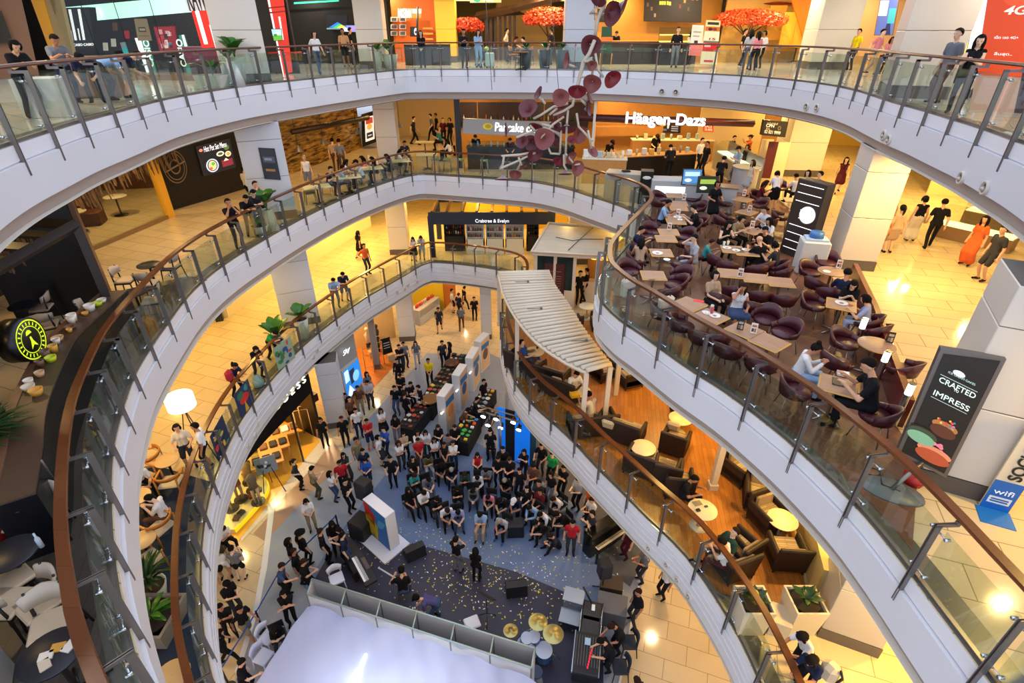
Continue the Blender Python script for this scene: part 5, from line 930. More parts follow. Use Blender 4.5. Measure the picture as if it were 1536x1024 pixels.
t=thing('display_bench','magenta display counter in front of the red shop','counter',PL(308,92,FA,FB)+Vector((0,.5,0)),-.2);t.location.z=Z;m=MB();m.box((0,0,.8),(1.9,.5,.55),bev=.02);m.build('counter_body',mat('magenta','#8a3050',.4),t);m=MB();m.box((0,0,.26),(1.7,.4,.5));m.build('base',mat('magenta_dark','#4a2030',.4),t)
potted_plant('tall big-leaved plant in a white tapered pot beside the pale column',P(362,128,Z),'taper',.85,.3,11,1.0,.62,.16,12);potted_plant('plant in a rounded white pot between two leafy neighbours',P(352,130,Z),'up',.75,.36,8,.6,.35,.09,13,potm=mat('pot_white','#c8cac4',.4));potted_plant('low wide planter of spiky leaves beside the rounded white pot',P(324,133,Z),'square',.4,.42,14,.75,.55,.06,14)
potted_plant('narrow potted plant beside the beige column, left of its wider neighbour',P(569,105,Z),'taper',.75,.2,8,.6,.45,.10,15);potted_plant('wide potted plant with big dark leaves beside the beige column',P(587,104.5,Z),'taper',.62,.36,11,1.05,.6,.15,16)
R1,R2=(-10.5,26.0),(-8.0,27.5)
picture('red_wall_panel','red striped wall panel with a white vertical light beyond the pale column','panel',onplane((-9.2,25.0),(-7.6,25.6),[(424,112),(439,108),(425,-6),(400,-4)]),'#d8321e',[(.02,.0,.14,1,'#ffffff'),(.5,.45,.62,.75,'#ffffff'),(0,.8,1,.82,'#8a1a14'),(0,.86,1,.88,'#8a1a14')],'#b0281a',.06,.7,fw=0)
picture('television','small television showing a green landscape beside the pale column','television',onplane((-9.2,24.6),(-7.6,25.2),[(411,61),(423,60),(422,44),(407,44)]),'#9ccbe8',[(0,0,1,.45,'#5aa02c'),(.1,.35,.5,.6,'#3a7a30','e'),(.4,.6,.9,.8,'#e8f4fa','e')],'#101010',.05,1.0,fw=.02)
box_thing('red_counter','thin red counter shelf under the small television','counter',PY(428,80,25.2),(1.3,.4,.06),.3,mat('counter_red','#c01c1c',.4))
wall('wall_far',(-13.0,32.0),(-6.6,33.0),Z,Z+4.6,DK);wall('wall_left',(-13.2,26.5),(-13.0,32),Z,Z+4.6,DK)
rect('light_cove','thin green light strip in the dark shop','light',onplane((-13,31.5),(-6.6,32.5),[(441,6),(508,2),(508,0),(441,3.5)]),glow('#30d890',2),.04)
picture('shop_screen','wide screen with a rainbow band in the dark shop','screen',onplane((-13,31.5),(-6.6,32.5),[(490,44),(520,44),(520,22),(489,22)]),'#12141c',[(.1,.12,1,.5,'#2a70d0','t'),(.3,.1,1,.4,'#30c060','t'),(.5,.1,1,.32,'#e0d040','t'),(.0,.0,.8,.1,'#6a8a9a')],'#101014',.06,.9)
picture('shop_screen','blue-violet screen beside the beige column in the dark shop','screen',onplane((-13,31.5),(-6.6,32.5),[(512,47),(534,48),(534,38),(511,38)]),'#7a8ae0',[(.0,0,.5,.6,'#c8d4ff'),(.6,.2,.95,.8,'#a080e0')],'#101014',.06,.9)
for i,(x,y)in enumerate([(456,58),(497,60),(474,62)]):v=P(x,y+32,Z);t=thing('game_console_stand','black demo stand with green glow in the dark shop, %s'%['nearest the television','nearest the beige column','in between'][i],'stand',v,0,'demo stands');m=MB();m.box((0,0,.6),(.6,.5,1.2),bev=.03);m.build('stand_body',BLK,t);m=MB();m.box((0,-.26,1.0),(.4,.02,.07));m.build('green_light',glow('#20e080',1.2),t)
PA,PB=(-6.2,34.0),(-1.6,34.0)
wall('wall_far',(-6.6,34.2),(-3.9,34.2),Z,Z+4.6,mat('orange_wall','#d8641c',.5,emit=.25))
k=0
for x in(591,604):
 for y in(29,40,50):
  rect('framed_photo','white-framed photo on the orange wall, %s of six'%ORD[k],'picture',onplane(PA,PB,[(x-5,y+3.5),(x+5,y+3.5),(x+5,y-3.5),(x-5,y-3.5)]),col('#e8e4e0',.5),.05,'photos on the orange wall');rect('framed_photo','dark print inside the white frame, %s of six'%ORD[k],'picture',onplane((PA[0],33.9),(PB[0],33.9),[(x-3.5,y+2.4),(x+3.5,y+2.4),(x+3.5,y-2.4),(x-3.5,y-2.4)]),col('#5a564e',.5),.04,'photo prints');k+=1
t,tx=picture('photo_shop_sign','white letters with a red dot above the orange photo shop','sign',onplane((PA[0],33),(PB[0],33),[(597,27),(632,27),(632,13),(597,13)]),'#c8763a',[(.38,.55,.52,.98,'#e02018','e'),(.62,.5,1,.98,'#f4f4f4')],'#c8763a',.05,.8,fw=0);tx('BAKERIAN',.0,.05,.42,.7,'#ffffff',1.5,bold=True)
picture('wall_television','black television with a grey picture by the orange wall','television',onplane((PA[0],32.6),(PB[0],32.6),[(616,54),(627,54),(627,41),(616,41)]),'#16141c',[(.45,.1,.95,.95,'#b8b4d0','e'),(.55,.3,.85,.6,'#3a3848','e')],'#0d0d0d',.05,.7)
for i in range(4):rect('shelf_unit','warm wooden shelf row right of the black television, %s from the top'%ORD[i],'shelf',onplane((PA[0],33.6),(PB[0],33.6),[(634,44+i*8),(650,44+i*8),(650,41+i*8),(634,41+i*8)]),mat('shelf_wood','#c8944a',.5),.3,'wood shelves')
box_thing('dark_counter','dark counter behind the rail in front of the orange shop','counter',(-4.35,31.2,Z),(2.3,.6,.95),0,mat('counter_dark','#2a2320',.4))
m=MB();m.tube([PY(627,100,31.6),PY(626,10,31.6)],.06,8);setp(m.build('dark_pole',BLK),'dark standing pole in front of the photo shop','pole')
wall('wall_far',(-40,52),(40,52),Z,Z+4.6,mat('hall_amber','#c99a48',.5));wall('wall_far',(-1.0,40),(2.5,40),Z,Z+4.6,mat('hall_amber','#c99a48',.5));wall('wall_far',(3.4,33.5),(11.5,34.5),Z,Z+4.6,mat('hall_wood','#c4862e',.5,noise=.1,nscale=4))
for i in range(5):
 q=MB();q.box((0,0,0),(9,.12,.10));o=q.build('ceiling_light',glow('#ffe08a',2.0));o.location=(-1+i*.2,33+i*2.5,Z+3.3);setp(o,'long yellow ceiling light bar over the far hall, %s back'%ORD[i],'ceiling light','yellow light bars')
t,tx=picture('round_green_sign','hanging sign with a round green badge over the far hall','sign',onplane((-2,34),(2,34),[(705,4),(752,4),(752,-8),(705,-8)]),'#d8c088',[(.1,.05,.35,1,'#12a088','e')],'#d8c088',.05,.6,fw=0);tx('STARBUCKS',.42,.2,.5,.55,'#ffffff',1)
def maple(lab,loc,h,r,seed):
 rn=random.Random(seed);t=thing('maple_tree',lab,'tree',loc);m=MB();m.tube([(0,0,0),(.03,0,h*.35),(-.02,.02,h*.6)],[.06,.05,.03],7)
 for k in range(7):
  a=6.28*k/7;m.tube([(0,0,h*.5),(math.cos(a)*r*.4,math.sin(a)*r*.4,h*.72),(math.cos(a)*r*.85,math.sin(a)*r*.85,h*.85)],[.03,.02,.008],5)
 m.build('trunk',mat('maple_bark','#4a2a1a',.8),t);m=MB()
 for k in range(2400):
  u=rn.random()*6.283;v=rn.uniform(-.5,1);rr=rn.uniform(.15,1)**.5;c=Vector((math.cos(u)*r*rr*math.sqrt(1-v*v*.8),math.sin(u)*r*rr*math.sqrt(1-v*v*.8),h*.82+v*h*.2));a=Vector((rn.gauss(0,1),rn.gauss(0,1),rn.gauss(0,.6))).normalized();b=a.orthogonal().normalized();s=rn.uniform(.05,.10)
  m.add([c-a*s,c-b*s*.6,c+a*s,c+b*s*.6],[(0,1,2,3)],rn.randrange(2))
 m.build('foliage',[mat('maple_red','#c8300c',.6),mat('maple_orange','#e0541a',.6)],t);return t
maple('small red maple tree beside the slatted timber hut',P(703,92,Z),2.1,.95,1);maple('large red maple tree beside the grey column over the cafe',P(821,96,Z),2.5,1.35,2);maple('wide red maple tree under the red parasol',P(1112,95,Z),2.45,1.9,3)
t=thing('slatted_hut','dark slatted timber hut with a long sloping roof beam','hut',P(745,92,Z));o_=t.location.copy();DH=mat('hut_brown','#3f2616',.5)
for k in range(9):a=PY(716+k*7,90,36.5);m=MB();m.box((a.x,a.y,Z+1.15),(.16,.16,2.3));m.build('slat',DH,t,o_)
m=MB();m.tube([PY(715,24,36.4),PY(770,13,35.5),PY(850,-8,33)],.2,4,smooth=False);m.build('roof_beam',mat('hut_roof','#5a3a20',.5),t,o_);m=MB();a,b,c,d=PY(716,24,36.6),PY(770,12,36.6),PY(790,22,38),PY(730,26,38);m.add([a,b,c,d],[(0,1,2,3)]);m.build('roof_panel',DH,t,o_)
for i,(x,y,s_)in enumerate([(789,106,.30),(817,106,.34),(842,106,.30)]):potted_plant('tall grey-green planter by the rail, %s from the slatted hut'%ORD[i],P(x,y-1.5,Z),'taper',.8,s_,12,.55,.4,.06,30+i,LEAF,'grey planters',mat('planter_slate','#44504c',.5))
cch=cafe_chair(mat('cane_seat','#8a5a30',.6),mat('cane_seat','#8a5a30',.6),mat('chair_dark','#2a1a10',.5));cu3=[0]
for i,(x,y,f)in enumerate([(770,82,20),(792,83,160),(780,86,90),(1190,74,30),(1212,76,180)]):v=P(x,y,Z+.46);put(cch,cu3,(v.x,v.y,Z),math.radians(f-90),'brown cane chair at the upper cafe tables, %s along'%ORD[i],'brown cane chairs')
ct3=pedestal_table(mat('brown_top','#7a4a26',.4),mat('brown_top','#7a4a26',.4),BLACK,.7,.7);cut=[0]
for i,(x,y)in enumerate([(781,78),(1195,71)]):v=P(x,y,Z+.74);put(ct3,cut,(v.x,v.y,Z),0,['brown cafe table beside the slatted hut','brown cafe table before the orange panels'][i],'brown cafe tables')
counter('cafe_counter','long dark cafe counter with amber top behind the rail',(3.9,31.6),(9.8,32.1),1.05,.8,mat('counter_dark','#2a2320',.4),mat('amber_top','#d08a2a',.4),Z)
v=P(982,94,Z);t=thing('pastry_case','lit glass pastry case on the cafe counter','display case',(8.3,31.3,Z));m=MB();m.box((0,0,.5),(1.5,.6,1.0));m.build('case_base',BLK,t)
for k in range(2):m=MB();m.box((0,0,1.06+k*.3),(1.4,.5,.05));m.build('lit_shelf',glow('#ffe070',1.6),t);
m=MB();m.box((0,0,1.35),(1.5,.6,.7));m.build('glass_case',SHOPGLASS,t)
picture('bottle_wall','dark menu wall of lit bottles above the cafe counter','board',onplane((3.6,32.8),(11.3,33.5),[(967,31),(1051,33),(1053,-8),(968,-8)]),'#231c16',[(rn.uniform(.02,.9),y,0,0,c)for y,c in()]+[(x_,y_,x_+.035,y_+.14,c_)for x_,y_,c_ in[(.03,.55,'#5a4a38'),(.10,.4,'#6a5438'),(.25,.62,'#c8d83a'),(.29,.62,'#c8d83a'),(.33,.62,'#b8c83a'),(.38,.62,'#d8d84a'),(.42,.6,'#e0e05a'),(.16,.15,'#8a7a60'),(.6,.5,'#7a2a1a'),(.68,.7,'#e88a3a'),(.82,.8,'#e86a3a'),(.9,.8,'#c8a060'),(.75,.4,'#4a4038')]],'#1a1410',.1,.5)
picture('wall_screen','black wall screen behind the hanging sculpture stem','screen',onplane((3.6,32.9),(11.3,33.6),[(897,32),(924,33),(924,14),(897,14)]),'#0e0c0c',[(.6,.3,.9,.6,'#1c1a20')],'#0a0a0a',.06)
t=thing('easel_board','green chalk sandwich board with an orange band on wooden legs','sign',P(909,102,Z));bl,br,tr,tl=onplane((2,30.4),(6,30.4),[(901,80),(918,80),(918,40),(903,40)]);o_=t.location.copy()
m=MB();m.add([bl,br,tr,tl]+[v+Vector((0,.05,0))for v in(bl,br,tr,tl)],[(0,1,2,3),(7,6,5,4),(0,4,5,1),(2,6,7,3),(1,5,6,2),(3,7,4,0)]);m.build('board',mat('chalk_green','#1d4a34',.6),t,o_);at_=lambda a,b:bl+(br-bl)*a+(tl-bl)*b-Vector((0,.01,0));m=MB();m.add([at_(.0,.45),at_(1,.45),at_(1,.62),at_(0,.62)],[(0,1,2,3)]);m.build('orange_band',col('#e8742a',.5),t,o_)
for s_ in(bl,br):m=MB();m.tube([s_,(s_.x,s_.y+.1,Z)],.025,5);m.build('leg',OAKL,t,o_)
t,tx=picture('price_totem','tall upright food poster with a red number and a red middle band','sign',onplane((8.2,29.6),(12,29.6),[(1050,96),(1075,97),(1081,31),(1060,30)]),'#e8dcb8',[(0,.83,1,1,'#f0d898'),(.1,.9,.9,.96,'#2a2620'),(0,.76,1,.86,'#c8641c'),(.2,.77,.5,.84,'#3a1e10','e'),(.5,.77,.8,.84,'#7a3a18','e'),(0,.30,1,.53,'#c01818'),(.1,.4,.5,.46,'#e8a0a0'),(.0,.51,1,.54,'#2a7a5a'),(.3,.1,.7,.2,'#e8d8c8'),(.2,.05,.75,.1,'#c83a4a')],'#d8c8a0',.08,.3,fw=.0);tx('15',.35,.56,.10,.3,'#a01818',0,bold=True)
t,tx=picture('card_poster','white and pink upright card poster beside the tall food poster','sign',onplane((7.8,29.9),(12,29.9),[(1033,83),(1052,84),(1056,38),(1039,37)]),'#e8e0d4',[(0,0,1,.38,'#e87a78'),(.15,.75,.8,.8,'#a8a098'),(.15,.62,.7,.66,'#a8a098'),(.3,.4,.6,.5,'#2a2a2e')],'#d8d0c4',.04,.2,fw=0)
t=thing('coffee_roaster','dark round coffee machine between the menu wall and the tree','machine',P(1060,60,Z+.95));t.location.z=Z+1.0;m=MB();m.lathe((0,0,.0),[(.001,0),(.3,0),(.45,.4),(.4,.8),(.1,1.0),(.001,1.0)],18);m.build('drum',mat('roaster','#262228',.35),t);m=MB();m.box((0,0,-.5),(.9,.6,1.0));m.build('base',BLK,t)
t=thing('parasol','flat red paper parasol over the upper cafe','parasol',P(1152,92,Z));tp=PY(1155,3,t.location.y);m=MB();m.lathe((tp.x-t.location.x,0,tp.z-Z-.1),[(1.35,-.02),(1.33,.0),(.0,.32),(.0,.28),(1.3,-.03)],24);m.build('canopy',mat('parasol_red','#9a1f10',.6),t);m=MB();m.tube([(tp.x-t.location.x,0,.0),(tp.x-t.location.x,0,tp.z-Z+.1)],.03,8);m.build('pole',DWOOD,t)
for i,(p,c)in enumerate([([(1148,60),(1168,60),(1182,8),(1156,8)],'#b87a1c'),([(1168,70),(1186,71),(1198,19),(1178,18)],'#eeaa2c'),([(1187,71),(1206,72),(1216,19),(1198,19)],'#e89a24'),([(1206,62),(1216,62),(1230,-6),(1186,-6)],'#f0700c')]):rect('orange_panel',['brown-gold','pale amber','amber','bright orange'][i]+' upright panel behind the upper cafe','panel',onplane((11,33.0-i*.1),(17,33.0-i*.1),p),mat('opanel_glow_%d'%i,c,.4,emit=.25),.1,'orange panels')  # slight emission imitates room light falling on the panels
wall('wall_right',(17.5,33),(26,26),Z,Z+4.6,mat('shop_glow','#caa070',.5));wall('wall_far',(11.4,33.4),(17.6,34.2),Z,Z+4.6,mat('hall_amber','#c99a48',.5))
picture('blue_poster','blue and violet leaning poster wall seen between the two big columns','poster',onplane((15.5,27),(19.5,22),[(1312,52),(1338,52),(1348,-5),(1322,-5)]),'#5a6ab0',[(0,.5,.5,.9,'#dce4f4'),(.5,.0,.9,.6,'#2a2a5a','t'),(.6,.3,1,.7,'#40a8b0')],'#8a6a50',.06,.4)
wall('wall_right',(16.5,17.5),(24,9),Z,Z+4.6,mat('phone_shop','#d8dcdc',.4));rect('wall_light','yellow-green lit column in the phone shop doorway','panel',onplane((13,16.5),(18,13),[(1418,120),(1440,120),(1468,-6),(1444,-6)]),glow('#e8dc6a',.6),.05)
rect('wall_light','white lit panel in the phone shop doorway','panel',onplane((13,16.6),(18,13.1),[(1442,120),(1468,120),(1492,-6),(1468,-6)]),glow('#e6f0ff',.8),.05)
t,tx=picture('phone_advert','tall orange phone advert with white lettering near the top corner','advert',onplane((11.2,13.3),(14.2,9.9),[(1455,165),(1540,172),(1585,-20),(1484,-20)]),'#d8481a',[(.0,.0,1,.30,'#c89a88'),(.78,.0,1.0,1.0,'#3a2030'),(.25,.85,.7,1,'#f0582a','e')],'#9a3010',.08,.35,fw=0)
tx('4G',.30,.79,.17,.42,'#f4e4d4',.6,shear=.25,bold=True);tx('เน็ต เจอ 4G+',.22,.60,.06,.42,'#ffffff',.7);tx('ลื่นสุด..',.26,.47,.08,.32,'#ffffff',.7)
wall('wall_right',(9.9+3.0,10.2),(14,6),Z,Z+4.6,mat('phone_shop','#d8dcdc',.4))
H(4,83,Z,-30,'lean','black','black','bob',where='at the top gallery rail in the picture corner',sex='f');H(72,62,Z,-40,'lean','grey','navy',where='in a grey and navy raglan top above the top rail');H(108,79,Z,-60,'bend','navy','dark grey',where='bending at the top rail beside the striped shirt');H(134,82,Z,60,'bend','light blue','dark grey',where='bent over in a checked shirt at the top rail');H(152,85,Z,40,'bend','navy','light grey',leg='shorts',where='stooping with bare calves beside the checked shirt')
H(474,48,Z,-50,'walk','white','denim','bob',sex='f',where='with a black vest and shopping bag before the dark shop');H(514,52,Z,-80,'stand','peach','black',leg='shorts',where='before the dark shop, next to the beige column');H(524,46,Z,30,'stand','black','black',where='inside the dark shop doorway');H(630,48,Z,-90,'clasp','black','black','long',sl='long',sex='f',where='standing at the top rail before the orange shop');H(691,41,Z,-70,'phone','black','dark grey',where='at the top rail before the small red tree');H(719,48,Z,-70,'phone','light blue','light blue','long',sl='long',sex='f',where='with a pale suitcase at the top rail');H(757,44,Z,0,'hip','cream','dark grey',where='before the slatted hut')
H(790,55,Z,180,'sit_eat','black','black',where='seated at the upper cafe by the hut');H(770,55,Z,0,'sit_eat','dark grey','black',where='seated opposite at the upper cafe by the hut');H(826,36,Z,150,'stand','black','black',where='standing under the large red maple');H(936,43,Z,-90,'work','black','black',where='behind the amber cafe counter');H(1012,38,Z,-100,'stand','black','grey',sl='long',where='in a black jacket at the top rail by the pastry case');H(1031,45,Z,-60,'phone','white','black','long',sex='f',where='holding a phone beside the pink card poster');H(1114,36,Z,-30,'stand','black','black',where='waiting staff under the wide red maple');H(1122,45,Z,60,'stand','light grey','denim','long',sex='f',where='with back turned beside the floral top');H(1131,44,Z,90,'stand','pink','black','long',sex='f',where='in a floral top with back turned under the parasol');H(1140,46,Z,210,'stand','white','black','bob',sex='f',where='facing the floral top under the parasol')
H(1286,37,Z,200,'stand','yellow','dark grey',where='with a strap bag between the two big columns');H(1312,34,Z,-60,'walk','pink','beige',where='walking between the two big columns');H(1325,53,Z,-90,'phone','pink','black',s=.8,hair='long',sex='f',where='shorter, beside the big beige column');H(1441,26,Z,190,'stand','grey','brown',where='standing behind the woman at the top rail');H(1474,38,Z,-130,'phone','black','black','long',sl='none',sex='f',where='at the top rail before the orange advert')
v=P(735,102,Z);t=thing('suitcase','pale green upright suitcase at the top rail','suitcase',(v.x,v.y,Z),.2);m=MB();m.box((0,0,.36),(.42,.26,.6),bev=.05);m.build('case_body',mat('case_mint','#b8cfc4',.4),t)
for s_ in(-1,1):m=MB();m.tube([(s_*.15,-.02,.035),(s_*.15,.03,.035)],.035,8);m.build('wheel',BLACK,t)
m=MB();m.tube([(-.1,.1,.66),(-.1,.1,.95),(.1,.1,.95),(.1,.1,.66)],.012,6);m.build('handle',STEEL,t)
v=P(724,101,Z);t=thing('stroller','dark folded pushchair with a lime toy between the couple and the suitcase','stroller',(v.x,v.y+.2,Z),.4);m=MB();m.box((0,0,.55),(.45,.4,.5),bev=.12);m.build('seat',mat('stroller_navy','#1c2234',.8),t)
for s_ in(-1,1):
 for q_ in(-1,1):m=MB();m.tube([(s_*.22,q_*.25-.02,.1),(s_*.22,q_*.25+.02,.1)],.1,12);m.build('wheel',BLACK,t)
m=MB();m.tube([(-.2,.2,.5),(-.2,.45,1.0),(.2,.45,1.0),(.2,.2,.5)],.015,6);m.build('handle',STEEL,t);m=MB();m.ell((.25,.1,.78),(.12,.12,.1),10,8);m.build('toy',col('#a8c81c',.5),t)
v=P(1428,148,Z);t=thing('stroller','dark pushchair parked behind the rail before the woman in black','stroller',(v.x+.3,v.y+.3,Z),.8);m=MB();m.box((0,0,.6),(.5,.55,.5),bev=.14);m.build('seat',mat('stroller_grey','#3a3a3e',.8),t)
for s_ in(-1,1):
 for q_ in(-1,1):m=MB();m.tube([(s_*.25,q_*.3-.02,.12),(s_*.25,q_*.3+.02,.12)],.12,12);m.build('wheel',BLACK,t)
m=MB();m.tube([(-.22,.25,.6),(-.22,.5,1.0),(.22,.5,1.0),(.22,.25,.6)],.018,6);m.build('handle',CHROME,t)
v=P(58,200,Z);box_thing('low_pedestal','white pedestal table behind the near top rail at the left','table',(-10.1,12.6,Z),(.8,.8,.75),.4,mat('pedestal_white','#c8c4bc',.4));box_thing('wood_kiosk','brown wooden kiosk block behind the top rail at the left','kiosk',(-11.6,16.4,Z),(1.2,.9,1.0),.4,mat('kiosk_brown','#6a4a34',.5))
Z=Z1;H=person
PALE=mat('pale_wall','#f0dca8',.5)
column(-9.245,20.55,1.5,1.0,math.radians(26),Z,Z+3.5,PANELG);column(-6.4,28.95,1.05,1.05,math.radians(4),Z,Z+3.5);column(7.2,6.85,1.1,1.25,math.radians(-24),Z,Z+3.5,mat('column_grey_cream','#b8b0a4',.4))
column(-13.0,11.1,1.2,1.6,math.radians(20),Z,Z+3.5,mat('beige_column','#b89a70',.5));column(3.6,27.6,1.2,1.2,0,Z,Z+3.5)
wall('wall_left',(-12.65,20.9),(-9.2,33.6),Z,Z+3.5,PALE);wall('wall_left',(-20,19.6),(-12.65,20.9),Z,Z+3.5,PALE);wall('wall_far',(-9.2,40),(2,40),Z,Z+3.5,mat('yellow_far','#f0c038',.5));wall('wall_far',(-3,33),(6,33),Z,Z+3.5,mat('yellow_far2','#e8b83a',.5));wall('wall_left',(-20,4),(-19,20),Z,Z+3.5,PALE)
wall('wall_right',(7.6,16.5),(6.0,24),Z,Z+3.5,PALE);wall('wall_right',(12,2),(11,17),Z,Z+3.5,mat('yellow_far2','#e8b83a',.5));wall('wall_right',(7.6,16.5),(11.2,16.5),Z,Z+3.5,PALE)
box_thing('black_case','black box at the end of the pale wall in the yellow corridor','box',P(330,480,Z),(.3,.3,.5),.4,BLK)
NAVY=mat('kiosk_navy','#22283a',.4);KX0,KX1=PY(648,392,28.1).x,PY(832,345,28.1).x;KY,KD=28.1,3.0
zt,zb=PY(648,318,KY).z,PY(648,336,KY).z
t=thing('cosmetics_kiosk','navy cosmetics kiosk with slatted roof behind the far rail','kiosk',((KX0+KX1)/2,KY,Z));o_=t.location.copy()
m=MB();m.box(((KX0+KX1)/2,KY,(zt+zb)/2),(KX1-KX0,.14,zt-zb));m.build('front_beam',NAVY,t,o_)
for x in(KX0+.1,KX1-.1):
 for y in(KY,KY+KD):m=MB();m.box((x,y,(Z+zt)/2-.1),(.28 if x<0 else.16,.2,zt-Z-.2));m.build('post',NAVY,t,o_)
for k in range(9):
 x=KX0+.2+(KX1-KX0-.4)*k/8;m=MB();m.box((x,KY+KD/2,zt-.05),(.14,KD,.22));m.build('roof_slat',mat('slat_brown','#5a3f28',.5),t,o_)
m=MB();m.box(((KX0+KX1)/2,KY+KD,zt-.1),(KX1-KX0,.14,.4));m.build('rear_beam',NAVY,t,o_)
pa,pb=PY(713,333.5,KY-.09),PY(763,339,KY-.09)
text('lettering','Crabtree & Evelyn',glow('#f4f8ff',1.2),pa,(1,0,0),(0,0,1),.24,t,(pb-pa).length,.01)
rn=random.Random(21)
def display(name,lab,x0,x1,y,h,body,zs,glassy=True,seed=0):
 t=thing(name,lab,'display cabinet',((x0+x1)/2,y,Z));W_=x1-x0;m=MB();m.box((0,.25,.45),(W_,.5,.9));m.build('cabinet_base',body,t);m=MB();m.box((0,.48,h/2+.2),(W_,.04,h-.4));
 for s_ in(-1,1):m.box((s_*(W_/2-.03),.25,h/2+.2),(.06,.5,h-.4))
 m.box((0,.25,h),(W_,.52,.08));m.build('cabinet_frame',body,t)
 for zi,z in enumerate(zs):
  m=MB();m.box((0,.25,z),(W_-.12,.42,.03));m.build('shelf',body,t)
  for k in range(int((W_-.2)/.13)):
   hh=rn.uniform(.12,.24);o=MB().lathe((0,0,0),[(.001,0),(.04,0),(.04,hh*.75),(.015,hh*.85),(.015,hh),(.001,hh)],8).build('cosmetic_bottle',col(rn.choice(['#c8282a','#8a1c28','#d8a020','#3a5a2a','#e8e0d0','#a85a3a','#5a3a6a']),.3));o.location=((x0+x1)/2-W_/2+.14+k*.13,y+.22,Z+z+.016);setp(o,'small bottle, %s along the %s shelf of the %s'%(ORD[k%20],['lower','middle','upper'][zi],lab.replace(' of the navy kiosk','').replace(' in the navy kiosk','')),'bottle','cosmetic bottles in the kiosk')
 return t
WF=mat('cab_white','#d8d2c4',.4)
x=lambda p:PY(p,370,28.6).x
display('shelf_cabinet','dark cabinet of red jars in the navy kiosk',x(666),x(697),29.0,1.9,BLK,(.95,1.25,1.55))
for i,(a,b)in enumerate([(700,727),(729,756),(758,786)]):display('glass_cabinet','pale cabinet of bottles, %s in the navy kiosk'%ORD[i],x(a),x(b),28.5,1.75,WF,(.95,1.3))
display('shelf_cabinet','dark shelf cabinet at the hut end of the navy kiosk',x(790),x(808),29.0,1.9,BLK,(.95,1.25,1.55))
q=PY(678,386,28.95);t=thing('fern_emblem','pale glowing fern emblem on the dark kiosk counter','sign',q);m=MB();[m.add([(-.02,0,z),(.02,0,z),(w*s_,0,z+.12)],[(0,1,2)])for z,w in((-.2,.14),(-.1,.16),(0,.14),(.1,.1))for s_ in(-1,1)];m.build('emblem',glow('#a8e0d8',1),t)
LD=mat_plank('lounge_deck','#a5682c','#b87834','#5a3412',1.2,.13,.35,rot=1.75)
e1=[p for p in offset(E1,.12)if p[0]>-.55 and 7.6<p[1]<21]
deck('floor',e1+[tuple(P(*q,Z)[:2])for q in((1072,889),(1180,912),(1213,906),(1192,800))]+[(8.2,13.5),(7.6,16.4),(6.0,21)],Z+.02,LD)
pts=[tuple(P(*q,Z+.0)[:2])for q in((1228,900),(1205,800),(1185,720))];m=MB();m.sweep(pts,[(-.16,Z),(.16,Z),(.16,Z+1.0),(-.16,Z+1.0)]);setp(m.build('low_partition',mat('partition_yellow','#cdb878',.4)),'long pale low partition wall along the outer side of the wooden deck','partition')
HC=mat('hut_cream','#d8c8b0',.5);zr=Z+2.75
c=[P(797,378,zr),P(900,384,zr),P(950,345,zr),P(823,335,zr)]
t=thing('cafe_hut','cream cafe hut with flat ribbed roof and dark windows','hut',(c[0].x+1.2,c[0].y+1,Z));o_=t.location.copy()
m=MB();m.prism([(v.x,v.y)for v in c],zr-.14,zr);m.build('roof',mat_plank('hut_roof_rib','#c9bda8','#c2b6a0','#8c8070',6,.22,.5,rot=.2),t,o_);m=MB()
for i in range(4):m.tube([c[i]+Vector((0,0,.03)),c[(i+1)%4]+Vector((0,0,.03))],.05,6)
m.build('roof_rim',HC,t,o_)
ins=lambda u,v:(c[0]*(1-u)*(1-v)+c[1]*u*(1-v)+c[2]*u*v+c[3]*(1-u)*v)
b=[ins(.05,.06),ins(.62,.06),ins(.62,.92),ins(.05,.92)]
m=MB();m.sweep([(v.x,v.y)for v in(b[3],b[0],b[1],b[1].lerp(b[2],.05))],[(-.05,Z),(.05,Z),(.05,Z+.95),(-.05,Z+.95)]);m.build('lower_wall',HC,t,o_)
m=MB();m.sweep([(v.x,v.y)for v in(b[3],b[0],b[1])],[(-.01,Z+.95),(.01,Z+.95),(.01,zr-.15),(-.01,zr-.15)]);m.build('window',mat('dark_glass','#243432',.08),t,o_)
for v in(b[0],b[1],ins(.95,.06),b[0].lerp(b[1],.5)):m=MB();m.box((v.x,v.y,(Z+zr)/2-.07),(.14,.14,zr-Z-.15));m.build('post',HC,t,o_)
m=MB();a,d=ins(.64,.5),ins(.96,.5);m.sweep([(a.x,a.y),(d.x,d.y)],[(-.05,Z),(.05,Z),(.05,zr-.15),(-.05,zr-.15)]);m.build('inner_wall',mat('hut_amber','#a8702a',.5,emit=.1),t,o_)
v1,v2=[Vector((q_.x,q_.y,Z))for q_ in(b[0].lerp(b[1],.25),b[0].lerp(b[1],.75))];n_=Vector((v2.y-v1.y,v1.x-v2.x,0)).normalized()*.06;picture('menu_board','dark red menu panel in the hut window','board',[v1+n_+Vector((0,0,.75)),v2+n_+Vector((0,0,.75)),v2+n_+Vector((0,0,2.2)),v1+n_+Vector((0,0,2.2))],'#4a1c1a',[(.15,y,.85,y+.015,'#a87a5a')for y in(.2,.28,.36,.44,.52,.6,.75)],'#3a1412',.03)
wire=[ins(.25,.35),ins(.5,.45),ins(.62,.75),ins(.75,.3)];m=MB();m.tube([v+Vector((0,0,.04))for v in(ins(.2,.5),ins(.45,.42),ins(.55,.5),ins(.8,.55))],.018,5);m.tube([v+Vector((0,0,.04))for v in(ins(.55,.95),ins(.52,.5),ins(.5,.1))],.018,5);setp(m.build('roof_cable',mat('cable_grey','#4a4540',.6)),'dark cables lying across the flat hut roof','cable')
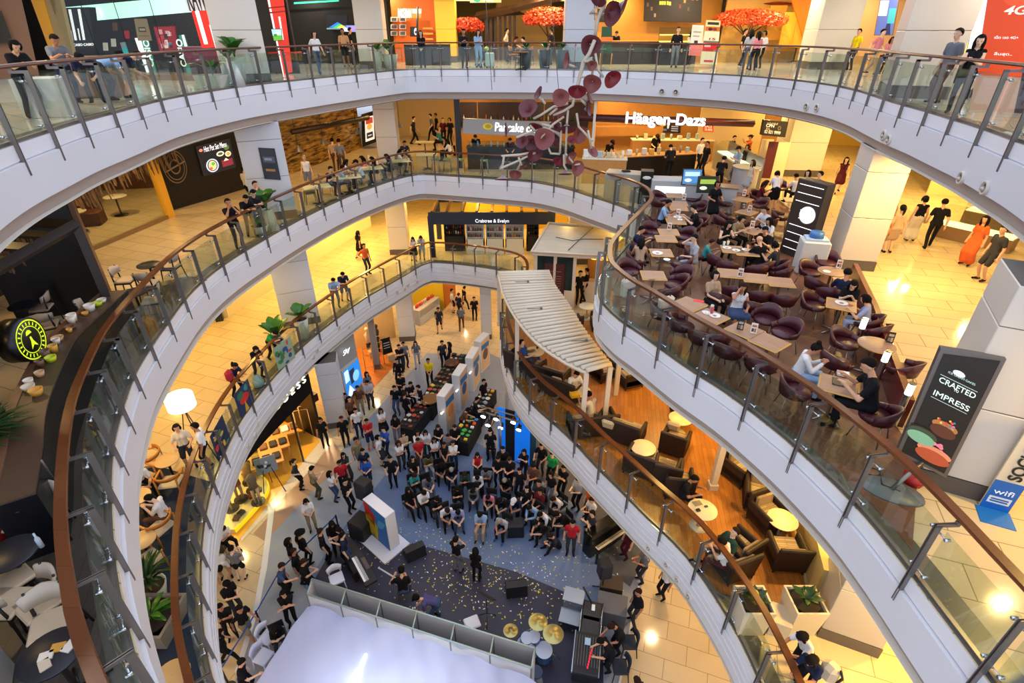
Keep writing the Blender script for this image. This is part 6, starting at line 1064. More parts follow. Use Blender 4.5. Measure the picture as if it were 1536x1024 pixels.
q=P(893,440,Z);counter('hut_counter','pale small counter inside the hut doorway',ins(.68,.3),ins(.86,.3),1.0,.4,HC,HC,Z)
for i in range(3):
 v=ins(.72+.08*i,.48);o=MB().lathe((0,0,0),[(.001,.1),(.16,0),(.03,.28)],12).build('hanging_lamp',glow('#ffb040',3));o.location=(v.x,v.y-.2,zr-.75);setp(o,'small amber lamp hanging inside the hut doorway, %s along'%ORD[i],'lamp','amber hut lamps');m=MB();m.tube([(0,0,.28),(0,0,.6)],.01,5);m.build('cord',BLACK,o)
za=Z+2.45;Lf=spline([P(*q,za)for q in((748,409),(756,440),(775,475),(805,510),(845,538),(880,555))],.05);Rt=spline([P(*q,za)for q in((824,407),(833,428),(850,452),(872,487),(897,522),(916,545))],.05)
t=thing('pergola','cream curved slatted pergola over the lounge sofas','pergola',(Lf[0][0],Lf[0][1],Z));o_=t.location.copy()
AW=mat('awning_cream','#d6cbb8',.5);n=34
for k in range(n):
 u=k/(n-1);a=Vector(Lf[int(u*(len(Lf)-1))]);b_=Vector(Rt[int(u*(len(Rt)-1))]);m=MB();m.tube([a,b_],.075 if k%1==0 else.05,6,smooth=True);m.build('slat',AW,t,o_)
m=MB();m.add([Vector(v)-Vector((0,0,.06))for k in range(12)for v in(Lf[int(k/11*(len(Lf)-1))],Rt[int(k/11*(len(Rt)-1))])],[(2*k,2*k+1,2*k+3,2*k+2)for k in range(11)]);m.build('backing',AW,t,o_)
for ed in(Lf,Rt):m=MB();m.tube([Vector(v)-Vector((0,0,.1))for v in ed],.06,6);m.build('edge_beam',HC,t,o_)
for q in(Lf[0],Lf[len(Lf)//2],Lf[-1],Rt[-1],Rt[len(Rt)//2]):m=MB();m.box((q[0],q[1],Z+1.2),(.14,.14,2.3));m.box((q[0],q[1],Z+.12),(.2,.2,.22));m.build('post',HC,t,o_)
for i,(x,y)in enumerate([(792,422),(812,462),(880,510)]):q=P(x,y,za+.1);m=MB();m.tube([q,q+Vector((-.5,-.05,0))],.012,5);m.ell(q,(.05,.05,.05),8,6);setp(m.build('awning_spotlight',mat('spot_grey','#6a6660',.4)),'small spotlight with cable on the pergola slats, %s from the hut'%ORD[i],'spotlight','pergola spotlights')
q0=P(1068,732,Z);m=MB();m.box((q0.x,q0.y,Z+1.7),(.16,.16,3.4));m.box((q0.x,q0.y,Z+.1),(.24,.24,.2));struct(m.build('column',HC));q0=P(923,592,Z);m=MB();m.box((q0.x,q0.y,Z+1.7),(.15,.15,3.4));struct(m.build('column',HC))
WICK=mat('dark_wicker','#2a1a12',.6,noise=.25,nscale=60);CUSH=mat_plank('striped_cushion','#b8a488','#8a7458','#4a3624',.5,.06,.8,grain=.1)
def wicker(w,label='x'):
 t=thing('wicker_sofa' if w>1 else 'wicker_armchair',label,'sofa' if w>1 else 'armchair');m=MB();m.box((0,0,.24),(w,.75,.34),bev=.03);m.build('seat_base',WICK,t)
 m=MB();m.box((0,-.36,.52),(w,.1,.74),tilt=(.12,0,0),bev=.03);m.build('backrest',WICK,t)
 for s_ in(-1,1):m=MB();m.box((s_*(w/2-.05),0,.40),(.1,.74,.5),bev=.03);m.build('armrest',WICK,t)
 m=MB();m.box((0,.03,.45),(w-.22,.62,.10),bev=.04);m.build('seat_cushion',CUSH,t);m=MB();m.box((0,-.27,.62),(w-.24,.1,.34),tilt=(.12,0,0),bev=.04);m.build('back_cushion',CUSH,t)
 for sx in(-1,1):
  for sy in(-1,1):m=MB();m.tube([(sx*(w/2-.07),sy*.32,.1),(sx*(w/2-.05),sy*.34,0)],.025,6);m.build('leg',WICK,t)
 return t
ws,wa=wicker(1.5),wicker(.78);wsu,wau=[0],[0]
for i,(x,y,f)in enumerate([(788,543,50),(822,560,60),(842,578,55),(888,632,100),(930,640,60),(978,695,60)]):
 q=P(x,y,Z+.4);put(ws,wsu,(q.x,q.y,Z),math.radians(f-90),'dark wicker sofa along the lounge rail, %s from the hut'%ORD[i],'wicker sofas')
for i,(x,y,f)in enumerate([(905,552,-60),(945,562,200),(1013,660,60),(1028,612,-90),(1002,705,70),(1018,722,80),(1112,700,-60),(1140,738,250),(1155,770,-70),(1180,825,85),(1108,820,120),(1100,838,110),(858,484,100),(900,480,180)]):
 q=P(x,y,Z+.4);put(wa,wau,(q.x,q.y,Z),math.radians(f-90),'dark wicker armchair in the wooden-floored lounge, %s from the hut'%ORD[i],'wicker armchairs')
lt=pedestal_table(mat('cream_top','#e2d2ac',.35),mat('cream_top','#e2d2ac',.35),mat('table_base_white','#c8bca0',.4),.72,.72,True,.62,'lounge_table',0);ltu=[0]
for i,(x,y,lab)in enumerate([(881,459,'small white round table beside the hut doorway'),(802,527,'round cream table before the blue T-shirt under the pergola'),(870,586,'round lounge table with yellow things before the pale shirt'),(965,671,'empty round cream table between wicker sofas at the rail'),(1021,627,'cream round table under the upper gallery edge, beside dark armchairs'),(1054,764,'round cream table with coloured leaflets before the man in black'),(1174,779,'empty golden round table between two dark armchairs by the partition')]):
 q=P(x,y,Z+.62);put(lt,ltu,(q.x,q.y,Z),0,lab,'lounge tables')
def flat1(*a,**k):
 global Z
 return flat(*a,**k)
TZ=Z+.625
for nm,lab,ct,x,y,d,c_,e in[('brown_tray','brown food tray on the table before the blue T-shirt','tray',797,527,(.3,.18,.03),'#7a4a20',0),('dark_cup','dark cup on the table before the blue T-shirt','cup',806,523,(.09,.09,.08),'#2a2420',1),('yellow_bag','yellow bag on the lounge table before the pale shirt','bag',862,594,(.3,.22,.12),'#e0b020',0),('plate','white plate on the lounge table before the pale shirt','plate',872,580,(.24,.24,.03),'#e8e4d8',1),('small_plate','small plate with food on the lounge table beside the yellow bag','plate',877,588,(.2,.2,.03),'#d8d0c0',1),('newspaper','folded grey paper on the table before the man in black','paper',1046,755,(.22,.16,.02),'#8a8474',0),('yellow_leaflet','yellow leaflet on the table before the man in black','leaflet',1061,769,(.2,.13,.008),'#e8d81c',0),('red_leaflet','red leaflet on the table before the man in black','leaflet',1064,763,(.12,.05,.008),'#c8202a',0),('blue_case','small blue case on the table before the man in black','case',1059,760,(.09,.06,.03),'#1c4a6a',0),('black_purse','small black purse on the table before the man in black','purse',1047,766,(.1,.08,.05),'#1c1a18',0)]:
 flat(nm,lab,ct,x,y,TZ,d,c_,.3,None,bool(e))
q=P(944,642,Z+.75)
for i,(x,y,c_)in enumerate([(912,637,'#c8b48c'),(927,634,'#a89464'),(835,572,'#b8a08a'),(1010,640,'#c0a888')]):q=P(x,y,Z+.66);o=MB().box((0,0,.17),(.4,.14,.36),tilt=(.3,0,0),bev=.06).build('throw_pillow',mat('pillow_%d'%i,c_,.8,noise=.35,nscale=25));o.location=(q.x,q.y,Z+.52);o.rotation_euler=(0,0,-.5);setp(o,'patterned pillow on the wicker sofas, %s from the hut'%ORD[[1,2,0,3][i]],'pillow','sofa pillows')
potted_plant('square white planter of dark plants at the deck end by the rail',P(1118,935,Z),'square',.85,.33,12,.35,.3,.06,51,LEAFD,potm=mat('planter_white','#cfc2a8',.45));potted_plant('square white planter of dark plants beside the grey column',P(1193,935,Z),'square',.85,.33,14,.4,.35,.06,52,LEAFD,potm=mat('planter_white','#cfc2a8',.45))
o=MB().ell((0,0,0),(.09,.09,.08),10,8).build('yellow_ball',col('#e8b81c',.5));q=P(1132,889,Z+.95);o.location=(q.x,q.y,Z+.93);setp(o,'yellow flower head in the planter at the rail','flower')
box_thing('floor_case','small black case on the tiles behind the rail near the white planter','case',P(1128,940,Z),(.5,.22,.2),-.4,BLK);box_thing('cream_bench','cream block bench between the two white planters','bench',P(1165,940,Z),(.4,.5,.45),-.4,mat('planter_white','#cfc2a8',.45))
deck('floor',[tuple(p)for p in offset(E1,.15)if p[0]<-5.2 and 5.0<p[1]<11.2]+[(-10.5,11.6),(-12,11.5),(-13,8),(-10,5)],Z+.012,mat('navy_carpet','#1c2a40',.9,noise=.15,nscale=40))
TEAK=mat('teak','#b87428',.4);GPAD=mat('chair_pad_grey','#b8aa94',.7)
def armchair():
 t=thing('wooden_armchair','x','armchair');m=MB();m.box((0,0,.42),(.52,.5,.07),bev=.03);m.build('seat',GPAD,t);m=MB();arcwall(m,.33,math.radians(200),math.radians(340),lambda u:(.66,.78,.02),.03,12,c=(0,.06));m.build('back_rail',TEAK,t)
 for sx in(-1,1):
  for sy in(-1,1):m=MB();m.tube([(sx*.27,sy*.22,.66 if sy>0 else.7),(sx*.26,sy*.24,0)],.024,6);m.build('leg',TEAK,t)
  m=MB();m.box((sx*.29,.02,.665),(.06,.46,.03),bev=.01);m.build('armrest',TEAK,t)
 return t
ac=armchair();acu=[0]
for i,(x,y,f)in enumerate([(226,692,200),(256,722,100),(240,790,160),(222,838,60),(212,716,-20)]):q=P(x,y,Z+.44);put(ac,acu,(q.x,q.y,Z),math.radians(f-90),'curved wooden armchair on the navy carpet, %s from the tripod lamp'%ORD[i],'wooden armchairs')
ot=pedestal_table(mat('oval_pale','#c8a878',.4),mat('oval_pale','#c8a878',.4),BLACK,.62,.62,True,.7,'round_table',0);otu=[0]
for i,(x,y)in enumerate([(206,745),(212,810),(250,690),(258,1012)]):q=P(x,y,Z+.7);put(ot,otu,(q.x,q.y,Z),0,['pale round table in front of the seated white shirt','round glossy table below the white shirt, half hidden by the fascia','pale table top beside the wooden armchair back','brown round table low at the bottom behind the second rail'][i],'round lounge tables')
q=P(305,690,Z);t=thing('tripod_lamp','tripod floor lamp with a lit white drum shade','floor lamp',(q.x,q.y,Z));hz=PY(270,602,q.y).z-Z
for k in range(3):a=2.0+k*2.094;m=MB();m.tube([(0,0,hz-.15),(math.cos(a)*.5,math.sin(a)*.5,0)],.016,6);m.build('leg',mat('lamp_leg','#4a4038',.4,.6),t)
m=MB();m.lathe((0,0,hz-.18),[(.36,0),(.36,.36),(.35,.36),(.35,0)],28);m.lathe((0,0,hz-.18),[(.355,.355),(.02,.36)],28);m.build('shade',glow('#fff0d4',1.5),t)
potted_plant('dark green yucca bush growing behind the second rail at the bottom',P(234,900,Z),'taper',.5,.35,70,1.0,.75,.035,61,LEAFD,droop=.3);potted_plant('leafy light-green plant in the angled grey planter',P(238,945,Z),'square',.55,.5,20,.4,.55,.06,62,LEAF,potm=mat('planter_grey','#877c70',.6))
potted_plant('big-leaved plant in a cylinder pot on the lowest gallery beside the green shirt',P(421,533,Z),'taper',.7,.26,11,1.25,.7,.16,63,droop=.3);potted_plant('big-leaved plant in a tall pot on the lowest gallery below the pale column',P(457,508,Z),'taper',.95,.3,8,.85,.65,.19,64,droop=.3)
def railbanner(p0,p1,lab,base,sh):
 a,b=P(*p0,Z+.08),P(*p1,Z+.08);picture('rail_banner',lab,'banner',[a,b,b+Vector((0,0,.95)),a+Vector((0,0,.95))],base,sh,base,.01,0,fw=0)
rn=random.Random(9);sp_=lambda cs:[(u,v,u+rn.uniform(.1,.3),v+rn.uniform(.1,.25),rn.choice(cs),'e')for u,v in[(rn.uniform(0,.7),rn.uniform(0,.75))for k in range(14)]]
railbanner((362,628),(382,602),'navy banner with a red and yellow flower hung on the rail below the backpack','#1d3158',[(.2,.35,.8,.7,'#c82a2a','e'),(.35,.02,.6,.45,'#c8a020','t'),(.1,.6,.5,.9,'#2a6a4a','e'),(.6,.7,.9,.95,'#3a8a8a','e')])
railbanner((329,692),(346,658),'navy floral banner hung on the rail nearer the tripod lamp','#1a2c4e',sp_(['#c83a3a','#2a5a8a','#d8a83a','#3a7a5a','#16243c']))
railbanner((418,556),(443,536),'pale green floral banner hung on the rail by the green shirt','#8fa890',sp_(['#c84a4a','#2a4a8a','#3a7a4a','#1c2a4a']))
H(500,421,Z,-60,'lean','light blue','grey',where='leaning on the lowest rail beside the pale column');H(514,412,Z,-60,'lean','navy','grey',leg='shorts',where='leaning on the lowest rail, second from the pale column');H(537,349,Z,60,'walk','black','black','long','skirt',sex='f',where='walking down the yellow corridor');H(546,369,Z,-40,'hip','orange','dark grey',where='behind the lowest rail in the yellow corridor');H(619,359,Z,-75,'lean','white','black','long','skirt','none','f','leaning at the far corner of the lowest rail');H(631,357,Z,-80,'lean','light grey','light grey','bob','shorts',sex='f',where='beside the woman in black skirt at the far corner')
H(413,500,Z,-30,'lean_far','green','black',where='bending over the lowest rail by the big-leaved plants');H(384,524,Z,-35,'lean','black','dark grey','bob',sex='f',where='on the lowest rail next to the green shirt');H(353,549,Z,-25,'lean','navy','black','tail',sex='f',where='with a red backpack on the lowest rail');H(265,642,Z,-60,'carry','cream','dark grey','bob','shorts',sex='f',where='standing by the tripod lamp');H(209,708,Z,-30,'sit_lean','white','black',where='bent forward on the navy carpet, half behind the fascia');H(224,748,Z,190,'sit_phone','white','brown',vox=.016,where='sitting heavily in a wooden armchair');H(292,640,Z,200,'stand','white','black',leg='shorts',where='walking behind the tripod lamp, legs showing')
v=P(347,563,Z+1.2);t=thing('backpack','red backpack worn by the navy T-shirt at the lowest rail','backpack',(v.x-.08,v.y,Z+1.0));m=MB();m.box((0,0,.2),(.22,.3,.42),bev=.09);m.build('pack_body',mat('pack_red','#a81c2a',.7),t)
v=P(394,562,Z+.5);t=thing('shopping_bag','pale blue plastic shopping bag behind the lowest rail','bag',(v.x-.25,v.y,Z+.02));m=MB();m.lathe((0,0,0),[(.001,0),(.17,.02),(.2,.2),(.12,.42),(.05,.5)],12);m.build('bag_body',mat('bag_blue','#a8c4d4',.5),t)
H(783,514,Z,-10,'recline','blue','blue',where='relaxing on the sofa under the pergola');H(865,562,Z,-70,'sit_eat','white','black',where='eating at the lounge table under the pergola');H(883,592,Z,130,'sit_eat','cream','beige',where='with pale back turned at the lounge table');H(1042,719,Z,-40,'sit_eat','black','black',where='at the round table with coloured leaflets');H(1102,798,Z,190,'recline','dark green','beige',where='holding a striped thing, lounging by the rail');H(1083,813,Z,150,'sit_phone','white','maroon',where='with back to the near rail of the lounge');H(1202,956,Z,-165,'lean','white','black','bob',sex='f',vox=.014,where='with a watch, gripping the near lowest rail');H(1216,992,Z,-150,'lean','navy','black','long',sex='f',vox=.014,where='at the near lowest rail with hand raised');H(871,410,Z,-80,'stand','black','black',where='working in the hut doorway');H(880,406,Z,160,'stand','black','black',where='second staff in the hut doorway')
v=P(1237,1005,Z+.9);t=thing('backpack','cream backpack with black straps beside the near lowest rail','backpack',(v.x+.05,v.y-.05,Z+.75),.5);m=MB();m.box((0,0,.22),(.28,.3,.44),bev=.09);m.build('pack_body',mat('pack_cream','#c4b8a0',.7),t);m=MB();m.tube([(.0,-.16,.05),(.05,-.2,.25),(0,-.14,.44)],.025,6);m.build('strap',BLACK,t)
Z=0.0
poly=lambda ps,z=0:[tuple(P(x,y,z)[:2])for x,y in ps]
deck('floor',poly([(410,762),(399,850),(385,915),(352,1024),(300,1150),(920,1200),(930,1020),(946,940),(962,880),(985,800),(960,700),(900,640),(800,560),(735,530),(640,530),(600,575),(560,620),(500,690),(450,740)]),.006,CARPET)
deck('floor',poly([(590,697),(515,792),(455,880),(480,900),(900,1000),(905,850),(880,770),(760,690),(700,655),(640,660)]),.010,mat('blue_carpet','#66799a',.8,noise=.06,nscale=30))
deck('floor',poly([(405,752),(412,762),(401,850),(388,915),(358,1014),(352,1008),(380,915),(392,850)]),.014,mat('white_inlay','#d8d8d6',.25))
deck('floor',poly([(358,795),(362,812),(470,700),(498,660),(486,655),(430,718)]),.012,mat('marble_sill','#d8ccb4',.2,noise=.2,nscale=9))
deck('floor',poly([(380,800),(398,812),(470,735),(520,690),(500,662),(470,700)]),.009,mat('tan_band','#a88a70',.25))
deck('floor',poly([(512,800),(560,800),(640,820),(775,858),(905,912),(905,1060),(460,930),(470,872)]),.016,mat('stage_mat','#2a2a3e',.5,noise=.06,nscale=20))
deck('floor',poly([(880,770),(905,850),(945,880),(985,800),(900,640),(800,565),(760,600),(770,690)]),.011,mat('dark_carpet','#4a4c54',.7,noise=.06,nscale=20))
for i,(a,b)in enumerate([((958,880),(928,1030))]):pa,pb=P(*a,0),P(*b,0);m=MB();m.sweep([(pa.x,pa.y),(pb.x,pb.y)],[(-.03,.0),(.03,.0),(.03,.03),(-.03,.03)]);struct(m.build('trim_40',mat('white_edge','#e8e4dc',.4)))
deck('floor',poly([(535,610),(592,548),(578,510),(540,500),(480,560)]),.02,mat_plank('orange_floor','#c8702a','#d07a30','#8a4a18',1.6,.15,.35,rot=.5))
F0,F1=Vector((-9.75,12.6)),Vector((-8.45,18.2));H0=3.5
wall('wall_left',(-14.5,15),(-13.2,24),0,H0,mat('shop_tan','#caa468',.5));wall('wall_left',(-14.5,11),(-14.5,15),0,H0,mat('shop_tan','#caa468',.5));wall('wall_left',(-10.2,9),(-10.1,12.6),0,H0,BLK)
d=(F1-F0).normalized();A3,B3=(F0.x,F0.y),(F1.x,F1.y)
m=MB();m.add([(F0.x,F0.y,2.55),(F1.x,F1.y,2.55),(F1.x,F1.y,H0),(F0.x,F0.y,H0)],[(0,1,2,3),(3,2,1,0)]);m.box(((F0.x+F1.x)/2-.2,(F0.y+F1.y)/2,3.0),(.3,(F1-F0).length,.95),rz=-.23);struct(m.build('wall_left',BLK))
fa,fb=PL(410,618,A3,B3),PL(457,571,A3,B3);n_=Vector((d.y,-d.x,0))*.06
o=text('shop_sign','G U E S S',glow('#fff4dc',1.3),fa+n_,(fb-fa),(0,0,1),.27,None,(fb-fa).length,.02);setp(o,'white glowing capital letters on the black ground-floor shopfront','sign')
deck('floor',[(-9.75,12.7),(-8.5,18.0),(-13.2,22),(-14.4,14)],.018,mat('shop_yellow_floor','#e0a83a',.25))
wall('wall_left',(-8.45,18.2),(-11.5,20.0),0,H0,BLK);
m=MB();u=F0.lerp(F1,.74);m.box((u.x,u.y,1.3),(.06,.06,2.6));struct(m.build('trim_41',BLK))
pl=spline([P(354,800,0),P(380,772,0),P(398,750,0),P(404,736,0),P(400,724,0),P(385,712,0)],.1);pl=[(v[0],v[1])for v in pl]
t=thing('window_platform','lit shop window platform with a rounded yellow-edged end','platform',(pl[0][0],pl[0][1],0));o_=t.location.copy();m=MB();m.prism(pl+[(-12,15.8),(-11.8,12.9)],.02,.22);m.build('deck',mat('platform_cream','#efd898',.3),t,o_);m=MB();m.sweep(pl,[(-.03,.05),(.01,.05),(.01,.24),(-.03,.24)]);m.build('yellow_edge',glow('#f0c81c',.8),t,o_);m=MB();m.sweep(pl,[(-.01,.24),(.0,.24),(.0,2.55),(-.01,2.55)]);m.build('window_glass',SHOPGLASS,t,o_)
rn=random.Random(31)
for i,(x,y,c)in enumerate([(378,712,'#d86a2a'),(366,738,'#c8543a'),(352,752,'#c83a34'),(384,724,'#c89448'),(392,742,'#6a5a48')]):
 v=P(x,y,.6);t=thing('mannequin','dressed display figure standing on the lit window platform, %s from its rounded end'%ORD[[1,3,4,0,2][i]],'mannequin',(v.x-.2,v.y,.22),rn.uniform(0,6),'window mannequins');m=MB();m.lathe((0,0,.75),[(.001,0),(.17,.0),(.15,.25),(.19,.5),(.08,.66),(.001,.68)],14,sy=.7);m.build('torso',col(c,.6),t)
 for s_ in(-1,1):m=MB();m.tube([(s_*.08,0,.76),(s_*.09,.02,.4),(s_*.09,0,.02)],[.07,.055,.04],8);m.build('leg',mat('mannequin_skin','#d8b48a',.4),t);
 m=MB();m.cyl((0,0,0),.26,.03,18);m.build('base_plate',mat('plate_dark','#3a342c',.3),t)
for i,(x,y)in enumerate([(372,727),(388,736),(378,745),(362,770),(355,778)]):flat('shoe_pair','dark shoes set out on the lit window platform, %s along'%ORD[i],'shoes',x,y,.225,(.24,.2,.1),['#2a2018','#3a2a1c','#8a2a24','#1c1a18','#5a3a20'][i],.4*i,'shoes in the window')
for i,(x,y,w)in enumerate([(402,668,1.6),(392,690,1.6),(420,645,1.4)]):
 v=P(x,y,.8);t=thing('display_table','wooden display table of folded clothes inside the black-fronted shop, %s from the sign'%ORD[[1,2,0][i]],'table',(v.x,v.y,0),.5,'shop display tables');m=MB();m.box((0,0,.74),(w,.8,.06));m.build('tabletop',OAKL,t)
 for sx in(-1,1):
  for sy in(-1,1):m=MB();m.box((sx*(w/2-.06),sy*.34,.36),(.07,.07,.72));m.build('leg',OAKL,t)
 for k in range(4):o=MB().box((0,0,.05),(.3,.4,.1),bev=.03).build('folded_clothes',col(rn.choice(['#1c1a1a','#2a2624','#d8a82a','#e8e0d0','#6a4a30']),.8));o.location=(v.x+math.cos(.5)*(k-1.5)*.38,v.y+math.sin(.5)*(k-1.5)*.38,.771);o.rotation_euler=(0,0,.5);setp(o,'folded clothes stack on the shop tables, %s on table %s'%(ORD[k],ORD[i]),'clothes','folded clothes')
for i in range(3):
 t=thing('clothes_rail','hanging row of pale clothes on the back wall of the black-fronted shop, %s'%ORD[i],'clothes rail',(-12.6+i*.3,17+i*1.5,0),1.4,'clothes rails');m=MB();m.tube([(-.6,0,1.6),(.6,0,1.6)],.02,6);m.build('rail',STEEL,t)
 for s_ in(-1,1):m=MB();m.tube([(s_*.6,0,1.6),(s_*.6,0,0)],.02,6);m.build('leg',STEEL,t)
 for k in range(8):m=MB();m.box((-.5+k*.14,0,1.15),(.06,.4,.85),bev=.02);m.build('garment',col(rn.choice(['#e0c8a0','#d8b888','#f0e0c0','#a87a4a','#2a2420']),.8),t)
for i,(x,y)in enumerate([(467,648),(460,655)]):v=P(x,y,0);t=thing('security_gate','pale security gate at the shop doorway, %s the dark wall'%['beside','a step from'][i],'gate',v,.3,'security gates');m=MB();m.tube([(-.3,0,0),(-.3,0,1.5),(.3,0,1.5),(.3,0,0)],.03,6);m.build('frame',mat('gate_pale','#c8a878',.4),t)
for i,(x,y)in enumerate([(455,590),(452,612)]):q=PL(x,y,(-9.4,19.6),(-12,21.0));box_thing('dark_shelf','dark brown display shelf beside the glowing sign, %s'%['upper','lower'][i],'shelf',(q.x,q.y,max(.6,q.z-.3)),(1.3,.5,.4),-.5,mat('shelf_brown','#5a3418',.4),'dark display shelves')
column(-8.05,19.4,.9,.9,.25,0,H0,PANELG);column(-6.15,27.2,.9,.9,.1,0,H0,PANELG);column(-7.25,24.0,.3,.5,.2,0,H0,mat('grey_post','#8a8884',.4));column(-1.5,27.3,.6,.6,0,0,H0,PANELG);column(.05,19.3,.6,.7,.2,0,H0,mat('pale_column','#b8bcc8',.4));column(6.6,6.2,1.2,1.2,-.4,0,H0,PANEL)
wall('wall_left',(-8.3,20.2),(-7.6,22.0),0,H0,mat('grey_panel','#9a9c9c',.4))
LB0,LB1=(-8.05,20.1),(-7.35,22.3)
t,tx=picture('lightbox_screen','tall blue lit screen box on the grey shop pillar','screen',onplane(LB0,LB1,[(522,600),(544,572),(537,538),(514,558)]),'#1c7ad0',[(.0,.0,.5,.4,'#dff0ff','t'),(.35,.35,.65,.85,'#10243a'),(.5,.3,.9,.7,'#7ac0f0','e'),(.05,.55,.3,.95,'#bfe4fa')],'#b8bcbe',.25,1.0,fw=.06)
tx=text('shop_script','Shy',glow('#ffffff',1.0),PL(515,534,LB0,LB1),Vector((.3,1,0)),(0,0,1),.3,None,.6,.01,shear=.3);setp(tx,'small white script lettering on the grey panel above the blue screen','sign')
wall('wall_left',(-10.8,24.5),(-6.9,27.3),0,H0,mat('shop_cream','#dfb878',.5));wall('wall_left',(-12,21),(-10.8,24.5),0,H0,mat('shop_wood_wall','#b8803a',.5))
for i,(x,y,c)in enumerate([(560,495,'#1c1a1c'),(552,505,'#e0c8b0'),(566,500,'#2a2a30')]):
 v=P(x,y+6,.9);t=thing('mannequin',['black-clad display mannequin with a dark hat in the wooden-floored shop','pale display mannequin in the wooden-floored shop','dark display mannequin holding a tablet-like tray in the wooden-floored shop'][i],'mannequin',(v.x,v.y,.02),i,'shop mannequins');m=MB();m.lathe((0,0,.8),[(.001,0),(.16,.0),(.14,.25),(.19,.5),(.08,.64),(.05,.7),(.001,.7)],14,sy=.7);m.build('torso',col(c,.6),t);m=MB();m.ell((0,0,1.6),(.1,.11,.13),12,8);m.build('head',col('#2a2624' if i!=1 else '#e0c8b0',.5),t)
 for s_ in(-1,1):m=MB();m.tube([(s_*.08,0,.82),(s_*.09,0,.02)],[.07,.05],8);m.build('leg',col('#16151a',.6),t)
for i,(x,y)in enumerate([(556,560),(575,540)]):
 v=P(x,y,0);t=thing('ladder_rack','pale ladder-like rack on the orange wooden floor, %s'%['nearer the blue screen','farther inside'][i],'rack',v,.3,'ladder racks')
 for s_ in(-1,1):m=MB();m.tube([(s_*.22,0,0),(s_*.22,0,1.7)],.025,6);m.build('upright',mat('rack_pale','#b8946a',.5),t)
 for k in range(4):m=MB();m.tube([(-.22,0,.4+k*.38),(.22,0,.4+k*.38)],.02,6);m.build('rung',mat('rack_pale','#b8946a',.5),t)
v=P(583,542,0);t=thing('chalk_easel','black chalkboard easel with white writing by the wooden-floored shop','sign',v,.6);m=MB();m.box((0,0,1.0),(.55,.05,.9),tilt=(-.15,0,0));m.build('board',BLK,t)
for s_ in(-1,1):m=MB();m.tube([(s_*.25,0,1.4),(s_*.28,-.1,0)],.02,6);m.build('leg',mat('rack_pale','#b8946a',.5),t)
for k in range(4):m=MB();m.box((0,-.035-.015*k*0,.75+k*.15),(.35,.012,.03),tilt=(-.15,0,0));m.build('chalk_line',col('#d8d4cc',.6),t)
for i in range(2):box_thing('display_cube','pale wooden cube on the orange floor, %s'%['left of the racks','by the chalkboard'][i],'box',P(*[(560,533),(588,538)][i],.02),(.5,.5,.4),.5,mat('cube_pale','#d8b480',.5))
wall('wall_far',(-9,38),(4,38),0,H0,mat('corridor_yellow','#ecc050',.5));wall('wall_far',(-6.9,31.5),(-4.4,31.0),0,H0,mat('yellow_bright','#f2c820',.5));wall('wall_far',(-4.4,31.0),(-3.9,33),0,H0,mat('orange_pier','#c86a1c',.5))
v=P(640,480,0);t=thing('display_counter','white display counter of red handbags at the corridor corner','counter',(v.x-.1,v.y+.4,0),1.1);m=MB();m.box((0,0,.25),(2.2,.7,.5));m.build('counter_base',WF,t);m=MB();m.box((0,0,.98),(2.2,.7,.06));m.build('counter_top',WF,t)
for s_ in(-1,1):m=MB();m.box((s_*1.07,0,.73),(.06,.7,.5));m.build('side_panel',WF,t)
for k in range(5):o=MB().box((0,0,.12),(.3,.14,.22),bev=.04).build('handbag',col(['#c8301c','#d8481c','#c8a89a','#b82a2a','#d85a2a'][k],.5));a_=1.1;o.location=(v.x-.1+math.cos(a_)*(k-2)*.4,v.y+.4+math.sin(a_)*(k-2)*.4,1.011);o.rotation_euler=(0,0,a_);setp(o,'small red-toned handbag on the white corridor counter, %s from its near end'%ORD[k],'handbag','handbags on the counter')
t=thing('escalator','slanting escalator at the end of the yellow corridor','escalator',PY(676,432,36));t.location.z=0;m=MB();m.tube([(-1.0,0,.3),(1.8,.6,3.0)],.35,4,smooth=False);m.build('truss',mat('esc_grey','#8c8880',.4),t);m=MB();m.tube([(-1.0,-.4,.9),(1.8,.2,3.6)],.04,6);m.build('handrail',BLACK,t)
PW=mat('panel_white','#d4d6dc',.4)
PANS=[((671,652),(669,595.6),(680.6,576.4)),((692,616.5),(689.8,564),(700.6,546.4)),((711,588),(710.7,538),(718.7,520.5)),((722,560),(721.5,513.4),(733.9,500))]
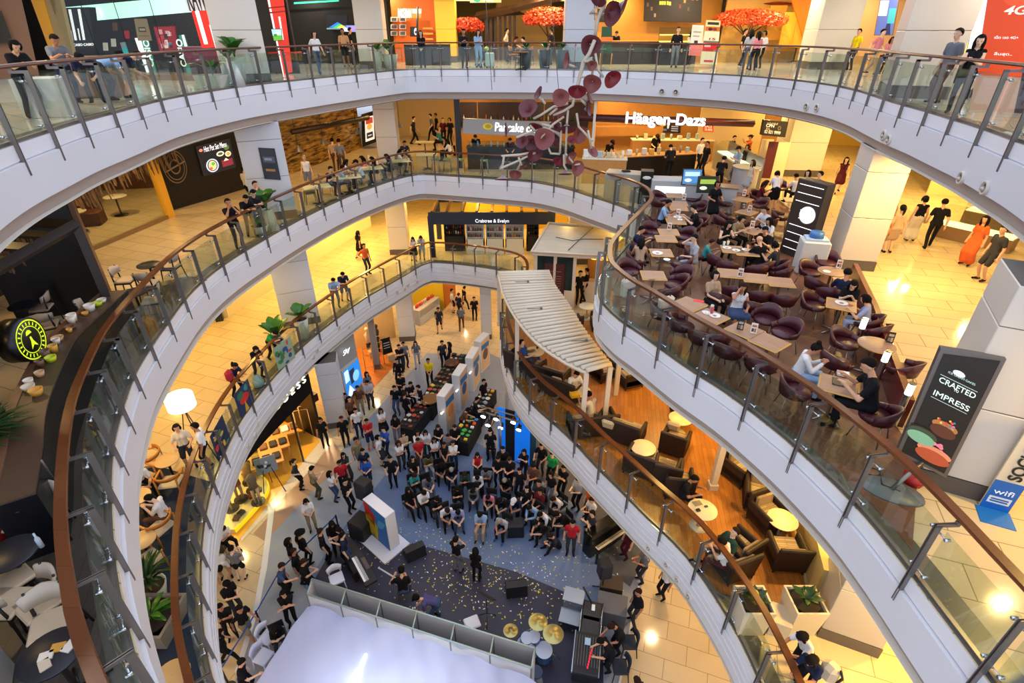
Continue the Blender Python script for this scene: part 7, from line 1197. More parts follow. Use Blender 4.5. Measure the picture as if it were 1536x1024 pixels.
for i,(b,tp,bk)in enumerate(PANS):
 g=P(*b,0);h=HT(tp[1],g.x,g.y);w=P(*bk,h);dv=Vector((w.x-g.x,w.y-g.y,0));L=max(1.0,min(1.6,dv.length));a=math.atan2(dv.y,dv.x)
 t=thing('exhibition_panel','tall white exhibition panel with a blue-bannered poster, %s from the seated crowd'%ORD[i],'panel',g,a,'exhibition panels');m=MB();m.box((L/2,.19,h/2),(L,.38,h));m.build('panel_box',PW,t)
 o_=Vector((0,0,0));f=lambda u,v:(L*u,-.006,h*v)
 m=MB();m.add([f(.06,.03),f(.94,.03),f(.94,.95),f(.06,.95)],[(0,1,2,3)]);m.build('poster_ground',mat('poster_sand','#d8b48c',.5),t);
 m=MB();m.add([(L*u,-.010,h*v)for u,v in((.08,.70),(.92,.66),(.92,.82),(.08,.86))],[(0,1,2,3)]);m.build('blue_banner',mat('poster_blue','#1c6aa8',.5),t)
 m=MB();N=20;m.add([(L*(.5+.28*math.cos(6.2832*k/N)),-.010,h*.5+.32*L*math.sin(6.2832*k/N))for k in range(N)],[tuple(range(N))]);m.build('poster_disc',[mat('poster_orange','#d88a4a',.5),mat('poster_blue2','#1a5a9a',.5),mat('poster_blue2','#1a5a9a',.5),mat('poster_dark','#5a4a48',.5)][i],t)
 m=MB();m.tube([(-.02,.1,h*.62),(-.18,.1,h*.64)],.03,8);m.ell((-.2,.1,h*.64),(.05,.05,.05),8,6);m.build('clip_lamp',glow('#fff0dc',2),t)
BC=mat('black_cloth','#0f0f13',.85)
def goods(label,A,B,w,n,pal,seed,h=.76,what='goods'):
 A,B=Vector(A[:2]),Vector(B[:2]);L=(B-A).length;a=math.atan2(B.y-A.y,B.x-A.x);t=thing('goods_table',label,'table',(A.x,A.y,0),a);m=MB();m.box((L/2,w/2,h/2),(L,w,h-.01),bev=.03);m.build('black_cloth',BC,t);m=MB();m.box((L/2,w/2,h+.0),(L,w,.02));m.build('tabletop',BC,t)
 rn=random.Random(seed);k=0
 for i in range(n):
  u=(i+.5)/n*L;
  for j in range(3):
   v=w*(.2+.3*j);c=rn.choice(pal);s_=rn.uniform(.12,.22);kind=rn.choice(['plate','box','bowl'])
   m=MB()
   if kind=='box':m.box((0,0,.04),(s_,s_*.8,.08),bev=.01)
   else:m.lathe((0,0,0),[(.001,0),(s_*.3,0),(s_*.55,.05),(s_*.5,.05),(.001,.03)],12)
   o=m.build('goods_'+kind,col(c,.5));R=Matrix.Rotation(a,3,'Z')@Vector((u+rn.uniform(-.04,.04),v,0));o.location=(A.x+R.x,A.y+R.y,h+.011);o.rotation_euler=(0,0,rn.uniform(0,3));setp(o,'%s on the %s, position %s in row %s'%({'plate':'small dish','box':'small box','bowl':'small bowl'}[kind],what,(ORD+['twenty-'+w_ for w_ in ORD])[i],['one','two','three'][j]),kind,'items on the '+what);k+=1
 return t
FOOD=['#7a4a2a','#c8a070','#e0d8c8','#3a2a20','#b83a2a','#2a4a3a','#8a6a4a','#d8b84a','#1c2430']
goods('long black-clothed table of snacks on the corridor side of the white panels',P(648,612,.76),P(700,532,.76),.8,13,FOOD,3,what='long snack table')
goods('black-clothed table of jars at the near end of the snack row',P(618,645,.76),P(650,604,.76),.75,6,['#1a1410','#8a2a1a','#c8c0b0','#5a3a24','#b8401c'],4,what='jar table')
goods('black-clothed table covered in bright boxes between panels and lit truss',P(702,665,.76),P(722,628,.76),.85,6,['#2a90d8','#3ab04a','#e8602a','#f0f0f0','#e8d03a','#18202a','#d8321c'],5,what='bright toy table')
goods('black-clothed table of small wares farther behind the bright boxes',P(722,622,.76),P(745,585,.76),.7,6,['#d8d0c0','#c89a3a','#3a3a3e','#a8b0b8','#e8e4d8'],6,what='rear wares table')
v=P(645,601,.8);o=MB().lathe((0,0,0),[(.001,0),(.3,0),(.42,.12),(.38,.12),(.28,.03),(.001,.03)],22).build('basket',mat('basket_tan','#8a5a30',.7));o.location=(v.x,v.y,.80);setp(o,'round tan basket of food on the near snack table','basket')
v=P(678,546,.8);o=MB().lathe((0,0,0),[(.001,0),(.28,0),(.38,.12),(.34,.12),(.26,.03),(.001,.03)],22).build('basket',mat('basket_brown','#5a3a2a',.7));o.location=(v.x,v.y,.80);setp(o,'round dark basket at the far end of the long snack table','basket')
t=thing('lighting_truss','lighting bar with six bright stage lamps beside the blue screens','lighting stand',P(752,680,0));o_=t.location.copy();ha=2.9;pa,pb=P(722,617,ha),P(779,633,ha);m=MB();m.tube([pa,pb],.04,8);m.tube([pa+Vector((0,0,.25)),pb+Vector((0,0,.25))],.03,8);m.build('bar',STEEL,t,o_)
m=MB();mid=(pa+pb)/2;m.tube([mid,(mid.x,mid.y,0)],.05,8);m.build('mast',STEEL,t,o_)
for i,(x,y)in enumerate([(726,621),(745,625),(771,630),(733,634),(752,638),(779,641)]):
 v=P(x,y,ha-(.05 if i<3 else.5));d_=Vector((-.3,-1,-.5)).normalized();m=MB();m.tube([v-d_*.12,v+d_*.1],[.07,.11],12);m.tube([v,v+Vector((0,0,.5 if i>2 else.1))],.02,6);m.build('lamp_housing',BLACK,t,o_);m=MB();m.tube([v+d_*.105,v+d_*.12],.10,12);m.build('lens',glow('#eef2ff',18),t,o_)
t=thing('blue_screen','bright blue draped screen wall behind the lit truss','screen',P(775,690,0));o_=t.location.copy();a,b=P(748,683,0),P(803,700,0)
for i,(u0,u1,mt)in enumerate([(0,.2,glow('#0f6ad8',.7)),(.2,.45,mat('black_drape','#0c0c12',.9)),(.45,.85,glow('#0f6ad8',.7)),(.85,1,mat('teal_drape','#1a4a6a',.8))]):
 p0,p1=a.lerp(b,u0),a.lerp(b,u1);m=MB();m.sweep([(p0.x,p0.y),(p1.x,p1.y)],[(-.03,.0),(.03,.0),(.03,2.6),(-.03,2.6)]);m.build('screen_panel',mt,t,o_)
hw=2.35;a0,a1=P(468,868,hw),P(868-66,972,hw);b0,b1=P(461,891,hw),P(797,1001,hw)
FR=mat('frame_pale','#9fb4b2',.35,.3);PB=mat('booth_panel','#c4c4c8',.5)
t=thing('booth_partition','double-walled white exhibition partition behind the stage','partition',(b0.x,b0.y,0));o_=t.location.copy();n=6
for k in range(n):
 for p0,p1,nm in((a0.lerp(a1,k/n),a0.lerp(a1,(k+1)/n),'rear_panel'),(b0.lerp(b1,k/n),b0.lerp(b1,(k+1)/n),'front_panel')):
  m=MB();m.sweep([(p0.x,p0.y),(p1.x,p1.y)],[(-.02,.03),(.02,.03),(.02,hw-.02),(-.02,hw-.02)]);m.build(nm,PB,t,o_)
for k in range(n+1):
 pa,pb=a0.lerp(a1,k/n),b0.lerp(b1,k/n);m=MB();m.tube([pa,pb],.022,6);m.build('cross_bar',FR,t,o_)
 for v in(pa,pb):m=MB();m.box((v.x,v.y,hw/2),(.05,.05,hw));m.build('upright',mat('upright_grey','#6c7070',.4),t,o_)
for p0,p1 in((a0,a1),(b0,b1)):m=MB();m.tube([p0,p1],.028,6);m.build('top_rail',FR,t,o_)
for p0,p1 in((a0,b0),(a1,b1)):m=MB();m.sweep([(p0.x,p0.y),(p1.x,p1.y)],[(-.02,.03),(.02,.03),(.02,hw-.02),(-.02,hw-.02)]);m.build('end_panel',PB,t,o_)
zt_=1.95;dirx=(b1-b0);dirx.z=0;L=dirx.length;dirx.normalize();ny=Vector((dirx.y,-dirx.x,0));m=MB();NX,NY=60,40;org=Vector((b0.x,b0.y,zt_))+ny*.12
rn=random.Random(12)
TW,nt,bs=nodes('tent_white');bs.inputs['Base Color'].default_value=lin('#c6cef0');bs.inputs['Roughness'].default_value=.7;tl=nt.nodes.new('ShaderNodeBsdfTranslucent');tl.inputs[0].default_value=lin('#d8def8');mx=nt.nodes.new('ShaderNodeMixShader');mx.inputs[0].default_value=.45;nt.links.new(bs.outputs[0],mx.inputs[1]);nt.links.new(tl.outputs[0],mx.inputs[2]);nt.links.new(mx.outputs[0],nt.nodes['Material Output'].inputs[0]);vs=[]
for j in range(NY+1):
 for i in range(NX+1):
  u,v=i/NX,j/NY;w=.10*abs(math.sin(u*19+v*5))*math.exp(-v*3)+.03*math.sin(u*17+v*13)+.10*math.sin(math.pi*((u*6)%1))*math.exp(-v*2.5)+.02*math.sin(u*61-v*31);vs.append(org+dirx*(u*(L+.3)-.0)+ny*(v*4.2)-dirx*(v*.0)+Vector((0,0,w-.25*v*v+.15*math.sin(math.pi*u))))
m.add(vs,[(j*(NX+1)+i,j*(NX+1)+i+1,(j+1)*(NX+1)+i+1,(j+1)*(NX+1)+i)for j in range(NY)for i in range(NX)],0,True);t=thing('tent_roof','white stretched fabric tent roof in front of the booth partition','tent',(org.x,org.y,0));m.build('roof_fabric',TW,t,t.location)
m=MB();k0,k1=vs[0],vs[NY*(NX+1)];m.add([k0,k1,Vector((k1.x,k1.y,0)),Vector((k0.x,k0.y,0))],[(0,1,2,3)]);m.build('side_fabric',TW,t,t.location)
pa,pb=P(549,981,zt_+.22),P(527,1030,zt_+.22);m=MB();m.tube([pa,pb],.03,8);o=m.build('light_tube',glow('#f4f8ff',12));setp(o,'bright white light tube lying along the tent roof','light tube')
BK=mat('speaker_black','#17171b',.55)
def spk(label,x,y,z0,w,d,h,rz,stand=None,tilt=0):
 v=P(x,y,z0);t=thing('loudspeaker',label,'speaker',(v.x,v.y,z0),rz);m=MB();m.box((0,0,h/2),(w,d,h),bev=.04,tilt=(tilt,0,0)if tilt else None);m.build('cabinet',BK,t);m=MB();m.box((0,-d/2-.004,h/2),(w*.85,.012,h*.85));m.build('grille',mat('grille','#26262c',.8),t);return t
spk('black loudspeaker raised on a pole above its bass box',548,745,1.35,.5,.45,.8,-.5);spk('black bass speaker box on the carpet under the raised one',545,800,0,.7,.7,.75,-.5)
v=P(548,745,1.35);m=MB();m.tube([(v.x,v.y,.75),(v.x,v.y,1.35)],.03,8);setp(m.build('speaker_pole',STEEL),'thin pole between the bass box and the raised loudspeaker','pole')
def wedge(label,x,y,rz):
 v=P(x,y,0);t=thing('stage_monitor',label,'speaker',(v.x,v.y,.018),rz);m=MB();w=.34;pr=[(-.28,0),(.28,0),(.2,.42),(-.05,.42),(-.28,.12)];m.add([(s_*w,y_,z_)for s_ in(-1,1)for y_,z_ in pr],[(0,1,2,3,4)[::-1],(5,6,7,8,9)]+[(k,(k+1)%5,5+(k+1)%5,5+k)for k in range(5)]);m.build('cabinet',BK,t);m=MB();m.add([(s_*w*.9,y_-.012,z_)for s_ in(-1,1)for y_,z_ in((-.26,.14),(-.07,.39))],[(0,2,3,1)]);m.build('grille',mat('grille','#26262c',.8),t)
wedge('black floor monitor beside the colourful display box',622,830,-2.6);wedge('black floor monitor at the front edge of the stage mat',774,885,-3.0)
spk('black loudspeaker on a stand beside the piano',906,862,1.1,.4,.38,.65,.2);v=P(906,862,1.1);m=MB();m.tube([(v.x,v.y,0),(v.x,v.y,1.1)],.03,8);[m.tube([(v.x,v.y,.5),(v.x+.45*math.cos(a_),v.y+.45*math.sin(a_),0)],.018,6)for a_ in(0,2.1,4.2)];setp(m.build('speaker_stand',BK),'tripod stand under the loudspeaker beside the piano','stand')
spk('black square amplifier among the seated front row',773,800,0,.6,.45,.62,-3.1)
t=thing('display_box','white upright display box with a yellow, red and blue printed face','display',P(585,826,0));g0,g1=P(554,800,0),P(588,830,0);dv=Vector((g1.x-g0.x,g1.y-g0.y,0));L=1.25;a=math.atan2(dv.y,dv.x);t.rotation_euler=(0,0,a);t.location=g0;hb=1.75
m=MB();m.box((L/2,.2,hb/2),(L,.4,hb));m.build('box_body',mat('box_white','#e2e2ea',.4),t);m=MB();m.add([(.02,-.006,.02),(L-.02,-.006,.02),(L-.02,-.006,hb-.02),(.02,-.006,hb-.02)],[(0,1,2,3)]);m.build('print_blue',mat('print_blue','#2a78c8',.5),t)
for pts,c_ in(([(.02,.3),(.55,.02),(.7,.9),(.3,1.2),(.02,1.1)],'#e8c02a'),([(.02,1.0),(.5,.75),(.62,1.35),(.3,1.72),(.02,1.72)],'#c0261c'),([(.6,.8),(1.0,1.0),(1.2,1.4),(.8,1.3)],'#58a8e0'),([(.1,.1),(.5,.1),(.4,.35)],'#2a8a4a')):m=MB();m.add([(x_,-.010-.002*len(c_)if False else-.010,z_)for x_,z_ in pts],[tuple(range(len(pts)))]);m.build('print_patch',col(c_,.5),t)
m=MB();m.box((L/2,.1,.04),(L+.5,1.1,.08));m.build('foot_board',mat('box_white','#e2e2ea',.4),t)
v=P(545,852,.9);t=thing('keyboard','black electronic keyboard on a stand at the stage corner','keyboard',(v.x,v.y,0),-.95);m=MB();m.box((0,0,.9),(1.35,.42,.1),bev=.02);m.build('keyboard_body',BK,t);m=MB();m.box((0,-.1,.957),(1.05,.16,.012));m.build('white_keys',mat('key_white','#e8ecec',.3),t)
for k in range(20):m=MB();m.box((-.5+k*.053,-.07,.967),(.02,.09,.012));m.build('black_key',BLACK,t)
for s_ in(-1,1):m=MB();m.tube([(s_*.4,-.2,0),(-s_*.4,.15,.85)],.022,6);m.build('stand_leg',STEEL,t)
m=MB();m.box((-.1,.12,.957),(.5,.12,.01));m.build('display_strip',mat('kb_disp','#5a4a4a',.3),t)
box_thing('equipment_case','black equipment case under the keyboard corner','case',P(535,850,.02),(1.1,.5,.45),-.95,BK)
v=P(731,930,0);t=thing('music_stand','black music stand with a white sheet','stand',(v.x,v.y,.02),2.6);m=MB()
for k in range(3):a_=k*2.1;m.tube([(0,0,.35),(math.cos(a_)*.3,math.sin(a_)*.3,0)],.012,5)
m.tube([(0,0,.3),(0,0,1.05)],.014,6);m.build('stand_leg',BLACK,t);m=MB();m.box((0,0,1.2),(.55,.02,.38),tilt=(-.7,0,0));m.build('desk',mat('desk_black','#1d1d22',.5),t);m=MB();m.box((-.05,-.03,1.14),(.21,.008,.14),tilt=(-.7,0,0));m.build('paper_sheet',col('#e8eaf0',.6),t)
v=P(708,933,.5);t=thing('white_stool','white square stool on the stage mat beside the music stand','stool',(v.x,v.y,.02),.4);m=MB();m.box((0,0,.46),(.45,.4,.08),bev=.03);m.build('seat',col('#dcdfe8',.5),t)
for sx in(-1,1):
 for sy in(-1,1):m=MB();m.tube([(sx*.17,sy*.15,.43),(sx*.2,sy*.17,0)],.016,6);m.build('leg',STEEL,t)
BRASS=mat('cymbal_brass','#b0a468',.28,.85);DRW=mat('drum_head','#b8c4dc',.4);DRS=mat('drum_shell','#3a5a80',.25,.3)
dc=P(808,985,.5);t=thing('drum_kit','drum kit with three brass cymbals at the back of the stage','drum kit',(dc.x,dc.y,.02))
def drum(x,y,z,r,h,tilt=(0,0,0),nm='drum'):
 v=P(x,y,z);off_=v-t.location;R=Euler(tilt).to_matrix();m=MB();N=22;vs_=[R@Vector((math.cos(6.2832*k/N)*r,math.sin(6.2832*k/N)*r,s_))+Vector((off_.x,off_.y,z))for s_ in(-h,0)for k in range(N)];m.add(vs_,[(k,(k+1)%N,N+(k+1)%N,N+k)for k in range(N)],0,True);m.add(vs_,[tuple(range(N))[::-1]],0);m.build(nm+'_shell',DRS,t);m=MB();m.add([v_+(R@Vector((0,0,.004)))for v_ in vs_[N:]],[tuple(range(N))]);m.build(nm+'_head',DRW,t)
drum(790,957,.85,.17,.25,(.2,.1,0),'tom');drum(801,955,.85,.18,.26,(.2,-.1,0),'tom');drum(786,965,.65,.2,.16,(0,0,0),'snare');drum(816,975,.62,.24,.42,(.15,0,0),'floor_tom');drum(800,975,.5,.3,.45,(1.3,0,.4),'bass')
for x,y,z,r in((807,932,1.25,.27),(830,950,1.3,.29),(766,945,1.05,.21)):
 v=P(x,y,z)-t.location;m=MB();m.lathe((v.x,v.y,z),[(r,-.03),(r*.3,.0),(r*.22,.03),(.01,.045)],26);m.build('cymbal',BRASS,t);m=MB();m.tube([(v.x,v.y,z),(v.x,v.y,0)],.014,6);[m.tube([(v.x,v.y,.3),(v.x+.25*math.cos(a_),v.y+.25*math.sin(a_),0)],.01,5)for a_ in(0,2.1,4.2)];m.build('cymbal_stand',STEEL,t)
v=P(804,1008,.5);o=MB().cyl((0,0,.45),.18,.08,18).build('drum_stool',mat('stool_blue','#2a3a5a',.6));o.location=(v.x,v.y,.02);setp(o,'round dark blue drum stool behind the booth end','stool');m=MB();m.cyl((0,0,0),.03,.45,8);m.cyl((0,0,0),.2,.03,14);m.build('stool_leg',STEEL,o)
ACR=mat_glass('acrylic','#d4dce4',.15)
for i,(x,y,z,lab)in enumerate([(861,893,.9,'clear acrylic podium at the stage edge'),(855,925,.45,'clear acrylic box shelf below the podium')]):v=P(x,y,z);t=thing('acrylic_podium',lab,'podium',(v.x,v.y,.02),-.3);m=MB();m.box((0,0,z/2),(.6,.45,z),bev=.02);m.build('clear_body',ACR,t);m=MB();m.box((0,0,z),(.62,.47,.02));m.build('rim',mat('acrylic_rim','#aab4be',.2),t)
v=P(880,980,.85);t=thing('mixing_desk','black audio mixing desk with rows of faders and red buttons','mixing desk',(v.x,v.y,0),-.2);m=MB();m.box((0,0,.84),(.72,1.15,.12),bev=.02);m.build('desk_body',BK,t);m=MB();m.box((0,0,.4),(.7,.7,.8));m.build('stand',BK,t)
for k in range(9):m=MB();m.box((-.3+k*.075,.05,.905),(.012,.85,.008));m.build('fader_row',mat('fader_grey','#6a6a66',.4),t)
for k in range(7):m=MB();m.box((.05+.012*k,-.4+k*.08,.912),(.04,.06,.014));m.build('red_button',glow('#e02030',1),t)
m=MB();m.box((.0,.3,.93),(.16,.2,.02));m.build('paper_note',col('#a8c4dc',.5),t)
for sx in(-1,1):m=MB();m.box((sx*.36,0,.87),(.03,1.17,.07));m.build('rim',CHROME,t)
for i,(x,y,lab)in enumerate([(888,917,'black equipment rack with a lit phone screen on top'),(886,938,'black open equipment case below the lit phone')]):v=P(x,y,.8);t=thing('equipment_rack',lab,'rack',(v.x,v.y,0),-.25);m=MB();m.box((0,0,.4),(.6,.7,.8),bev=.02);m.build('case',BK,t);m=MB();m.box((0,0,.805),(.5,.55,.02));m.build('panel',mat('rack_panel','#3a3a3c',.3),t);m=MB();[m.tube([(sx*.3,-.35,.81),(sx*.3,.35,.81)],.018,6)for sx in(-1,1)];m.build('rim',CHROME,t)
flat('smartphone','lit phone lying on the equipment rack','phone',890,911,.82,(.10,.2,.015),'#e6eef4',-.2)
fc=cafe_chair(mat('navy_pad','#1c2434',.7),mat('navy_pad','#1c2434',.7),BLACK);fcu=[0]
for i,(x,y,f)in enumerate([(943,963,180),(930,1000,180)]):v=P(x,y,.46);put(fc,fcu,(v.x,v.y,.01),math.radians(f-90),'dark navy chair behind the sound engineers, %s'%['nearer the standing man','nearer the picture bottom'][i],'navy chairs')
box_thing('grey_table','plain grey table board behind the equipment racks','table',P(915,925,.02),(.9,.7,.7),-.25,mat('table_grey','#5a5c62',.5));box_thing('brown_rack','dark brown crate beside the speaker stand','crate',P(915,890,.02),(.7,.5,.6),-.2,mat('crate_brown','#3a2c26',.6))
m=MB();pa=P(875,880,1.4);m.tube([pa,P(888,905,.9)],.03,8);setp(m.build('boom_pole',BLACK),'black boom microphone pole by the acrylic podium','pole')
v=P(908,822,0);t=thing('piano','black upright piano with a lit white keyboard under the cafe edge','piano',(v.x,v.y,0),.62);m=MB();m.box((0,.2,.55),(1.5,.4,1.1),bev=.02);m.build('case',mat('piano_black','#0e0d0f',.2),t);m=MB();m.box((0,-.16,.62),(1.5,.36,.1));m.build('key_bed',mat('piano_black','#0e0d0f',.2),t);m=MB();m.box((0,-.2,.68),(1.34,.16,.02));m.build('white_keys',mat('key_cream','#e8d8b0',.3),t)
for k in range(24):m=MB();m.box((-.62+k*.054,-.17,.695),(.022,.09,.016));m.build('black_key',BLACK,t)
for s_ in(-1,1):m=MB();m.box((s_*.7,-.28,.28),(.07,.07,.56));m.build('leg',mat('piano_black','#0e0d0f',.2),t)
rn=random.Random(77);m=MB()
for k in range(800):
 x,y=(rn.gauss(740,95),rn.gauss(865,38))if k<620 else(rn.gauss(600,60),rn.gauss(800,30))
 if not(500<x<940 and 770<y<985):continue
 v=P(x,y,.02);a_=rn.uniform(0,3.14);s_=rn.uniform(.018,.034);c_,d_=math.cos(a_)*s_,math.sin(a_)*s_;m.add([(v.x+c_-d_*.5,v.y+d_+c_*.5,.022),(v.x-c_-d_*.5,v.y-d_+c_*.5,.022),(v.x-c_+d_*.5,v.y-d_-c_*.5,.03),(v.x+c_+d_*.5,v.y+d_-c_*.5,.026)],[(0,1,2,3)],rn.choice((0,0,1)))
setp(m.build('confetti',[col('#d8c83a',.5),col('#e8e8f0',.5)]),'yellow and white confetti scattered over the stage floor','confetti',kind='stuff')
v=P(411,735,0);t=thing('poster_easel','black-and-white poster board on a dark tripod by the shop','sign',(v.x,v.y,0),.5);m=MB();m.box((0,0,1.35),(.75,.03,.7),tilt=(-.15,0,0));m.build('board',mat('board_grey','#7a8490',.5),t)
for k in range(16):m=MB();m.box((rn.uniform(-.3,.3),-.03,1.35+rn.uniform(-.28,.28)),(.08,.012,.1),tilt=(-.15,0,0));m.build('print_mark',col(rn.choice(['#1c2430','#c8d0d8']),.5),t)
for dx_,dy_ in((-.4,-.3),(.4,-.3),(0,.5)):m=MB();m.tube([(dx_*.3,0,1.3),(dx_,dy_,0)],.018,6);m.build('leg',BLACK,t)
bp=[P(x,y,0)for x,y in((345,1030),(395,945),(430,880),(510,800))];t=thing('barrier_belt','blue retractable barrier belt on black posts along the left crowd','barrier',bp[1]);o_=t.location.copy();m=MB();m.sweep([(v.x,v.y)for v in bp],[(-.004,.88),(.004,.88),(.004,.94),(-.004,.94)]);m.build('belt',mat('belt_blue','#1f5aa8',.6),t,o_)
for v in bp:m=MB();m.cyl((v.x,v.y,0),.03,.96,10);m.cyl((v.x,v.y,0),.16,.03,16);m.build('post',BLACK,t,o_)
wc=cafe_chair(mat('white_cover','#d4d8e6',.8),mat('white_cover','#d4d8e6',.8),mat('white_cover','#d4d8e6',.8));wcu=[0]
for i,(x,y,f)in enumerate([(402,955,-20),(395,985,-20),(505,868,-60)]):v=P(x,y,.46);put(wc,wcu,(v.x,v.y,.01),math.radians(f-90),['white covered chair under the scarfed woman','empty white covered chair beside the tent roof','white covered chair behind the booth corner'][i],'white chairs')
STG=Vector((-1.4,11.0,0));bch=thing('folding_chair','x','chair');m=MB();m.box((0,0,.43),(.42,.4,.04),bev=.01);m.build('seat',BK,bch);m=MB();m.box((0,-.2,.68),(.42,.03,.3),bev=.01);m.build('backrest',BK,bch)
for sx in(-1,1):m=MB();m.tube([(sx*.2,-.2,.8),(sx*.2,-.22,0)],.012,5);m.tube([(sx*.2,.18,.43),(sx*.2,.2,0)],.012,5);m.build('leg',STEEL,bch)
bcu=[0];nseat=[0]
def G(x,y,pose,top,bot='black',hair='short',face=None,**k):
 hz={'s':1.05}.get(pose[0],1.5)if pose.startswith('sit')else 1.5
 p=P(x,y,hz)
 if face is None:face=math.degrees(math.atan2(STG.y-p.y,STG.x-p.x))
 o=person(x,y,0.0,face,pose,top,bot,hair,**k)
 if pose.startswith('sit')and pose!='sit_low':
  nseat[0]+=1;lb='chair under the %s listener %s'%(top,k.get('where',''));put(bch,bcu,(o.location.x,o.location.y,.015),math.radians(face)-math.pi/2,lb,'audience chairs');bch['label']=bch.get('label')if nseat[0]>1 else lb
 return o
fr='in the front seated row, %s from the display box'
for i,(x,y,ps,tp,bt,hr,sx)in enumerate([(612,736,'sit','black','black','hijab','f'),(636,740,'sit_phone','white','black','short','m'),(655,749,'sit_phone','black','dark grey','short','m'),(671,766,'sit_lean','white','black','short','m'),(687,769,'sit_lean','lavender','denim','short','m'),(720,773,'sit_phone','light blue','beige','short','m'),(749,782,'sit_lean','light grey','black','cropped','m'),(803,785,'sit_lean','black','black','short','m'),(825,804,'sit_low','dark grey','black','short','m')]):
 G(x,y,ps,tp,bt,hr,sex=sx,where=fr%ORD[i],haircol=HAIRG if i==6 else None,shoe='blue' if i==6 else 'black')
sr='in the second seated row, %s from the loudspeaker'
for i,(x,y,ps,tp,bt,hr,sx,sl)in enumerate([(622,714,'sit_phone','teal','black','bob','f','short'),(643,720,'sit_lean','grey','grey','short','m','short'),(686,733,'sit_phone','black','black','short','m','short'),(709,737,'sit_lean','grey','dark grey','bob','f','long'),(732,746,'sit_lean','pink','black','short','f','short'),(750,751,'sit_lean','black','black','short','m','short'),(771,751,'sit_lean','navy','black','cap','m','short'),(794,762,'sit_lean','light blue','navy','short','m','long'),(810,772,'sit_lean','white','black','short','m','short'),(835,772,'sit_lean','black','black','short','m','short')]):
 G(x,y,ps,tp,bt,hr,sex=sx,sl=sl,where=sr%ORD[i],haircol=mat('cap_white','#d8d8d8',.7)if hr=='cap' else None)
tr2='in the third seated row, %s from the loudspeaker'
for i,(x,y,ps,tp,bt,hr,sx,sl)in enumerate([(619,688,'sit','black','black','bob','f','short'),(642,686,'sit_phone','olive','light grey','short','m','short'),(661,698,'sit_lean','black','black','short','m','short'),(677,705,'sit_lean','black','navy','cropped','m','short'),(697,712,'sit_phone','dark green','black','bob','f','short'),(716,717,'sit_lean','white','black','short','f','long'),(729,706,'sit_phone','grey','black','short','m','short'),(757,721,'sit_lean','black','black','cropped','m','short'),(790,733,'sit','black','black','short','f','short'),(808,724,'sit','dark grey','black','short','m','short'),(810,737,'sit','dark red','black','short','m','short'),(830,749,'sit_lean','white','black','short','m','short')]):
 G(x,y,ps,tp,bt,hr,sex=sx,sl=sl,where=tr2%ORD[i],haircol=HAIRG if hr=='cropped' else None)
br='standing behind the seated rows, %s toward the piano'
for i,(x,y,ps,tp,bt,hr,sx,sl)in enumerate([(598,665,'cross','white','dark grey','long','f','short'),(605,652,'cross','beige','black','bob','f','short'),(626,649,'photo','white','black','long','f','long'),(627,661,'clasp','red','brown','short','m','short'),(638,649,'phone','white','dark green','long','f','short'),(651,660,'cross','white','black','long','f','short'),(657,641,'phone','black','black','bob','f','short'),(666,667,'clasp','black','dark grey','short','f','none'),(672,655,'stand','grey','black','short','m','short'),(679,665,'cross','white','navy','bob','f','short'),(682,641,'phone','black','black','short','m','short'),(716,683,'phone','red','black','long','f','none'),(735,648,'stand','black','black','short','m','short'),(747,688,'phone','black','black','short','m','short'),(754,674,'stand','black','black','short','m','short'),(764,690,'phone','black','black','short','m','short'),(786,678,'photo','black','black','bob','f','short'),(812,669,'carry','black','dark grey','short','m','short'),(828,682,'stand','green','black','short','m','short'),(845,702,'cross','black','black','short','m','short'),(867,720,'phone','light grey','black','short','m','short'),(885,735,'stand','orange','black','bob','f','short'),(887,750,'phone','white','black','short','m','short'),(888,770,'cross','dark grey','black','short','m','short'),(779,706,'stand','black','black','short','m','short'),(800,700,'phone','brown','black','short','m','short'),(826,712,'stand','black','grey','bob','f','short')]):
 G(x,y,ps,tp,bt,hr,sex=sx,sl=sl,where=br%(ORD+['twenty-'+w_ for w_ in ORD])[i])
G(737,665,'sit_low','light blue','dark grey',where='squatting before the blue screens');G(859,785,'stand','red','dark grey',face=-100,where='standing alone between the seated crowd and piano');G(944,792,'stand','maroon','maroon','long',face=200,sex='f',where='beside the piano keyboard');G(967,827,'phone','grey','dark grey',face=190,where='on the cream tiles behind the piano');G(1002,851,'stand','white','black',face=200,where='walking on cream tiles under the cafe edge');G(957,888,'stand_wide','black','dark grey',face=200,where='standing by the white floor edge line');G(917,940,'work','black','black',face=200,where='reaching across the equipment racks');G(901,962,'work','black','black',face=180,where='operating the mixing desk with back turned');G(955,1021,'stand','dark grey','black',face=120,where='at the bottom edge on the cream tiles')
G(684,809,'mouth','black','grey',face=60,where='playing to the crowd on the stage mat');G(713,826,'clasp','black','black','long',face=80,sex='f',where='singing with back to the camera, white mark on the shirt');G(602,856,'play','black','denim','cap',face=100,where='seated with a bass guitar on the stage');G(625,897,'bend','purple','denim','cap',face=180,where='bending low behind the booth partition')
G(598,520,'cross','black','navy',face=-80,where='before the wooden-floored shop');G(605,516,'stand','grey','dark grey',face=-60,where='behind the arms-crossed man at the wooden-floored shop');G(623,515,'walk','grey','light grey','long','longskirt' and-80,sex='f',where='walking down the corridor beside the chalkboard');G(595,541,'stand','black','black',face=-100,sl='long',where='with a black bag below the chalkboard');G(642,541,'clasp','yellow','black',face=-80,where='standing alone on the pale floor');G(663,514,'stand','dark grey','black','short',-60,where='at the far end of the snack table');G(673,516,'stand','black','black','long',200,leg='dress',sex='f',where='',label='person in a long black dress with white back cloth by the snack table')
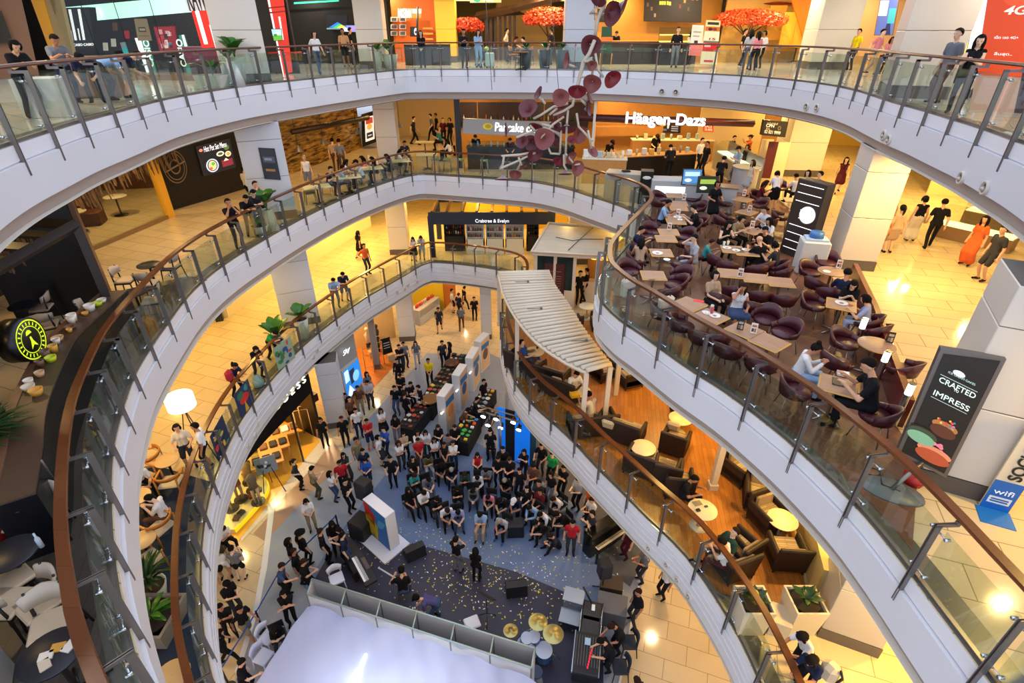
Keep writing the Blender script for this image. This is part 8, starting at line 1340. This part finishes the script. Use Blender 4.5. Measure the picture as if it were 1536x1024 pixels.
G(550,561,'stand','grey','grey','long',-40,sex='f',where='behind the grey shirt beside the blue screen');G(551,574,'phone','light grey','dark grey',face=-60,where='in front of the blue lit screen');G(536,582,'stand','brown','khaki',face=-80,where='before the lower part of the blue screen');G(517,593,'stand','black','black','bob',-40,sex='f',where='under the grey panel at the shop pillar');G(524,598,'stand','brown','black',face=-30,where='with an orange bag by the shop pillar')
for i,(x,y,ps,f)in enumerate([(600,564,'phone',-70),(591,582,'stand',-100),(606,579,'carry',-20),(616,576,'phone',-30),(627,581,'phone',200),(607,591,'stand',60)]):G(x,y,ps,'black','black' if i!=1 else 'denim',face=f,where='in the group beside the snack table, %s from the shop'%ORD[[1,0,2,4,5,3][i]])
G(533,616,'stand','white','navy',face=-60,where='with black backpack straps near the shop pillar');G(571,616,'cross','white','black','long',-60,sex='f',leg='skirt',where='hugging a pink bag');G(592,626,'phone','black','grey','long',-80,sex='f',where='in grey leggings behind the royal blue shirt');G(550,632,'cross','red','navy',face=-60,leg='shorts',shoe='red',where='with red shoes');G(575,644,'cross','blue','navy',face=-120,where='with a white chest mark, beside a schoolgirl');G(567,656,'stand','white','dark grey','bob',0,leg='skirt',sex='f',where='in a dark pinafore beside the royal blue shirt');G(534,660,'stand','khaki','grey',face=-30,where='above the couple in blue');G(544,677,'stand','navy','denim','tail',-60,sex='f',where='behind the bright blue top');G(547,691,'phone','blue','navy','bob',-80,leg='shorts',sex='f',where='near the raised loudspeaker');G(515,683,'cross','dark grey','dark grey','long',-50,leg='longskirt',sex='f',where='behind the red polo shirt');G(509,695,'stand','red','black',face=-60,where='with polo collar at the crowd edge');G(585,688,'carry','black','black',face=-80,where='filming with a camera on the blue carpet edge');G(518,722,'cross','black','black',face=-30,where='in a collared shirt beside the raised loudspeaker');G(514,803,'stand','navy','denim',face=20,where='behind the keyboard corner');G(495,710,'cross','white','denim','long',0,sex='f',where='with a pink bag near the red polo');G(468,703,'phone','khaki','olive',face=40,where='with a black backpack and white shoes');G(441,692,'hip','dark grey','black','tail',20,sex='f',where='stepping past the poster easel');G(459,753,'phone','white','khaki','bob',-60,sex='f',where='with curly hair and a brown waist bag')
lf='inside the belt barrier, %s from the booth corner'
for i,(x,y,ps,hr,f,tp)in enumerate([(481,797,'stand','short',30,'black'),(498,787,'phone','hijab',-60,'black'),(508,796,'phone','short',200,'black'),(450,800,'stand','hat',60,'black'),(433,811,'stand','long',20,'black'),(441,827,'stand','short',10,'black'),(456,843,'phone','short',0,'black'),(423,849,'reach','short',0,'denim'),(425,891,'cross','bob',-70,'black')]):G(x,y,ps,tp,'black',hr,f,where=lf%ORD[i])
for i,(x,y,ps,tp,bt,hr,f,sx)in enumerate([(335,793,'sit_phone','white','black','short',-30,'m'),(347,823,'phone','grey','black','short',100,'f'),(330,853,'bend','white','beige','short',-60,'m'),(340,876,'phone','black','dark grey','cap',-30,'m'),(330,911,'photo','black','black','short',-60,'m'),(360,913,'walk','black','khaki','short',-20,'m'),(330,949,'walk','black','black','long',30,'f'),(363,993,'reach','black','black','short',10,'m')]):G(x,y,ps,tp,bt,hr,f,sex=sx,leg='shorts' if i in(1,2,5)else 'pants',where='on the pale walkway, %s from the lit shop window'%ORD[i])
G(413,945,'sit_phone','black','dark grey','hijab',-60,sex='f',where='in a patterned skirt beside the tent roof')
for i,(x,y,tp,ps,f)in enumerate([(657,464,'dark grey','walk',-90),(678,436,'white','stand',0),(688,442,'navy','stand',60),(691,460,'grey','walk',90),(711,448,'black','stand',-80),(697,432,'black','walk',30)]):G(x,y,ps,tp,['dark grey','black','black','brown','black','black'][i],face=f,leg='shorts' if i in(0,1)else 'pants',where='in the ground corridor, %s from the handbag counter'%ORD[[0,1,2,3,5,4][i]])
G(703,615,'work','brown','black','bob',0,sex='f',where='arranging bright boxes');G(716,599,'reach','black','black',face=0,where='reaching over the rear wares table');G(726,572,'stand','black','black',face=-40,where='behind the third white panel');G(737,612,'stand','dark grey','black',face=180,where='on the far side of the rear wares table');G(480,630,'stand','black','black','bob',-60,sex='f',where='in the black shop doorway beside the gates');G(512,628,'stand','black','black',face=-60,where='by the grey pillar with an orange cloth')
v=P(601,872,.8);t=thing('bass_guitar','dark bass guitar across the seated player on the stage','guitar',(v.x-.1,v.y+.15,.62),2.6);m=MB();m.lathe((0,0,0),[(.001,0),(.18,0),(.18,.05),(.001,.05)],18,sy=.75);m.build('guitar_body',mat('guitar_dark','#1a1c2a',.25),t);m=MB();m.box((.5,0,.04),(.75,.05,.025));m.build('neck',mat('neck_pale','#b8b8b4',.4),t)
SX=12.2
t=thing('hanging_sculpture','hanging white branching mobile with many dark red cone flowers','sculpture',PY(835,200,SX));o_=t.location.copy()
BW=mat('branch_white','#bcae98',.45);CR=mat('cone_red','#5c2028',.5);CR2=mat('cone_rose','#783a36',.5);CR3=mat('cone_crimson','#740e1e',.45);CIN=mat('cone_grey','#84707a',.5)
S=lambda x,y,dy=0:PY(x,y,SX+dy)
rn=random.Random(14)
def br(pts,r):
 m=MB();m.tube([S(x,y,rn.uniform(-.05,.05))for x,y in pts],[q*.78 for q in r]if isinstance(r,list)else r*.78,7);m.build('branch',BW,t,o_)
br([(910,-30),(906,8),(897,28),(892,60)],[.06,.055,.05,.045]);br([(892,60),(884,80),(876,92),(866,130),(863,140),(859,158),(846,166),(830,173)],[.05,.05,.05,.05,.045,.04,.035,.03])
for p in([(893,80),(897,105),(905,115)],[(892,95),(888,112)],[(874,93),(868,115),(890,116)],[(862,100),(848,96)],[(876,92),(889,92),(897,105)],[(862,140),(852,140)],[(866,140),(880,152)],[(852,155),(830,160),(812,172),(800,178)],[(836,162),(824,172)],[(865,170),(868,190),(885,208),(889,211)],[(882,196),(887,222)],[(852,165),(850,190),(848,245)],[(842,190),(840,230)],[(838,200),(818,192),(790,200),(775,206)],[(806,200),(795,188)],[(846,175),(830,186),(808,210)],[(820,215),(826,230),(840,231)],[(752,234),(780,232),(806,227)],[(806,227),(780,240),(752,252),(750,254)],[(756,234),(754,248),(753,262)],[(778,236),(782,248)],[(782,244),(775,256)],[(848,230),(862,247),(870,246)],[(812,150),(803,141)],[(818,156),(812,148)],[(830,190),(812,186)],[(846,232),(846,248),(850,255)],[(872,150),(880,158)],[(897,10),(885,20),(908,22)]):br(p,.032)
def cone(x,y,r,ax,mt,dy=0,inner=CIN):
 c=S(x,y,dy);a=Vector(ax).normalized();u=a.orthogonal().normalized();w=a.cross(u);n=18;m=MB();vs=[]
 prof=[(.05,-.55),(.35,-.2),(.75,.0),(1.0,.08)]
 for k_,h in prof:
  for i in range(n):q=6.2832*i/n;wob=1+.06*math.sin(3*q);vs.append(c+(u*math.cos(q)+w*math.sin(q))*r*k_*wob+a*r*h)
 m.add(vs,[(j*n+i,j*n+(i+1)%n,(j+1)*n+(i+1)%n,(j+1)*n+i)for j in range(3)for i in range(n)],0,True)
 vs2=[v+a*.012 for v in vs];m.add(vs2,[(j*n+i,(j+1)*n+i,(j+1)*n+(i+1)%n,j*n+(i+1)%n)for j in range(3)for i in range(n)],1,True);m.build('cone_flower',[inner,mt],t,o_)
for x,y,px_,ax,mt in[(886,68,12,(.0,-1,-.25),CR),(851,91,9,(-1,-.25,.1),CR2),(918,118,11,(.3,-.8,-.4),CR3),(888,125,11,(-.2,-.9,-.3),CR2),(888,98,6,(.1,-1,-.3),CR2),(866,136,11,(-.1,-.7,-.7),CR3),(841,146,10,(-.1,-1,.0),CR2),(808,140,8,(-.9,-.3,.5),CR),(792,163,12,(-.3,-.7,.6),CR),(841,162,10,(-.2,-.9,-.2),CR2),(884,148,7,(.8,-.3,.5),CR2),(882,163,9,(.9,-.4,.2),CR),(804,190,9,(-.3,-.7,-.8),CR3),(760,195,9,(-1,-.1,0),CR),(850,193,12,(0,-.5,-.85),CR),(832,192,9,(-.6,-.7,.4),CR),(816,208,13,(.1,-.95,.1),CR2),(783,212,8,(-.3,-.9,.2),CR),(798,214,10,(-.2,-.9,-.1),CR),(870,202,11,(.4,-.8,-.1),CR2),(835,210,9,(-.7,-.6,-.3),CR),(857,210,6,(.2,-.6,.7),CR3),(790,228,8,(-.3,-.6,-.7),CR),(802,232,10,(.2,-.8,-.5),CR),(856,235,8,(.5,-.7,-.4),CR2),(840,241,9,(-.2,-.7,-.6),CR3),(866,252,10,(.5,-.85,.1),CR2),(848,260,9,(0,-.3,-.9),CR3),(754,268,10,(0,-.3,-.95),CR3),(753,250,6,(.2,-.3,-.9),CR2),(783,250,7,(.3,-.5,-.8),CR2),(773,261,8,(-.1,-.8,-.5),CR2),(889,228,8,(.4,-.5,.6),CR2),(918,20,13,(.5,-.8,-.2),CR),(935,8,10,(.9,-.3,-.3),CR3),(898,0,9,(-.4,-.5,-.8),CR)]:
 cone(x,y,px_*SX*1.12/FPX,ax,mt,rn.uniform(-.25,.25))
for a,b in(((892,30),(867,-12)),((838,135),(800,60)),((738,135),(720,60))):m=MB();m.tube([S(*a),S(*b)+Vector((0,0,3))],.006,4);m.build('wire',STEEL,t,o_)
m=MB();m.tube([S(910,-30),S(912,-200)],.02,6);m.build('suspension_rod',BW,t,o_)
W=bpy.data.worlds.new('world');SC.world=W;W.use_nodes=True
W.node_tree.nodes['Background'].inputs[0].default_value=(.72,.80,1.0,1);W.node_tree.nodes['Background'].inputs[1].default_value=1.8
def area(name,loc,size,power,colr,rot=(0,0,0),shape='DISK',spread=None):
 l=bpy.data.lights.new(name,'AREA');l.shape=shape;l.size=size;l.energy=power;l.color=colr
 if spread:l.spread=spread
 o=bpy.data.objects.new(name,l);C.objects.link(o);o.location=loc;o.rotation_euler=rot;return o
WARM=(1,.66,.33);AMBER=(1,.63,.17);GOLD=(1,.64,.25);NEUT=(1,.88,.72)
for z,cc,pw in((Z1,WARM,70),(Z2,AMBER,88),(Z3,GOLD,78),(Z4,NEUT,80)):
 e={Z1:E1,Z2:E2,Z3:E3,Z4:E3}[z]
 for off in(2.2,6.5):
  for p,t,d in along(offset(e,off),4.2,1.0):
   k=.3 if(p.x<0 and p.y<(12 if z==Z3 else 9)and z in(Z2,Z3))else 1
   area('ceiling_downlight',(p.x,p.y,z-1.25),.25,pw*k,cc)
SC.view_settings.view_transform='Standard';SC.view_settings.look='None';SC.view_settings.exposure=0.0;SC.view_settings.gamma=1
SC.cycles.transparent_max_bounces=16;SC.cycles.max_bounces=6;SC.cycles.diffuse_bounces=2;SC.cycles.glossy_bounces=3;SC.cycles.use_denoising=True
SC.cycles.sample_clamp_indirect=4
for x,y in((-11.3,14.6),(-11.0,17.3),(-9.8,23.8),(-6.5,33)):area('shop_downlight',(x,y,3.3),.3,120,(1,.66,.22))
for x,y,z,pw in((10.6,14.0,Z2+3.4,130),(12.4,14.5,Z2+3.4,100),(8.3,4.9,Z2+3.4,130),(7.7,5.0,Z1+3.4,160),(9.2,6.6,Z1+3.4,160),(8.2,10.5,Z1+3.4,90),(-10.5,23.5,Z1+3.4,120),(-8.5,28.5,Z1+3.4,200),(-6.0,31.5,Z1+3.4,200),(-2.0,31.8,Z1+3.4,160),(13.0,24.5,Z2+3.4,160),(16.5,30.5,Z2+3.4,220),(17.5,21.5,Z2+3.4,260),(7.5,30.5,Z2+3.4,140)):area('amber_fill_spot',(x,y,z),.2,pw,(1,.66,.19))  # added amber spots that brighten columns, corridors and shop walls
for x in(-5.2,-1.5,2.0,6.0,10.0,13.5,17.0):area('hall_fill_light',(x,31.2,Z4-1.3),.25,150,(1,.74,.36))  # added lamps that brighten the far hall and its orange panels
a_,b_=P(560,990,1.5),P(700,1010,1.5)
for k in range(4):v=a_.lerp(b_,k/3);area('tent_inner_lamp',(v.x-.6,v.y-1.1,.9),.8,14,(.82,.88,1),(math.pi,0,0))
